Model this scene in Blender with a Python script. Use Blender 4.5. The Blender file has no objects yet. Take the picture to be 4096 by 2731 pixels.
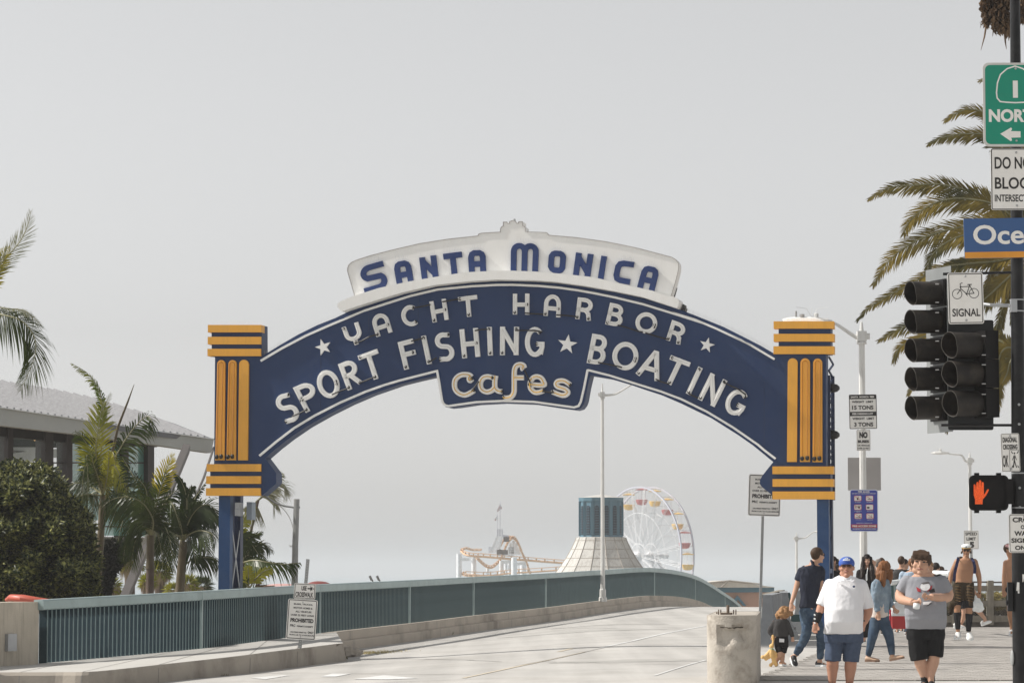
import bpy, bmesh, math, random
from mathutils import Vector, Matrix, noise, geometry
random.seed(7)
scene = bpy.context.scene
C = scene.collection
# ------------------------------------------------------------------ camera
F = 12000.0; CX = 2048.0; CY = 1365.5; HOR = 2280.0; EYE = 1.55
TH = math.atan((HOR - CY) / F)
cam = bpy.data.cameras.new('camera'); cam_o = bpy.data.objects.new('camera', cam); C.objects.link(cam_o)
cam_o.location = (0, 0, EYE); cam_o.rotation_euler = (math.pi/2 + TH, 0, 0)
cam.sensor_fit = 'HORIZONTAL'; cam.sensor_width = 36.0; cam.lens = 36.0*F/4096.0
cam.clip_start = 0.5; cam.clip_end = 40000
scene.camera = cam_o
# ------------------------------------------------------------------ sky, sun, exposure
SUN_EL = math.radians(43); SUN_AZ = math.radians(-84)      # from +Y towards +X: the sun stands to the left
world = bpy.data.worlds.new('World'); scene.world = world; world.use_nodes = True
nt = world.node_tree; nt.nodes.clear()
sky = nt.nodes.new('ShaderNodeTexSky'); sky.sky_type = 'NISHITA'; sky.sun_disc = False
sky.sun_elevation = SUN_EL; sky.sun_rotation = SUN_AZ
sky.air_density = 1.0; sky.dust_density = 0.9; sky.ozone_density = 1.0; sky.altitude = 10
hs = nt.nodes.new('ShaderNodeHueSaturation'); hs.inputs['Saturation'].default_value = 0.06
bg = nt.nodes.new('ShaderNodeBackground'); bg.inputs['Strength'].default_value = 0.088
wo = nt.nodes.new('ShaderNodeOutputWorld')
nt.links.new(sky.outputs[0], hs.inputs['Color']); nt.links.new(hs.outputs[0], bg.inputs['Color']); nt.links.new(bg.outputs[0], wo.inputs[0])
sl = bpy.data.lights.new('sun', 'SUN'); sl.energy = 3.35; sl.angle = math.radians(0.9); sl.color = (1.0, 0.955, 0.89)
so = bpy.data.objects.new('sun', sl); C.objects.link(so)
sd = Vector((math.sin(SUN_AZ)*math.cos(SUN_EL), math.cos(SUN_AZ)*math.cos(SUN_EL), math.sin(SUN_EL)))
so.rotation_euler = sd.to_track_quat('Z', 'Y').to_euler(); so.location = (-20, 0, 30)
scene.view_settings.view_transform = 'Standard'; scene.view_settings.look = 'None'
scene.cycles.volume_bounces = 3
scene.view_settings.exposure = 0.57; scene.view_settings.gamma = 1.0
# ------------------------------------------------------------------ pixels of the photograph to places
def ray(sx, sy):
    xc = sx - CX; yc = -(sy - CY); s, c = math.sin(TH), math.cos(TH)
    return Vector((xc, yc*-s + F*c, yc*c + F*s))
CAM = Vector((0, 0, EYE))
def P(sx, sy, Y):
    d = ray(sx, sy); return CAM + d*(Y/d.y)
def PZ(sx, sy, z):                      # where the sight line meets height z
    d = ray(sx, sy); return CAM + d*((z-EYE)/d.z)
class Pl:                                # a plane that pixels are lifted onto; d = distance proud of it, towards the camera
    def __init__(s, p, n):
        s.p = Vector(p); s.n = Vector(n).normalized()
        if s.n.dot(CAM - s.p) < 0: s.n = -s.n
    def __call__(s, x, y, d=0.0):
        r = ray(x, y); return CAM + r*((s.p-CAM).dot(s.n)/r.dot(s.n)) + s.n*d
# ------------------------------------------------------------------ materials
def new_mat(name):
    m = bpy.data.materials.new(name); m.use_nodes = True
    return m, m.node_tree, m.node_tree.nodes['Principled BSDF']
MAT = {}
def mat(name, col, rough=0.6, metal=0.0, var=0.12, scale=3.0, bump=0.0, bscale=40.0, spec=0.5, dirt=None, dirt_amt=0.0, dscale=1.5, streak=False, sub=0.0, trans=0.0, alpha=1.0, emit=None, estr=0.0):
    """base colour with soft large-scale variation, optional stains (dirt colour) and fine relief"""
    if name in MAT: return MAT[name]
    m, t, b = new_mat(name); N = t.nodes; L = t.links
    tc = N.new('ShaderNodeTexCoord')
    n1 = N.new('ShaderNodeTexNoise'); n1.inputs['Scale'].default_value = scale; n1.inputs['Detail'].default_value = 5
    L.new(tc.outputs['Object'], n1.inputs['Vector'])
    mr = N.new('ShaderNodeMapRange'); mr.inputs[1].default_value = 0.3; mr.inputs[2].default_value = 0.7
    mr.inputs[3].default_value = 1-var; mr.inputs[4].default_value = 1+var; L.new(n1.outputs['Fac'], mr.inputs[0])
    mx = N.new('ShaderNodeMix'); mx.data_type = 'RGBA'; mx.blend_type = 'MULTIPLY'; mx.inputs['Factor'].default_value = 1
    mx.inputs[6].default_value = (*col, 1); L.new(mr.outputs[0], mx.inputs[7])
    out = mx.outputs[2]
    if dirt is not None:
        n2 = N.new('ShaderNodeTexNoise'); n2.inputs['Scale'].default_value = dscale; n2.inputs['Detail'].default_value = 8; n2.inputs['Roughness'].default_value = 0.65
        mp = N.new('ShaderNodeMapping'); L.new(tc.outputs['Object'], mp.inputs[0])
        if streak: mp.inputs['Scale'].default_value = (6, 6, 0.6)
        L.new(mp.outputs[0], n2.inputs['Vector'])
        r2 = N.new('ShaderNodeMapRange'); r2.inputs[1].default_value = 0.48; r2.inputs[2].default_value = 0.72; r2.inputs[3].default_value = 0; r2.inputs[4].default_value = dirt_amt
        L.new(n2.outputs['Fac'], r2.inputs[0])
        m2 = N.new('ShaderNodeMix'); m2.data_type = 'RGBA'; L.new(r2.outputs[0], m2.inputs['Factor']); L.new(out, m2.inputs[6]); m2.inputs[7].default_value = (*dirt, 1)
        out = m2.outputs[2]
    L.new(out, b.inputs['Base Color'])
    b.inputs['Roughness'].default_value = rough; b.inputs['Metallic'].default_value = metal; b.inputs['Specular IOR Level'].default_value = spec
    if bump > 0:
        n3 = N.new('ShaderNodeTexNoise'); n3.inputs['Scale'].default_value = bscale; n3.inputs['Detail'].default_value = 4
        L.new(tc.outputs['Object'], n3.inputs['Vector'])
        bp = N.new('ShaderNodeBump'); bp.inputs['Strength'].default_value = min(1, bump); bp.inputs['Distance'].default_value = 0.01
        L.new(n3.outputs['Fac'], bp.inputs['Height']); L.new(bp.outputs[0], b.inputs['Normal'])
    if sub: b.inputs['Subsurface Weight'].default_value = sub; b.inputs['Subsurface Radius'].default_value = (0.02, 0.008, 0.004)
    if trans: b.inputs['Transmission Weight'].default_value = trans
    if alpha < 1: b.inputs['Alpha'].default_value = alpha
    if emit: b.inputs['Emission Color'].default_value = (*emit, 1); b.inputs['Emission Strength'].default_value = estr
    MAT[name] = m
    return m
def leaf_mat(name, c1, c2, rough=0.45, tr=0.25, scale=0.8):
    m, t, b = new_mat(name); N = t.nodes; L = t.links
    g = N.new('ShaderNodeObjectInfo'); tc = N.new('ShaderNodeTexCoord')
    n = N.new('ShaderNodeTexNoise'); n.inputs['Scale'].default_value = scale; n.inputs['Detail'].default_value = 6; L.new(tc.outputs['Object'], n.inputs['Vector'])
    r = N.new('ShaderNodeMapRange'); r.inputs[1].default_value = 0.35; r.inputs[2].default_value = 0.65; L.new(n.outputs['Fac'], r.inputs[0])
    mx = N.new('ShaderNodeMix'); mx.data_type = 'RGBA'; L.new(r.outputs[0], mx.inputs['Factor']); mx.inputs[6].default_value = (*c1, 1); mx.inputs[7].default_value = (*c2, 1)
    L.new(mx.outputs[2], b.inputs['Base Color']); b.inputs['Roughness'].default_value = rough; b.inputs['Specular IOR Level'].default_value = 0.22
    tl = N.new('ShaderNodeBsdfTranslucent'); L.new(mx.outputs[2], tl.inputs['Color'])
    ms = N.new('ShaderNodeMixShader'); ms.inputs[0].default_value = tr
    L.new(b.outputs[0], ms.inputs[1]); L.new(tl.outputs[0], ms.inputs[2]); L.new(ms.outputs[0], N['Material Output'].inputs[0])
    MAT[name] = m
    return m
# ------------------------------------------------------------------ mesh helpers
class MB:
    def __init__(s): s.v = []; s.f = []; s.m = []; s.k = 0
    def add(s, vs, fs, k=None):
        o = len(s.v); s.v += [Vector(v) for v in vs]; s.f += [tuple(i+o for i in f) for f in fs]; s.m += [s.k if k is None else k]*len(fs)
    def box(s, c, size, rz=0.0, M=None, k=None):
        c = Vector(c); hx, hy, hz = size[0]/2, size[1]/2, size[2]/2
        R = M if M is not None else Matrix.Rotation(rz, 3, 'Z')
        vs = [c + R @ Vector((x*hx, y*hy, z*hz)) for x in (-1, 1) for y in (-1, 1) for z in (-1, 1)]
        s.add(vs, [(0,1,3,2), (4,6,7,5), (0,4,5,1), (2,3,7,6), (0,2,6,4), (1,5,7,3)], k)
    def bar(s, a, b, w, h, up=Vector((0, 0, 1)), k=None):
        a, b = Vector(a), Vector(b); d = (b-a); L = d.length
        if L < 1e-6: return
        d /= L; r = d.cross(up)
        if r.length < 1e-4: r = d.cross(Vector((0, 1, 0)))
        r.normalize(); u = r.cross(d)
        M = Matrix((r, d, u)).transposed(); s.box((a+b)/2, (w, L, h), M=M, k=k)
    def tube(s, pts, r, n=8, k=None, cap=True, closed=False, ell=None):
        pts = [Vector(p) for p in pts]; N = len(pts)
        rs = r if isinstance(r, (list, tuple)) else [r]*N
        prev = None; rings = []
        for i in range(N):
            if closed: d = pts[(i+1) % N] - pts[i-1]
            else: d = pts[min(i+1, N-1)] - pts[max(i-1, 0)]
            if d.length < 1e-9: d = Vector((0, 0, 1))
            d.normalize()
            if prev is None:
                a = Vector((0, 0, 1)) if abs(d.z) < 0.9 else Vector((0, 1, 0)); u = d.cross(a).normalized()
            else:
                u = prev - d*prev.dot(d)
                u = u.normalized() if u.length > 1e-6 else d.cross(Vector((0, 0, 1))).normalized()
            prev = u; w = d.cross(u)
            e = ell or 1.0
            rings.append([pts[i] + (u*math.cos(2*math.pi*j/n) + w*math.sin(2*math.pi*j/n)*e)*rs[i] for j in range(n)])
        vs = [v for rg in rings for v in rg]; fs = []
        for i in range(N if closed else N-1):
            for j in range(n):
                a = i*n+j; b = i*n+(j+1) % n; i2 = (i+1) % N; c = i2*n+(j+1) % n; d_ = i2*n+j
                fs.append((a, b, c, d_))
        if cap and not closed: fs += [tuple(range(n))[::-1], tuple((N-1)*n+j for j in range(n))]
        s.add(vs, fs, k)
    def lathe(s, c, prof, n=16, k=None, sx=1.0, sy=1.0, rz=0.0):
        c = Vector(c); vs = []; fs = []; m = len(prof)
        for (r, z) in prof:
            for j in range(n):
                a = 2*math.pi*j/n + rz; vs.append(c + Vector((r*math.cos(a)*sx, r*math.sin(a)*sy, z)))
        for i in range(m-1):
            for j in range(n): fs.append((i*n+j, i*n+(j+1) % n, (i+1)*n+(j+1) % n, (i+1)*n+j))
        fs += [tuple(range(n))[::-1], tuple((m-1)*n+j for j in range(n))]
        s.add(vs, fs, k)
    def ell(s, c, r, n=12, m=8, M=None, k=None):
        c = Vector(c); vs = []; fs = []
        for i in range(m+1):
            th = math.pi*i/m
            for j in range(n):
                ph = 2*math.pi*j/n
                v = Vector((r[0]*math.sin(th)*math.cos(ph), r[1]*math.sin(th)*math.sin(ph), r[2]*math.cos(th)))
                vs.append(c + (M @ v if M is not None else v))
        for i in range(m):
            for j in range(n): fs.append((i*n+j, (i+1)*n+j, (i+1)*n+(j+1) % n, i*n+(j+1) % n))
        s.add(vs, fs, k)
    def prism(s, pts2, lift, d0, d1, k=None):
        """outline given in 2-D, lifted by lift(x, y, depth): front at d1, back at d0"""
        n = len(pts2)
        ar = sum(pts2[i][0]*pts2[(i+1) % n][1]-pts2[(i+1) % n][0]*pts2[i][1] for i in range(n))
        if ar > 0: pts2 = pts2[::-1]
        tri = geometry.tessellate_polygon([[Vector((p[0], p[1], 0)) for p in pts2]])
        vs = [lift(p[0], p[1], d1) for p in pts2] + [lift(p[0], p[1], d0) for p in pts2]
        fs = [tuple(t) for t in tri] + [tuple(i+n for i in t)[::-1] for t in tri]
        for i in range(n): fs.append((i, (i+1) % n, n+(i+1) % n, n+i))
        s.add(vs, fs, k)
    def build(s, name, mats, parent=None, smooth=False, fixn=True):
        me = bpy.data.meshes.new(name)
        off = Vector(parent_world(parent)) if parent is not None else Vector((0, 0, 0))
        me.from_pydata([tuple(v-off) for v in s.v], [], s.f)
        if not isinstance(mats, (list, tuple)): mats = [mats]
        for m in mats: me.materials.append(m)
        if len(mats) > 1: me.polygons.foreach_set('material_index', s.m)
        if smooth: me.polygons.foreach_set('use_smooth', [True]*len(me.polygons))
        if fixn:
            bm = bmesh.new(); bm.from_mesh(me); bmesh.ops.recalc_face_normals(bm, faces=bm.faces); bm.to_mesh(me); bm.free()
        me.update()
        o = bpy.data.objects.new(name, me); C.objects.link(o)
        if parent is not None: o.parent = parent
        return o
def parent_world(o):
    v = Vector((0, 0, 0))
    while o is not None: v += Vector(o.location); o = o.parent
    return v
def place(o, parent, loc, rz=0.0):
    o.parent = parent; o.location = Vector(loc) - parent_world(parent); o.rotation_euler = (0, 0, rz)
def thing(name, label, cat, loc, group=None):
    o = bpy.data.objects.new(name, None); o.empty_display_size = 0.3; C.objects.link(o); o.location = loc
    o['label'] = label; o['category'] = cat
    if group: o['group'] = group
    return o
def tag(o, label, cat, group=None):
    o['label'] = label; o['category'] = cat
    if group: o['group'] = group
    return o
def inst(name, me, parent, loc, rz=0.0, M=None):
    o = bpy.data.objects.new(name, me); C.objects.link(o); o.parent = parent
    o.location = Vector(loc) - parent_world(parent)
    if M is not None: o.rotation_euler = M.to_euler()
    else: o.rotation_euler = (0, 0, rz)
    return o
def copy_thing(o, loc=None, label=None):
    def cp(x, par):
        c = x.copy(); C.objects.link(c); c.parent = par
        for ch in list(x.children): cp(ch, c)
        return c
    r = cp(o, None)
    if loc is not None: r.location = loc
    if label: r['label'] = label
    return r
def smooth_obj(o, ang=40):
    me = o.data; me.polygons.foreach_set('use_smooth', [True]*len(me.polygons))
    bm = bmesh.new(); bm.from_mesh(me); bm.edges.ensure_lookup_table()
    for e in bm.edges:
        if len(e.link_faces) == 2 and e.calc_face_angle(0) > math.radians(ang): e.smooth = False
    bm.to_mesh(me); bm.free()
    return o
def crom(pts, n=8, closed=False):
    """smooth curve through points (any dimension)"""
    pts = [Vector(p) for p in pts]; out = []; N = len(pts)
    for i in range(N if closed else N-1):
        p0 = pts[(i-1) % N] if (closed or i > 0) else pts[0]*2-pts[1]
        p1 = pts[i]; p2 = pts[(i+1) % N]; p3 = pts[(i+2) % N] if (closed or i+2 < N) else pts[-1]*2-pts[-2]
        for j in range(n):
            t = j/n; out.append(0.5*((2*p1)+(p2-p0)*t+(2*p0-5*p1+4*p2-p3)*t*t+(3*p1-p0-3*p2+p3)*t**3))
    if not closed: out.append(pts[-1])
    return out
def interp(x, xs, ys):
    if x <= xs[0]: return ys[0]
    for i in range(len(xs)-1):
        if x <= xs[i+1]: return ys[i]+(ys[i+1]-ys[i])*(x-xs[i])/(xs[i+1]-xs[i])
    return ys[-1]
def text_mesh(txt, bold=0.0):
    cu = bpy.data.curves.new('t', 'FONT'); cu.body = txt; cu.size = 1; cu.offset = bold; cu.resolution_u = 4; cu.fill_mode = 'FRONT' if False else 'BOTH'
    o = bpy.data.objects.new('t', cu); C.objects.link(o); dg = bpy.context.evaluated_depsgraph_get()
    me = bpy.data.meshes.new_from_object(o.evaluated_get(dg)); bpy.data.objects.remove(o)
    vs = [v.co.copy() for v in me.vertices]; fs = [tuple(p.vertices) for p in me.polygons]; bpy.data.meshes.remove(me)
    return vs, fs
def rrect(x0, y0, x1, y1, r, n=5):
    pts = []
    for (cx, cy, a0) in ((x1-r, y1-r, 0), (x0+r, y1-r, 90), (x0+r, y0+r, 180), (x1-r, y0+r, 270)):
        for i in range(n+1):
            a = math.radians(a0+90*i/n); pts.append((cx+r*math.cos(a), cy+r*math.sin(a)))
    return pts
# ================================================================== ground levels
RAILPX = [(150,2412,2652),(788,2376,2592),(1264,2347,2531),(1624.5,2329,2491),(1882,2315,2460),(2173,2299.5,2428),(2398,2286,2400),(2609,2276.5,2380.6),(2773,2305.6,2400),(2893,2374.5,2459.5),(2951,2418,2500)]
RAIL = []
for (sx, yt, yb) in RAILPX: RAIL.append(P(sx, yb, F*1.0/(yb-yt)))
RAIL.append(RAIL[-1] + (RAIL[-1]-RAIL[-2])*1.6 + Vector((0, 0, -0.3)))
RAIL.append(RAIL[-1] + Vector((4.4, 20, -1.9)))
RC = crom(RAIL, 12)                               # smooth line of the railing foot
RY = [p.y for p in RC]; RX = [p.x for p in RC]; RZ = [p.z for p in RC]
def rail_at(Y): return Vector((interp(Y, RY, RX), Y, interp(Y, RY, RZ)))
HLY = [0, 48, 55, 65]; HLZ = [-0.27, -0.27, -0.25, -0.235]
for p in RC:
    if p.y > 66: HLY.append(p.y); HLZ.append(p.z-0.42)
HLY += [230]; HLZ += [-6.0]
HRY = [0, 40, 50, 57, 70, 100, 118, 130, 150, 170, 230]; HRZ = [-0.03, -0.01, 0.03, 0.07, 0.09, 0.10, 0.12, -0.15, -1.2, -2.4, -6.0]
def ground_z(x, Y):
    l = interp(Y, HLY, HLZ); r = interp(Y, HRY, HRZ)
    x0 = interp(Y, RY, RX)+1.0; x1 = max(3.0, x0+2.0)
    t = min(1, max(0, (x-x0)/(x1-x0))); t = t*t*(3-2*t)
    return l+(r-l)*t
# materials of the ground
m_road = mat('road_concrete', (0.48, 0.465, 0.44), rough=0.9, var=0.09, scale=0.35, bump=0.3, bscale=30, dirt=(0.34, 0.32, 0.29), dirt_amt=0.6, dscale=0.55)
_t = m_road.node_tree; _b = _t.nodes['Principled BSDF']; _l = _b.inputs['Base Color'].links[0].from_socket     # long wheel-worn streaks
_tc = _t.nodes.new('ShaderNodeTexCoord'); _mp = _t.nodes.new('ShaderNodeMapping'); _mp.inputs['Scale'].default_value = (1.6, .05, 1); _mp.inputs['Rotation'].default_value = (0, 0, .22)
_n = _t.nodes.new('ShaderNodeTexNoise'); _n.inputs['Scale'].default_value = 1.0; _n.inputs['Detail'].default_value = 6
_r = _t.nodes.new('ShaderNodeMapRange'); _r.inputs[1].default_value = .35; _r.inputs[2].default_value = .7; _r.inputs[3].default_value = 1.06; _r.inputs[4].default_value = .84
_x = _t.nodes.new('ShaderNodeMix'); _x.data_type = 'RGBA'; _x.blend_type = 'MULTIPLY'; _x.inputs['Factor'].default_value = 1
_t.links.new(_tc.outputs['Object'], _mp.inputs[0]); _t.links.new(_mp.outputs[0], _n.inputs['Vector']); _t.links.new(_n.outputs['Fac'], _r.inputs[0]); _t.links.new(_l, _x.inputs[6]); _t.links.new(_r.outputs[0], _x.inputs[7]); _t.links.new(_x.outputs[2], _b.inputs['Base Color'])
m_walk = mat('sidewalk_concrete', (0.52, 0.505, 0.475), rough=0.9, var=0.08, scale=0.8, bump=0.3, bscale=40, dirt=(0.36, 0.34, 0.30), dirt_amt=0.5, dscale=0.8)
m_kerb = mat('kerb_concrete', (0.38, 0.34, 0.29), rough=0.9, var=0.12, scale=0.6, bump=0.5, bscale=30, dirt=(0.14, 0.12, 0.095), dirt_amt=0.7, dscale=0.9, streak=False)
m_base = mat('parapet_concrete', (0.50, 0.44, 0.37), rough=0.9, var=0.10, scale=0.5, bump=0.5, bscale=30, dirt=(0.15, 0.125, 0.10), dirt_amt=0.8, dscale=0.5)
m_brick = mat('paver_brick', (0.43, 0.405, 0.375), rough=0.9, var=0.10, scale=1.6, bump=0.4, bscale=60, dirt=(0.30, 0.27, 0.25), dirt_amt=0.5, dscale=0.9)
m_joint = mat('joint_sand', (0.40, 0.38, 0.35), rough=0.95, var=0.1)
m_crack = mat('joint_dark', (0.26, 0.25, 0.235), rough=0.95)
m_paint = mat('road_paint_white', (0.66, 0.66, 0.65), rough=0.8, var=0.1, dirt=(0.50, 0.485, 0.455), dirt_amt=1.0, dscale=1.5)
m_ypaint = mat('road_paint_yellow', (0.58, 0.50, 0.38), rough=0.8, var=0.1, dirt=(0.50, 0.48, 0.45), dirt_amt=0.9, dscale=3)
m_soil = mat('dry_soil', (0.17, 0.14, 0.10), rough=1, var=0.3, scale=0.5)
# far ground, sea
g = MB()
gx = [-6000, -400, -60, -30, -16, -10.5, 60, 400, 6000]; gy = [-60, 0, 40, 60, 80, 110, 150, 230]
def low_z(Y): return interp(Y, [0, 60, 150, 230], [-3.0, -3.0, -6.0, -9.0])
vs = [(x, y, low_z(y)) for y in gy for x in gx]; nx = len(gx)
g.add(vs, [(j*nx+i, j*nx+i+1, (j+1)*nx+i+1, (j+1)*nx+i) for j in range(len(gy)-1) for i in range(nx-1)])
o = g.build('ground', m_soil); o['kind'] = 'structure'
m_sand = mat('beach_sand', (0.48, 0.42, 0.33), rough=1, var=0.08, scale=0.02)
g = MB(); g.add([(-6000, 230, -9), (6000, 230, -9), (6000, 420, -11.5), (-6000, 420, -11.5), (-6000, 440, -13), (6000, 440, -13)], [(0, 1, 2, 3), (3, 2, 5, 4)])
o = g.build('beach', m_sand); o['kind'] = 'structure'
m_sea, t, b = new_mat('sea_water'); b.inputs['Base Color'].default_value = (0.30, 0.38, 0.42, 1); b.inputs['Roughness'].default_value = 0.5
nz = t.nodes.new('ShaderNodeTexNoise'); nz.inputs['Scale'].default_value = 0.25; nz.inputs['Detail'].default_value = 6
tc = t.nodes.new('ShaderNodeTexCoord'); t.links.new(tc.outputs['Object'], nz.inputs['Vector'])
bp = t.nodes.new('ShaderNodeBump'); bp.inputs['Strength'].default_value = 0.6; bp.inputs['Distance'].default_value = 0.4
t.links.new(nz.outputs['Fac'], bp.inputs['Height']); t.links.new(bp.outputs[0], b.inputs['Normal'])
g = MB(); g.add([(-6000, 425, -12), (6000, 425, -12), (6000, 12000, -12), (-6000, 12000, -12)], [(0, 1, 2, 3)])
o = g.build('sea', m_sea); o['kind'] = 'structure'
# bridge road: a solid deck with a cambered, cresting top
g = MB(); Ys = [-60, -12, 10, 25, 34, 40, 44, 48]+[50+2*i for i in range(75)]+[205, 215, 230]
XS = [-60, -26, -16, -12, -10.5]+[-10+.5*i for i in range(47)]+[15, 19, 26, 40]; NX = len(XS)-1; rows = []
for Y in Ys:
    x0 = interp(Y, RY, RX)-0.15 if Y > 66 else (-60 if Y < 45 else -10.5+min(1, max(0, Y-50)/16)*4.0)
    rows.append([Vector((max(x, x0), Y, ground_z(max(x, x0), Y))) for x in XS])
vs = [v for r in rows for v in r]; n1 = NX+1
fs = [(j*n1+i, j*n1+i+1, (j+1)*n1+i+1, (j+1)*n1+i) for j in range(len(Ys)-1) for i in range(NX)]
g.add(vs, fs)
# side skirt on the seaward (left) edge
for j in range(len(Ys)-1):
    a, b_ = rows[j][0], rows[j+1][0]
    g.add([a, b_, b_-Vector((0, 0, 1.2)), a-Vector((0, 0, 1.2))], [(0, 1, 2, 3)])
road = g.build('road', m_road, smooth=True, fixn=False); road['kind'] = 'structure'
def sheet(name, poly, m, parent, lift=0.004, sub=1.5):
    """thin strip laid along the road surface; poly = list of (left, right) point pairs (x, y)"""
    g = MB(); vs = []; fs = []
    for (a, b_) in poly:
        vs += [(a[0], a[1], ground_z(*a)+lift), (b_[0], b_[1], ground_z(*b_)+lift)]
    for i in range(len(poly)-1): fs.append((2*i, 2*i+1, 2*i+3, 2*i+2))
    g.add(vs, fs); return g.build(name, m, parent, fixn=False)
def gp(sx, sy):
    """point of the road surface seen at a pixel"""
    Y = 60.0
    for _ in range(25):
        p = P(sx, sy, Y); z = ground_z(p.x, Y); q = PZ(sx, sy, z) if sy > HOR+5 else p
        Y = 0.5*Y+0.5*min(200, max(25, q.y))
    return P(sx, sy, Y)
def strip_px(name, pts, m, w, lift=0.006):
    cs = [gp(*p) for p in pts]; cs2 = []
    for i in range(len(cs)-1):
        for k in range(6): cs2.append(cs[i].lerp(cs[i+1], k/6))
    cs2.append(cs[-1]); poly = []
    for i, c in enumerate(cs2):
        d = (cs2[min(i+1, len(cs2)-1)]-cs2[max(0, i-1)]).xy.normalized(); n = Vector((-d.y, d.x))*w/2
        poly.append(((c.x-n.x, c.y-n.y), (c.x+n.x, c.y+n.y)))
    return sheet(name, poly, m, road, lift)
r5 = lambda x, y: (1700+x*.5102, 1900+y*.5102)
r4 = lambda x, y: (1000+x*.38265, 2131+y*.38265)
strip_px('lane_line', [r5(2200, 1180), r5(1900, 1235), r5(1620, 1300), r5(1380, 1352)], m_paint, 0.10)
strip_px('lane_line', [r5(1250, 1385), r5(950, 1452), r5(650, 1515), r5(300, 1590)], m_ypaint, 0.08)
strip_px('lane_line', [r5(1150, 1358), r5(1050, 1382)], m_ypaint, 0.10)
strip_px('lane_line', [r5(2200, 1448), r5(2050, 1490), r5(1800, 1570)], m_paint, 0.05)
for pts in ([r5(1400, 1352), r5(1240, 1388), r5(900, 1462), r5(700, 1498)], [r5(900, 1460), r5(1200, 1470), r5(1600, 1478), r5(2050, 1487)],
            [r5(0, 1441), r5(300, 1447), r5(600, 1462)], [r4(1080, 1305), r4(1600, 1315), r4(2350, 1328)], [r4(0, 1465), r4(700, 1468), r4(1500, 1475), r4(2300, 1480)],
            [r5(1000, 1200), r5(1500, 1202), r5(1880, 1203)], [r5(1530, 1068), r5(1900, 1062)]):
    strip_px('joint_line', pts, m_crack, 0.03, 0.008)
arrow = [r4(750, 1503), r4(1050, 1472), r4(880, 1469), r4(640, 1500)]
g = MB(); pp = [gp(*p) for p in ([r4(1075, 1530), r4(1400, 1487), r4(1760, 1520), r4(1450, 1532)])]
g.add([(p.x, p.y, ground_z(p.x, p.y)+.007) for p in pp], [(0, 1, 2, 3)])
pp = [gp(*p) for p in ([r4(0, 1515), r4(330, 1486), r4(420, 1489), r4(160, 1530)])]
g.add([(p.x, p.y, ground_z(p.x, p.y)+.007) for p in pp], [(0, 1, 2, 3)])
pp = [gp(*p) for p in ([r4(740, 1502), r4(860, 1470), r4(1060, 1471), r4(900, 1502)])]
g.add([(p.x, p.y, ground_z(p.x, p.y)+.007) for p in pp], [(0, 1, 2, 3)])
g.build('painted_arrow', m_paint, road, fixn=False)
# low patches and stains, thin repairs on the road
m_patch = mat('road_patch', (0.40, 0.39, 0.365), rough=0.95, var=0.1, scale=2)
for (sx, sy, w, d) in ((2330, 2524, 2.1, 0.9), (2440, 2497, 1.6, 0.45), (2620, 2640, 1.8, 0.7)):
    c = gp(sx, sy); pl = []
    for i in range(9):
        u = i/8*2-1; h = math.sqrt(max(0.02, 1-u*u))*(0.8+0.3*math.sin(i*2.3))
        pl.append(((c.x+u*w, c.y-d*h), (c.x+u*w, c.y+d*h)))
    sheet('patch', pl, m_patch, road, 0.004)
# ------------------------------------------------------------------ sidewalk with tall kerb, nose at its end
kpx = [(-260, 2690, 0.0), (0, 2687.5, 0.0), (224, 2686.6, 0.0), (388, 2683, 0.01), (636, 2657, .03), (935, 2624, .07), (1100, 2603, .09), (1230, 2588, .10), (1345, 2573.5, .12)]
K = [PZ(x, y, z) for (x, y, z) in kpx]
KC = crom([(-16, 44.5, 0)]+[tuple(k) for k in K], 6)
g = MB()
inner = []
for k in KC:
    Yr = min(max(k.y+0.2, 47.0), 66.5)
    inner.append(None)
n = len(KC)
vsT = []; 
for i, k in enumerate(KC):
    t = i/(n-1); Yin = 46+(67.0-46)*t
    q = rail_at(max(50, Yin)) if Yin > 50 else Vector((-9.5+(Yin-46)/4*(RAIL[0].x+9.5), Yin, 0.0))
    if i == 0: q = Vector((-16, 47.5, 0))
    k2 = k + (q-k).normalized()*0.16
    foot = Vector((k.x, k.y, ground_z(k.x, k.y)-0.02)); dr = (k-q); dr.z = 0; dr.normalize()
    vsT.append([foot+dr*0.10, k+dr*0.03-Vector((0, 0, .05)), k-dr*0.03+Vector((0, 0, 0.0)), k2, q-dr*0.25])
vs = [v for r in vsT for v in r]
for (j0, j1, nm, mm) in ((0, 3, 'kerb', m_kerb), (3, 4, 'slab', m_walk)):
    pass
sw = MB(); kb = MB()
for i in range(n-1):
    a, b_ = vsT[i], vsT[i+1]
    for j in range(2): kb.add([a[j], b_[j], b_[j+1], a[j+1]], [(0, 1, 2, 3)])
    for j in (2, 3): sw.add([a[j], b_[j], b_[j+1], a[j+1]], [(0, 1, 2, 3)])
# the nose: kerb and slab end towards the bridge
e = vsT[-1]; nose = [e[0], e[1], e[2]]; tip = [PZ(1372, 2571, .12), P(1372, 2572, 62.5), P(1250, 2531, 66.8)]
kb.add([e[0], e[1], tip[0], Vector((tip[0].x+.08, tip[0].y, -.26))], [(0, 1, 2, 3)])
kb.add([tip[0], tip[1], Vector((tip[1].x, tip[1].y, -.26)), Vector((tip[0].x+.08, tip[0].y, -.26))], [(0, 1, 2, 3)])
kb.add([tip[1], tip[2], Vector((tip[2].x, tip[2].y, -.26)), Vector((tip[1].x, tip[1].y, -.26))], [(0, 1, 2, 3)])
sw.add([e[2], tip[0], tip[1], tip[2], e[4]], [(0, 1, 2, 3, 4)])
pave = sw.build('sidewalk', m_walk); pave['kind'] = 'structure'
kerb = kb.build('kerb', m_kerb, pave)
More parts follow.
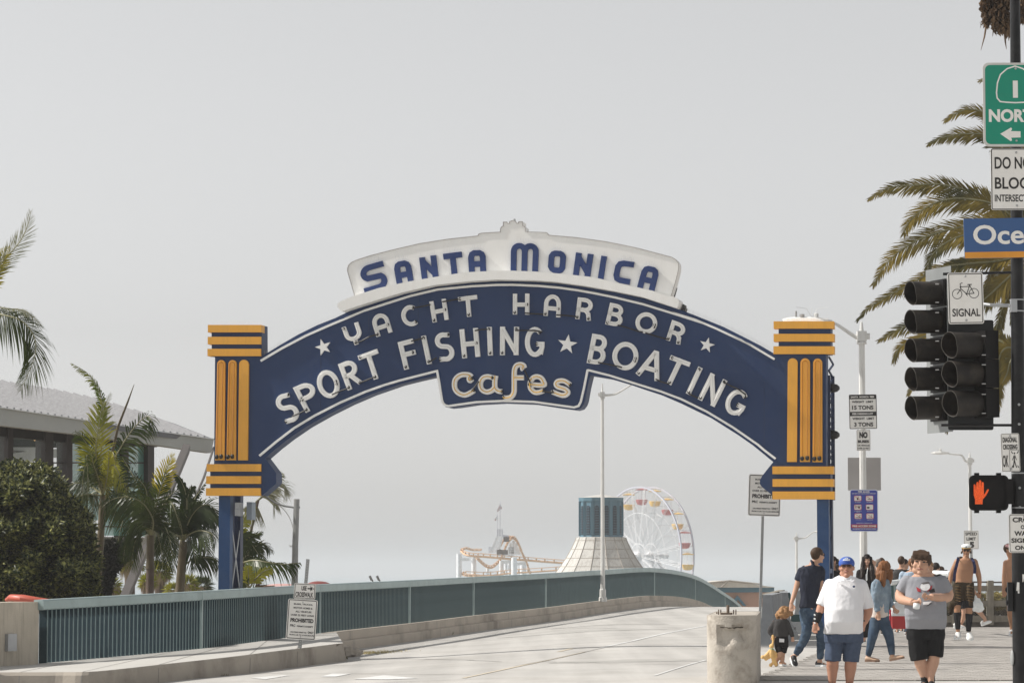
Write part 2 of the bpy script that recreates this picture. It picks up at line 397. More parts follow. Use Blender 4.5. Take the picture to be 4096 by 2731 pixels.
# slab joints across the sidewalk and along the kerb
g = MB()
for i in range(6, n-1, 8):
    a = vsT[i]; p0 = a[2]+Vector((0, 0, .004)); p1 = a[4]+Vector((0, 0, .004)); d = (p1-p0).normalized(); w = Vector((-d.y, d.x, 0))*.008
    g.add([p0-w, p0+w, p1+w, p1-w], [(0, 1, 2, 3)])
    f0, f1 = a[0], a[1]; out = (a[0]-a[4]).normalized()*.004; w2 = Vector((d.y, -d.x, 0))*.008
    g.add([f0-w2+out, f0+w2+out, f1+w2+out, f1-w2+out], [(0, 1, 2, 3)])
for i in range(n-1):
    a, b_ = vsT[i][3], vsT[i+1][3]; w = Vector((.004, .006, .004))
    g.add([a+Vector((0, 0, .004)), b_+Vector((0, 0, .004)), b_+w, a+w], [(0, 1, 2, 3)])
g.build('joint', m_crack, pave)
# ------------------------------------------------------------------ two-tier concrete parapet base under the bridge railing
base = MB(); segs = []
pts = [p for p in RC if p.y >= 65.0 and p.y < 178]
prof = [(0.30, -0.75), (0.30, -0.22), (0.285, -0.205), (0.21, -0.20), (0.21, -0.02), (0.19, 0.0), (-0.16, 0.0), (-0.16, -0.75)]
vs = []; m = len(prof)
for i, p in enumerate(pts):
    d = (pts[min(i+1, len(pts)-1)]-pts[max(i-1, 0)]); d.z = 0; d.normalize(); nn = Vector((d.y, -d.x, 0))
    for (o_, z) in prof: vs.append(p+nn*o_+Vector((0, 0, z)))
fs = [(i*m+j, (i+1)*m+j, (i+1)*m+(j+1) % m, i*m+(j+1) % m) for i in range(len(pts)-1) for j in range(m)]
fs += [tuple(range(m)), tuple((len(pts)-1)*m+j for j in range(m))[::-1]]
base.add(vs, fs)
par = base.build('parapet_base', m_base)
tag(par, 'long low two tier concrete base stained dark, carrying the teal bridge railing', 'parapet')
g = MB()
for i in range(3, len(pts)-2, 13):
    p = pts[i]; d = (pts[i+1]-pts[i-1]); d.z = 0; d.normalize(); nn = Vector((d.y, -d.x, 0))
    for (o_, z0, z1) in ((0.303, -.5, -.21), (0.213, -.2, -.01)):
        c = p+nn*o_; g.add([c+Vector((0, 0, z0))-d*.02, c+Vector((0, 0, z0))+d*.02, c+Vector((0, 0, z1))+d*.02, c+Vector((0, 0, z1))-d*.02], [(0, 1, 2, 3)])
g.build('joint', m_crack, par, fixn=False)
# ------------------------------------------------------------------ the teal railing
m_teal_rail = mat('railing_cap_paint', (0.33, 0.42, 0.42), rough=0.5, var=0.08, scale=1.2, dirt=(0.20, 0.26, 0.26), dirt_amt=0.5, dscale=2.5)
m_teal = mat('railing_slat_paint', (0.016, 0.040, 0.054), spec=.3, rough=0.6, var=0.15, scale=1.2, dirt=(0.10, 0.14, 0.15), dirt_amt=0.3, dscale=2.6)
rl = thing('bridge_railing', 'long teal metal railing with upright slats along the left side of the bridge road', 'railing', RAIL[0])
# arc length
acc = [0.0]
for i in range(1, len(RC)): acc.append(acc[-1]+(RC[i]-RC[i-1]).length)
def on_rail(s):
    s = min(max(s, 0), acc[-1]-1e-4)
    import bisect
    i = min(bisect.bisect_right(acc, s)-1, len(RC)-2); t = (s-acc[i])/(acc[i+1]-acc[i])
    p = RC[i].lerp(RC[i+1], t); d = RC[i+1]-RC[i]; return p, d.normalized()
knots = [acc[12*i] for i in range(len(RAIL))]
sm = MB(); sm.box((0, 0, 0.46), (0.150, 0.010, 0.96)); sm.box((-.081, 0, .46), (.012, .017, .96), k=1); m_edge = mat('slat_edge_lit', (.15, .22, .23), rough=.5, var=.1); slat_me = sm.build('slat', [m_teal, m_edge]).data  # paler edge strip: light catching the slat edges is put into its colour
bpy.data.objects.remove([o for o in bpy.data.objects if o.name == 'slat'][0])
s = 0.03; ns = 0; rest = MB()
while s < acc[-1]-1:
    p, d = on_rail(s); a = math.atan2(d.y, d.x)+math.pi/2
    if min(abs(s-k) for k in knots) > 0.05:
        if ns < 300: inst('slat', slat_me, rl, p, a)
        else: rest.box(p+Vector((0, 0, .46)), (0.150, .010, .96), rz=a, k=0); rest.box(p+Vector((-.081*math.cos(a), -.081*math.sin(a), .46)), (.012, .017, .96), rz=a, k=1)
        ns += 1
    s += 0.142
if rest.v: rest.build('slat', [m_teal, m_edge], rl)['kind'] = 'stuff'
for i in range(len(knots)-1):
    a, b_ = knots[i], knots[i+1]; g = MB(); N = 8; vs = []; prof = [(-.09, .93), (.07, .93), (.095, .95), (.095, 1.075), (.07, 1.10), (-.09, 1.10)]; m = len(prof)
    for j in range(N+1):
        p, d = on_rail(a+.012+(b_-a-.024)*j/N); d.z = 0; d.normalize(); nn = Vector((d.y, -d.x, 0))
        vs += [p+nn*o_+Vector((0, 0, z-.05)) for (o_, z) in prof]
    g.add(vs, [(j*m+q, (j+1)*m+q, (j+1)*m+(q+1) % m, j*m+(q+1) % m) for j in range(N) for q in range(m)]+[tuple(range(m)), tuple(N*m+q for q in range(m))[::-1]])
    g.build('top_rail', m_teal_rail, rl)
    g = MB(); p, d = on_rail(b_); d.z = 0; d.normalize(); M = Matrix.Rotation(math.atan2(d.y, d.x)+math.pi/2, 3, 'Z')
    nn = Vector((d.y, -d.x, 0)); g.box(p+nn*.06+Vector((0, 0, .44)), (0.09, .055, .90), M=M); g.build('post', m_teal_rail, rl)
# ------------------------------------------------------------------ concrete end wall at the left edge
m_wall = mat('end_wall_concrete', (0.50, 0.45, 0.37), rough=0.9, var=0.1, scale=2.0, bump=0.4, bscale=40, dirt=(0.20, 0.17, 0.13), dirt_amt=0.6, dscale=2.0, streak=True)
m_metal = mat('galvanised_metal', (0.42, 0.43, 0.44), rough=0.5, metal=0.6, var=0.1)
w0 = Vector((-11.5, 40.5, 0)); w1 = Vector((-7.86, 50.05, 0)); ew = thing('concrete_end_wall', 'tan concrete end wall with grey conduit boxes at the start of the railing', 'wall', w1)
g = MB(); d = (w1-w0).normalized(); nl = Vector((-d.y, d.x, 0))
c = [w0, w1, w1+nl*.55, w0+nl*.55]; g.prism([(p.x, p.y) for p in c], lambda x, y, z: Vector((x, y, z)), -0.3, 1.03); g.build('wall', m_wall, ew)
nr = -nl
for (s_, z0, z1, ww) in ((1.85, .22, .62, .45), (.95, .24, .52, .28)):
    g = MB(); g.box(w1-d*s_+nr*.03+Vector((0, 0, (z0+z1)/2)), (ww, .06, z1-z0), rz=math.atan2(d.y, d.x)); g.build('conduit_box', m_metal, ew)
g = MB(); g.lathe(w1-d*1.9+nl*.2+Vector((0, 0, 1.03)), [(.05, 0), (.05, .03), (.03, .05)], 8); g.build('bolt', mat('dark_metal', (.04, .04, .045), rough=.5), ew)
# ------------------------------------------------------------------ brick paving on the right
bw, bd = 0.30, 0.15
bm_ = MB(); bm_.box((0, 0, 0.006), (bw-.014, bd-.012, .012)); brick_me = bm_.build('brick', m_brick).data; bpy.data.objects.remove([o for o in bpy.data.objects if o.name == 'brick'][0])
gp_ = MB(); nxp, nyp = 24, 24
xb = lambda Y: 3.40+max(0, Y-43.2)*.185
vs = [Vector((xb(42.45+(79-42.45)*j/nyp)+(13.6-xb(42.45+(79-42.45)*j/nyp))*i/nxp, 42.45+(79-42.45)*j/nyp, 0)) for j in range(nyp+1) for i in range(nxp+1)]
for v in vs: v.z = ground_z(v.x, v.y)+.004
gp_.add(vs, [(j*(nxp+1)+i, j*(nxp+1)+i+1, (j+1)*(nxp+1)+i+1, (j+1)*(nxp+1)+i) for j in range(nyp) for i in range(nxp)])
wk = gp_.build('pavement', m_joint, smooth=True, fixn=False); wk['kind'] = 'structure'
rest = MB(); nb = 0; Y = 42.53; row = 0
rb = random.Random(3)
while Y < 78.8:
    x = 3.42+(row % 2)*bw/2
    while x-bw/2 < xb(Y)+.01: x += bw
    while x < min(12.8, 0.1711*Y+0.6):
        z = ground_z(x, Y)+.005+rb.uniform(0, .004)
        if nb < 300: inst('brick', brick_me, wk, (x, Y, z)); nb += 1
        else:
            hx, hy = (bw-.014)/2, (bd-.012)/2; t_ = z+.011
            rest.add([(x-hx, Y-hy, t_), (x+hx, Y-hy, t_), (x+hx, Y+hy, t_), (x-hx, Y+hy, t_), (x-hx, Y-hy, z-.01), (x+hx, Y-hy, z-.01)], [(0, 1, 2, 3), (4, 5, 1, 0)])
        x += bw
    Y += bd; row += 1
rest.build('brick', m_brick, wk, fixn=False)['kind'] = 'stuff'
# weeds along the kerb foot
m_weed = leaf_mat('weed_leaf', (0.07, 0.075, 0.03), (0.16, 0.15, 0.06)); m_dry = leaf_mat('dry_grass', (0.42, 0.34, 0.14), (0.55, 0.46, 0.22))
def tuft(x, y, z, r, n, h, m, label, name='weed_clump'):
    rr = random.Random(int(x*100)+int(y*10)); g = MB()
    for _ in range(n):
        a = rr.uniform(0, 6.28); q = rr.random()**.6*r; p = Vector((x+q*math.cos(a), y+q*math.sin(a), z-.01)); hh = h*rr.uniform(.4, 1)
        b2 = rr.uniform(0, 6.28); w = Vector((math.cos(b2), math.sin(b2), 0))*.012; l = Vector((rr.uniform(-1, 1), rr.uniform(-1, 1), 0))*hh*.6
        g.add([p-w, p+w, p+l+Vector((0, 0, hh))], [(0, 1, 2)])
    o = g.build(name, m, fixn=False); return tag(o, label, 'weeds')
for (sx, sy, r, nn, hh, mm, lb) in ((1128, 2666, .35, 160, .09, m_weed, 'small green weeds at the foot of the kerb, left of the other two clumps'), (1190, 2655, .45, 260, .14, m_weed, 'largest clump of dark weeds growing at the foot of the kerb'),
        (1345, 2636, .25, 120, .08, m_weed, 'low weeds under the kerb nose beside the broken concrete'), (1768, 2539, .3, 140, .12, m_weed, 'lone weed clump at the foot of the parapet base'), (830, 2703, .35, 160, .07, m_weed, 'sparse weeds low on the kerb nearest the left corner')):
    p = gp(sx, sy); tuft(p.x, p.y+.1, ground_z(p.x, p.y), r, nn, hh, mm, lb)
p = gp(1475, 2612); g = MB(); rr = random.Random(5)
for _ in range(700):
    u = rr.gauss(0, .33); v = rr.gauss(0, .45); q = Vector((p.x+u, p.y+v+u*.8, 0)); q.z = ground_z(q.x, q.y)
    b2 = rr.uniform(0, 6.28); w = Vector((math.cos(b2), math.sin(b2), 0))*.008; g.add([q-w, q+w, q+Vector((rr.uniform(-.06, .06), rr.uniform(-.06, .06), rr.uniform(.02, .06)))], [(0, 1, 2)])
tag(g.build('dry_grass_tuft', m_dry, fixn=False), 'yellow dry grass strip at the edge of the road by the kerb nose', 'grass')
# broken concrete lump at the nose
g = MB(); c = PZ(1400, 2618, -.2); rr = random.Random(9)
for _ in range(7):
    q = c+Vector((rr.uniform(-.14, .2), rr.uniform(-.4, .7), rr.uniform(-.02, .1))); r_ = rr.uniform(.08, .17)
    g.ell(q, (r_*1.2, r_*1.2, r_*.8), 8, 5)
for v in g.v: v += Vector((noise.noise(v*7), noise.noise(v*7+Vector((5, 0, 0))), noise.noise(v*7+Vector((0, 9, 0)))))*.06
tag(g.build('broken_concrete', m_kerb), 'crumbled brown concrete lump at the end of the sidewalk kerb', 'rubble')
# brown lumpy mound at the lower left corner
c = P(38, 2735, 46.6); g = MB(); mnd = Vector((c.x, 46.6, ground_z(c.x, 46.6)))
g.ell(mnd, (.22, .3, .17), 18, 10)
for v in g.v: v += Vector((noise.noise(v*6), noise.noise(v*6+Vector((5, 0, 0))), noise.noise(v*6+Vector((0, 9, 0)))))*.05
o = g.build('rock', mat('brown_rock', (.20, .11, .055), rough=.9, var=.3, scale=6, dirt=(.05, .035, .025), dirt_amt=.8, dscale=7), smooth=True); tag(o, 'brown rock lying on the road in the lower left corner', 'rock')
# ================================================================== the arch sign
AL = Vector(((930-2048)/F*60, 60, 0)); AR = Vector(((3214-2048)/F*57.7, 57.7, 0))
dA = (AR-AL).normalized(); AP = Pl(AL, Vector((dA.y, -dA.x, 0)))
m_navy = mat('sign_navy_paint', (0.019, 0.041, 0.112), spec=.3, rough=0.5, var=0.10, scale=0.9, dirt=(0.036, 0.062, 0.135), dirt_amt=0.35, dscale=1.0)
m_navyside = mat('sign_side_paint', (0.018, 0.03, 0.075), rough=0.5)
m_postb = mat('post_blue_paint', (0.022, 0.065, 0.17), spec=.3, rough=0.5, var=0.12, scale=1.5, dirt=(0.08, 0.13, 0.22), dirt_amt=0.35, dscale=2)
m_gold = mat('sign_gold_paint', (0.80, 0.39, 0.045), rough=0.5, var=0.05, scale=2, dirt=(0.56, 0.27, 0.04), dirt_amt=0.3, dscale=2.5, streak=True)
m_white = mat('sign_white_paint', (0.88, 0.875, 0.85), rough=0.5, var=0.03, scale=1.5, dirt=(0.74, 0.71, 0.66), dirt_amt=0.25, dscale=1.2, streak=True)
m_letter = mat('letter_white_paint', (0.88, 0.88, 0.86), rough=0.5, var=0.04, scale=4, dirt=(0.68, 0.64, 0.58), dirt_amt=0.25, dscale=8)
m_tube = mat('neon_glass_clear', (0.80, 0.79, 0.76), rough=0.35)
m_tubey = mat('neon_glass_amber', (0.70, 0.42, 0.08), rough=0.2)
m_tubeo = mat('neon_glass_orange', (0.50, 0.20, 0.02), rough=0.25)
m_blk = mat('black_electrode', (0.015, 0.013, 0.012), rough=0.5)
A_ = lambda p: (1300+p[0]*.38265, 850+p[1]*.38265)      # photograph regions
B_ = lambda p: (2000+p[0]*.38265, 850+p[1]*.38265)
C_ = lambda p: (1600+p[0]*.38265, 1300+p[1]*.38265)
L_ = lambda p: (800+p[0]*.5102, 1250+p[1]*.5102)
R_ = lambda p: (2700+p[0]*.5102, 1200+p[1]*.5102)
E_ = lambda p: (2250+p[0]*.34014, 1250+p[1]*.34014)
G_ = lambda p: (1700+p[0]*.29762, 1380+p[1]*.29762)
arch = thing('arch_sign', 'blue and white neon arch sign with yellow pillars spanning the pier road', 'sign', (AL+AR)/2)
def mp(f, pts): return [f(p) for p in pts]
top = mp(L_, [(485,342),(640,247),(770,172),(920,98),(1060,43)])+mp(A_, [(215,1050),(430,962),(640,895),(860,838),(1180,775),(1530,736),(1800,722),(1965,718)])+mp(B_, [(350,726),(700,752),(900,782),(1200,834),(1500,898),(1870,1010),(2040,1075),(2320,1188)])+mp(R_, [(380,210),(560,300),(680,362),(770,415)])
botR = mp(E_, [(335,738),(560,775),(780,840),(960,902),(1155,965),(1400,1070),(1750,1240),(2060,1435),(2240,1560)])+mp(R_, [(700,1210),(770,1268),(720,1330),(683,1378),(667,1410),(665,1440),(684,1466),(765,1530)])
botL = mp(L_, [(490,1430),(592,1343),(598,1328),(596,1258),(585,1240),(510,1140),(600,1062),(700,985),(835,893),(1000,800),(1170,715),(1345,640)])+mp(C_, [(0,620),(180,575),(383,530)])
cafe = mp(C_, [(405,640),(440,795),(455,832),(478,855),(515,863),(600,855),(800,825),(1080,810),(1400,822),(1650,860),(1840,886),(1890,870),(1920,830),(1935,790),(1960,650),(1990,525)])
body = top + mp(R_, [(812,424),(812,1560)])[:2] + botR[::-1][0:0]
# outline clockwise: top edge left to right, down the right pillar, along the underside back to the left
rp = [R_((1184,424)), R_((1184,1301)), R_((1218,1301)), R_((1220,1556)), R_((768,1556))]
rt = [R_((812,424)), R_((812,172)), R_((1220,172)), R_((1220,424))]
lp = [L_((80,1432)), L_((80,1245)), L_((84,1188)), L_((110,1188)), L_((118,345)), L_((92,345)), L_((90,100)), L_((484,98))]
outline = top + [R_((775,424))]+ rt + rp + botR[::-1] + cafe[::-1] + botL[::-1] + [L_((485,1434))] + lp
g = MB(); g.prism(outline, AP, -0.42, 0.0); 
ob = g.build('sign_body', [m_navy], arch)
# seams, rear posts, web plates and back truss take a darker blue
# white outline stripes
def strip(mb, pts, w, d0, d1, lift=AP, closed=False, k=None, cap=0.0):
    """a band of width w (pixels) along a polyline; d0/d1 its back and front depth"""
    pts = [Vector((p[0], p[1])) for p in pts]; N = len(pts); Lf = []; Rt = []
    if cap and not closed:
        pts[0] = pts[0]+(pts[0]-pts[1]).normalized()*cap; pts[-1] = pts[-1]+(pts[-1]-pts[-2]).normalized()*cap
    for i in range(N):
        if closed: a = (pts[i]-pts[i-1]).normalized(); b = (pts[(i+1) % N]-pts[i]).normalized()
        else:
            a = (pts[i]-pts[i-1]).normalized() if i else (pts[1]-pts[0]).normalized()
            b = (pts[i+1]-pts[i]).normalized() if i < N-1 else a
        na = Vector((-a.y, a.x)); nb_ = Vector((-b.y, b.x)); mm = (na+nb_)
        if mm.length < 1e-6: mm = na
        mm.normalize(); q = w/2/max(0.35, mm.dot(na))
        Lf.append(pts[i]+mm*q); Rt.append(pts[i]-mm*q)
    vs = [lift(p.x, p.y, d1) for p in Lf]+[lift(p.x, p.y, d1) for p in Rt]+[lift(p.x, p.y, d0) for p in Lf]+[lift(p.x, p.y, d0) for p in Rt]
    fs = []
    rng = range(N) if closed else range(N-1)
    for i in rng:
        j = (i+1) % N
        fs += [(i, j, N+j, N+i), (2*N+i, 3*N+i, 3*N+j, 2*N+j), (i, 2*N+i, 2*N+j, j), (N+i, N+j, 3*N+j, 3*N+i)]
    if not closed: fs += [(0, N, 3*N, 2*N), (N-1, 3*N-1, 4*N-1, 2*N-1)]
    mb.add(vs, fs, k)
tl = mp(L_, [(478,379),(640,283),(830,183),(1000,108),(1100,66),(1265,3)])+mp(A_, [(235,1092),(430,1022),(700,935),(900,872),(1180,806),(1530,772),(1800,758),(1965,757)])+mp(B_, [(400,768),(620,787),(820,815),(1000,847),(1200,888),(1500,960),(1850,1068),(2100,1158)])+mp(E_, [(1320,0),(1560,85),(1800,185),(2100,325),(2345,462)])+mp(R_, [(400,258),(600,357),(781,464)])
bl = mp(L_, [(468,1122),(600,1012),(740,905),(900,808),(1100,706),(1300,620),(1450,567),(1568,532)])+mp(C_, [(200,528),(390,480),(412,600),(440,780),(452,815),(475,838),(510,846),(800,805),(1080,792),(1400,802),(1820,860),(1868,845),(1892,800),(1925,660),(1962,474)])+mp(E_, [(310,678),(550,738),(900,848),(1160,928),(1400,1018),(1700,1165),(2000,1345),(2300,1552)])+mp(R_, [(700,1175),(789,1243)])
for pts in (tl, bl):
    g = MB(); strip(g, pts, 8.6, -0.01, 0.035); g.build('outline_stripe', m_letter, arch)
# yellow bars and flutes
for (x0, x1, y0, y1) in ((67,485,98,156),(66,483,191,250),(64,482,285,342),(57,483,1187,1245),(54,481,1281,1341),(52,480,1375,1434)):
    g = MB(); g.prism(mp(L_, [(x0, y1), (x1, y1), (x1, y0), (x0, y0)]), AP, -0.42 if 0 else -0.20, 0.05); g.build('yellow_bar', m_gold, arch)
for (x0, x1, y0, y1) in ((775,1247,168,225),(775,1248,266,326),(774,1248,363,424),(766,1244,1303,1363),(767,1244,1402,1462),(766,1249,1499,1560)):
    g = MB(); g.prism(mp(R_, [(x0, y1), (x1, y1), (x1, y0), (x0, y0)]), AP, -0.20, 0.05); g.build('yellow_bar', m_gold, arch)
def flute(f, x0, x1, x0b, x1b, y0, y1, neon):
    r = (x1-x0)/2; cx = (x0+x1)/2
    pts = [(x0b, y1), (x1b, y1)]+[(cx+r*math.cos(math.radians(a)), y0+r-r*math.sin(math.radians(a))) for a in range(0, 181, 15)]
    g = MB(); g.prism(mp(f, pts), AP, -0.01, 0.05); o = g.build('yellow_flute', m_gold, arch)
    if neon:
        i = r*.55; q = [(x0b+r-i, y1-26), (cx-i, y0+r+8)]+[(cx+i*math.cos(math.radians(a)), y0+r-(i*.9)*math.sin(math.radians(a))) for a in range(165, 0, -30)]+[(cx+i, y0+r+8), (x0b+r+i, y1-30)]
        g = MB(); g.tube([AP(*f(p), .085) for p in q], .011, 6); g.build('neon_tube', m_tubeo, o)
        for p in (q[0], q[-1]):
            g = MB(); g.ell(AP(*f(p), .07), (.04, .04, .05), 8, 5); g.build('electrode', m_blk, o)
flute(L_, 140, 203, 124, 197, 373, 1157, 1); flute(L_, 228, 291, 212, 286, 373, 1157, 1); flute(L_, 312, 387, 303, 379, 371, 1157, 0)
flute(R_, 886, 963, 880, 957, 457, 1268, 0); flute(R_, 985, 1060, 982, 1060, 457, 1268, 1); flute(R_, 1085, 1156, 1080, 1157, 459, 1270, 1)
# header panel and ledge
hd = mp(A_, [(325,892),(290,775),(245,620),(243,590),(255,555),(285,525),(340,500),(480,455),(700,398),(1000,328),(1300,281),(1605,248),(1615,228),(1645,219),(1840,208),(1842,172),(1852,155),(1870,145),(1870,104),(1911,104),(1914,117),(1934,118),(1938,98),(1968,88),(2003,98),(2009,117),(2028,117),(2031,100),(2071,99),(2073,143),(2092,150),(2101,165),(2103,203)])+mp(B_, [(273,203),(492,213),(506,222),(512,240),(800,265),(1100,306),(1300,345),(1450,378),(1800,470),(1842,495),(1868,530),(1873,580),(1863,630),(1830,760),(1790,887),(1620,845),(1300,768),(1000,702),(700,662),(400,640),(0,640)])+mp(A_, [(1500,652),(1200,700),(900,752),(600,820)])
g = MB(); g.prism(hd, AP, -0.30, 0.06); g.build('header_panel', m_white, arch)
g = MB(); strip(g, hd[:62], 1.8, .055, .075, closed=False); g.build('edge_trim', mat('edge_trim_grey', (.33, .31, .29), rough=.6), arch)
lt = mp(A_, [(325,890),(600,803),(900,738),(1200,686),(1500,640),(1800,625),(1950,622)])+mp(B_, [(200,625),(400,632),(700,658),(1000,690),(1300,760),(1620,832),(1785,885)])
lb = mp(B_, [(1840,893),(1880,915),(1897,945),(1888,985),(1872,1013),(1500,893),(1200,832),(900,779),(600,738),(400,724),(0,716)])+mp(A_, [(1530,734),(1180,773),(835,852),(600,922),(400,985),(215,1046),(180,1015),(168,985),(175,962),(205,940)])
g = MB(); g.prism(lt+lb, AP, -0.30, 0.30); g.build('ledge', m_white, arch)
# finial
g = MB(); c = A_((1968, 90)); g.tube([AP(*A_((1968, 92)), -.1), AP(*A_((1968, 62)), -.1)], .03, 6); g.build('finial', m_metal, arch)
for (p, q) in ((( 1812,885),(1828,770)),):
    g = MB(); g.prism([B_((1770,880)), B_((1797,886)), B_((1829,775)), B_((1819,766)), B_((1780,870))], AP, -.34, -.27); g.build('bracket', m_blk, arch)
g = MB(); g.prism([B_((1880,1012)), B_((1922,1028)), B_((1931,990)), B_((1920,985)), B_((1920,958)), B_((1905,952))], AP, -.4, -.1); g.build('bracket', m_blk, arch)
# ------------------------------------------------------------------ letters as strokes in a frame
def arc(cx, cy, rx, ry, a0, a1, n=10): return [(cx+rx*math.cos(math.radians(a0+(a1-a0)*i/n)), cy+ry*math.sin(math.radians(a0+(a1-a0)*i/n))) for i in range(n+1)]
def glyphs(ch, style):
    """centre lines in the 0..1 box (y up); returns list of (points, closed)"""
    G = {
     'I': [([(.5, 0), (.5, 1)], 0)],
     'T': [([(0, 1), (1, 1)], 0), ([(.5, 1), (.5, 0)], 0)],
     'H': [([(0, 0), (0, 1)], 0), ([(1, 0), (1, 1)], 0), ([(0, .47), (1, .47)], 0)],
     'N': [([(0, 0), (0, 1)], 0), ([(0, 1), (1, 0)], 0), ([(1, 0), (1, 1)], 0)],
     'F': [([(0, 0), (0, 1), (1, 1)], 0), ([(0, .52), (.95, .52)], 0)],
     'O': [(arc(.5, .5, .5, .5, 0, 360, 28)[:-1], 1)],
     'C': [(arc(.55, .5, .55, .5, 58, 302, 18), 0)],
     'G': [(arc(.52, .5, .52, .5, 50, 330, 20)[:-1]+[(.93, .14), (1, .32), (1, .42), (.66, .42)], 0)],
     'P': [([(0, 0), (0, 1), (.45, 1)]+arc(.45, .74, .55, .26, 88, -88, 10)+[(.0, .48)], 0)],
     'R': [([(0, 0), (0, 1), (.45, 1)]+arc(.45, .74, .50, .26, 88, -88, 10)+[(.0, .48)], 0), ([(.42, .48), (1.0, 0)], 0)],
     'B': [([(0, 0), (0, 1), (.45, 1)]+arc(.45, .765, .45, .235, 88, -88, 9)+[(0, .53)], 0), ([(.4, .53)]+arc(.45, .265, .55, .265, 88, -88, 9)+[(0, 0)], 0)],
     'S': [([(.92, .97)]+arc(.45, .76, .45, .24, 70, 245, 10)+arc(.52, .26, .48, .26, 65, -110, 10)+[(.05, .02)], 0)],
     'A': [([(0, 0), (.46, 1), (.54, 1), (1, 0)], 0), ([(.16, .3), (.84, .3)], 0)],
    }
    D = {   # deco shapes of the top line and of the harbour line
     'A': [([(0, 0), (0, .6)]+arc(.5, .6, .5, .4, 175, 5, 10)+[(1, .6), (1, 0)], 0), ([(0, .34), (1, .34)], 0)],
     'Y': [([(0, 1), (0, .62)]+arc(.5, .58, .5, .32, 185, 355, 10)+[(1, .62), (1, 1)], 0), ([(.5, .26), (.5, 0)], 0)],
     'R': [([(0, 0), (0, 1), (.45, 1)]+arc(.45, .72, .5, .28, 88, -88, 10)+[(.0, .44)], 0), ([(.42, .44), (.62, .40), (.82, .25), (.88, 0)], 0)],
    }
    H = {   # solid header letters
     'S': [([(.98, 1), (.42, 1)]+arc(.36, .74, .36, .26, 100, 235, 8)+arc(.62, .28, .38, .28, 50, -80, 8)+[(.5, 0), (.0, 0)], 0)],
     'A': [([(0, 0), (0, .75), (.10, .93), (.28, 1), (.72, 1), (.90, .93), (1, .75), (1, 0)], 0), ([(0, .36), (1, .36)], 0)],
     'N': [([(0, 0), (0, 1)], 0), ([(0.02, .92), (.98, .08)], 0), ([(1, 0), (1, 1)], 0)],
     'M': [([(0, 0), (0, .72)]+arc(.25, .75, .25, .25, 180, 0, 10)+[(.5, .72), (.5, 0)], 0), ([(.5, .72)]+arc(.75, .75, .25, .25, 180, 0, 10)+[(1, .72), (1, 0)], 0)],
     'O': [([(0, .2), (0, .8), (.12, .94), (.3, 1), (.7, 1), (.88, .94), (1, .8), (1, .2), (.88, .06), (.7, 0), (.3, 0), (.12, .06)], 1)],
     'C': [([(1, 1), (.4, 1), (.12, .93), (0, .76), (0, .26), (.12, .07), (.4, 0), (1, 0)], 0)],
    }
    if style == 'head' and ch in H: return H[ch]
    if style in ('deco', 'head') and ch in D: return D[ch]
    return G[ch]
def letter(ch, BL, BR, TL, TR, t, style, m, depth, neon=None, f=None, cable=None):
    BL, BR, TL, TR = [Vector(f(p)) for p in (BL, BR, TL, TR)]
    w = ((BR-BL).length+(TR-TL).length)/2; h = ((TL-BL).length+(TR-BR).length)/2
    def frm(u, v): return BL*(1-u)*(1-v)+BR*u*(1-v)+TL*(1-u)*v+TR*u*v
    def cl(p): return frm((t/2+p[0]*(w-t))/w if w > t*1.3 else .5, (t/2+p[1]*(h-t))/h)
    g = MB(); gs = glyphs(ch, style); lines = []
    for i, (pts, closed) in enumerate(gs):
        q = [cl(p) for p in pts]; qq = [q[0]]
        for p in q[1:]:
            if (p-qq[-1]).length > 0.6: qq.append(p)
        q = qq
        diag = len(pts) == 2 and pts[0][0] != pts[1][0] and pts[0][1] != pts[1][1]
        strip(g, q, t, -0.01, depth+i*.0015, closed=closed, cap=0 if (diag or closed) else (t/2 if ch not in 'CSG' or style == 'head' else t*.1))
        lines.append((q, closed))
    o = g.build('letter', m, arch)
    if neon:
        g = MB(); e = MB()
        for (q, closed) in lines:
            if closed: g.tube([AP(p.x, p.y, depth+.045) for p in q], .0095, 5, closed=True)
            else:
                g.tube([AP(p.x, p.y, depth+.045) for p in q], .0095, 5)
        a, b = lines[0][0][0], lines[-1][0][-1]
        g.build('neon_tube', neon, o)
        for p in (a, b): e = MB(); e.ell(AP(p.x, p.y, depth+.02), (.028, .028, .034), 7, 5); e.build('electrode', m_blk, o)
    return lines
hN = [('S',A_,(430,856),(680,787),(365,580),(617,508)),('A',A_,(765,767),(938,727),(722,527),(900,497)),('N',A_,(1026,712),(1197,684),(995,480),(1172,449)),('T',A_,(1269,673),(1461,649),(1245,438),(1437,414)),('A',A_,(1518,643),(1693,632),(1502,403),(1687,395)),('M',A_,(1951,624),(2233,630),(1954,322),(2247,328)),
      ('O',B_,(506,626),(684,652),(524,400),(704,408)),('N',B_,(772,662),(949,684),(803,423),(986,442)),('I',B_,(1029,700),(1089,709),(1069,457),(1126,464)),('C',B_,(1180,728),(1360,760),(1228,497),(1415,523)),('A',B_,(1441,785),(1620,828),(1506,550),(1680,590))]
for (ch, f, a, b, c, d) in hN: letter(ch, a, b, c, d, 22.5, 'head', mat('header_letter_blue', (0.026, 0.050, 0.155), rough=.5, spec=.25, var=.06), 0.105, f=f)
sw_ = 16.6
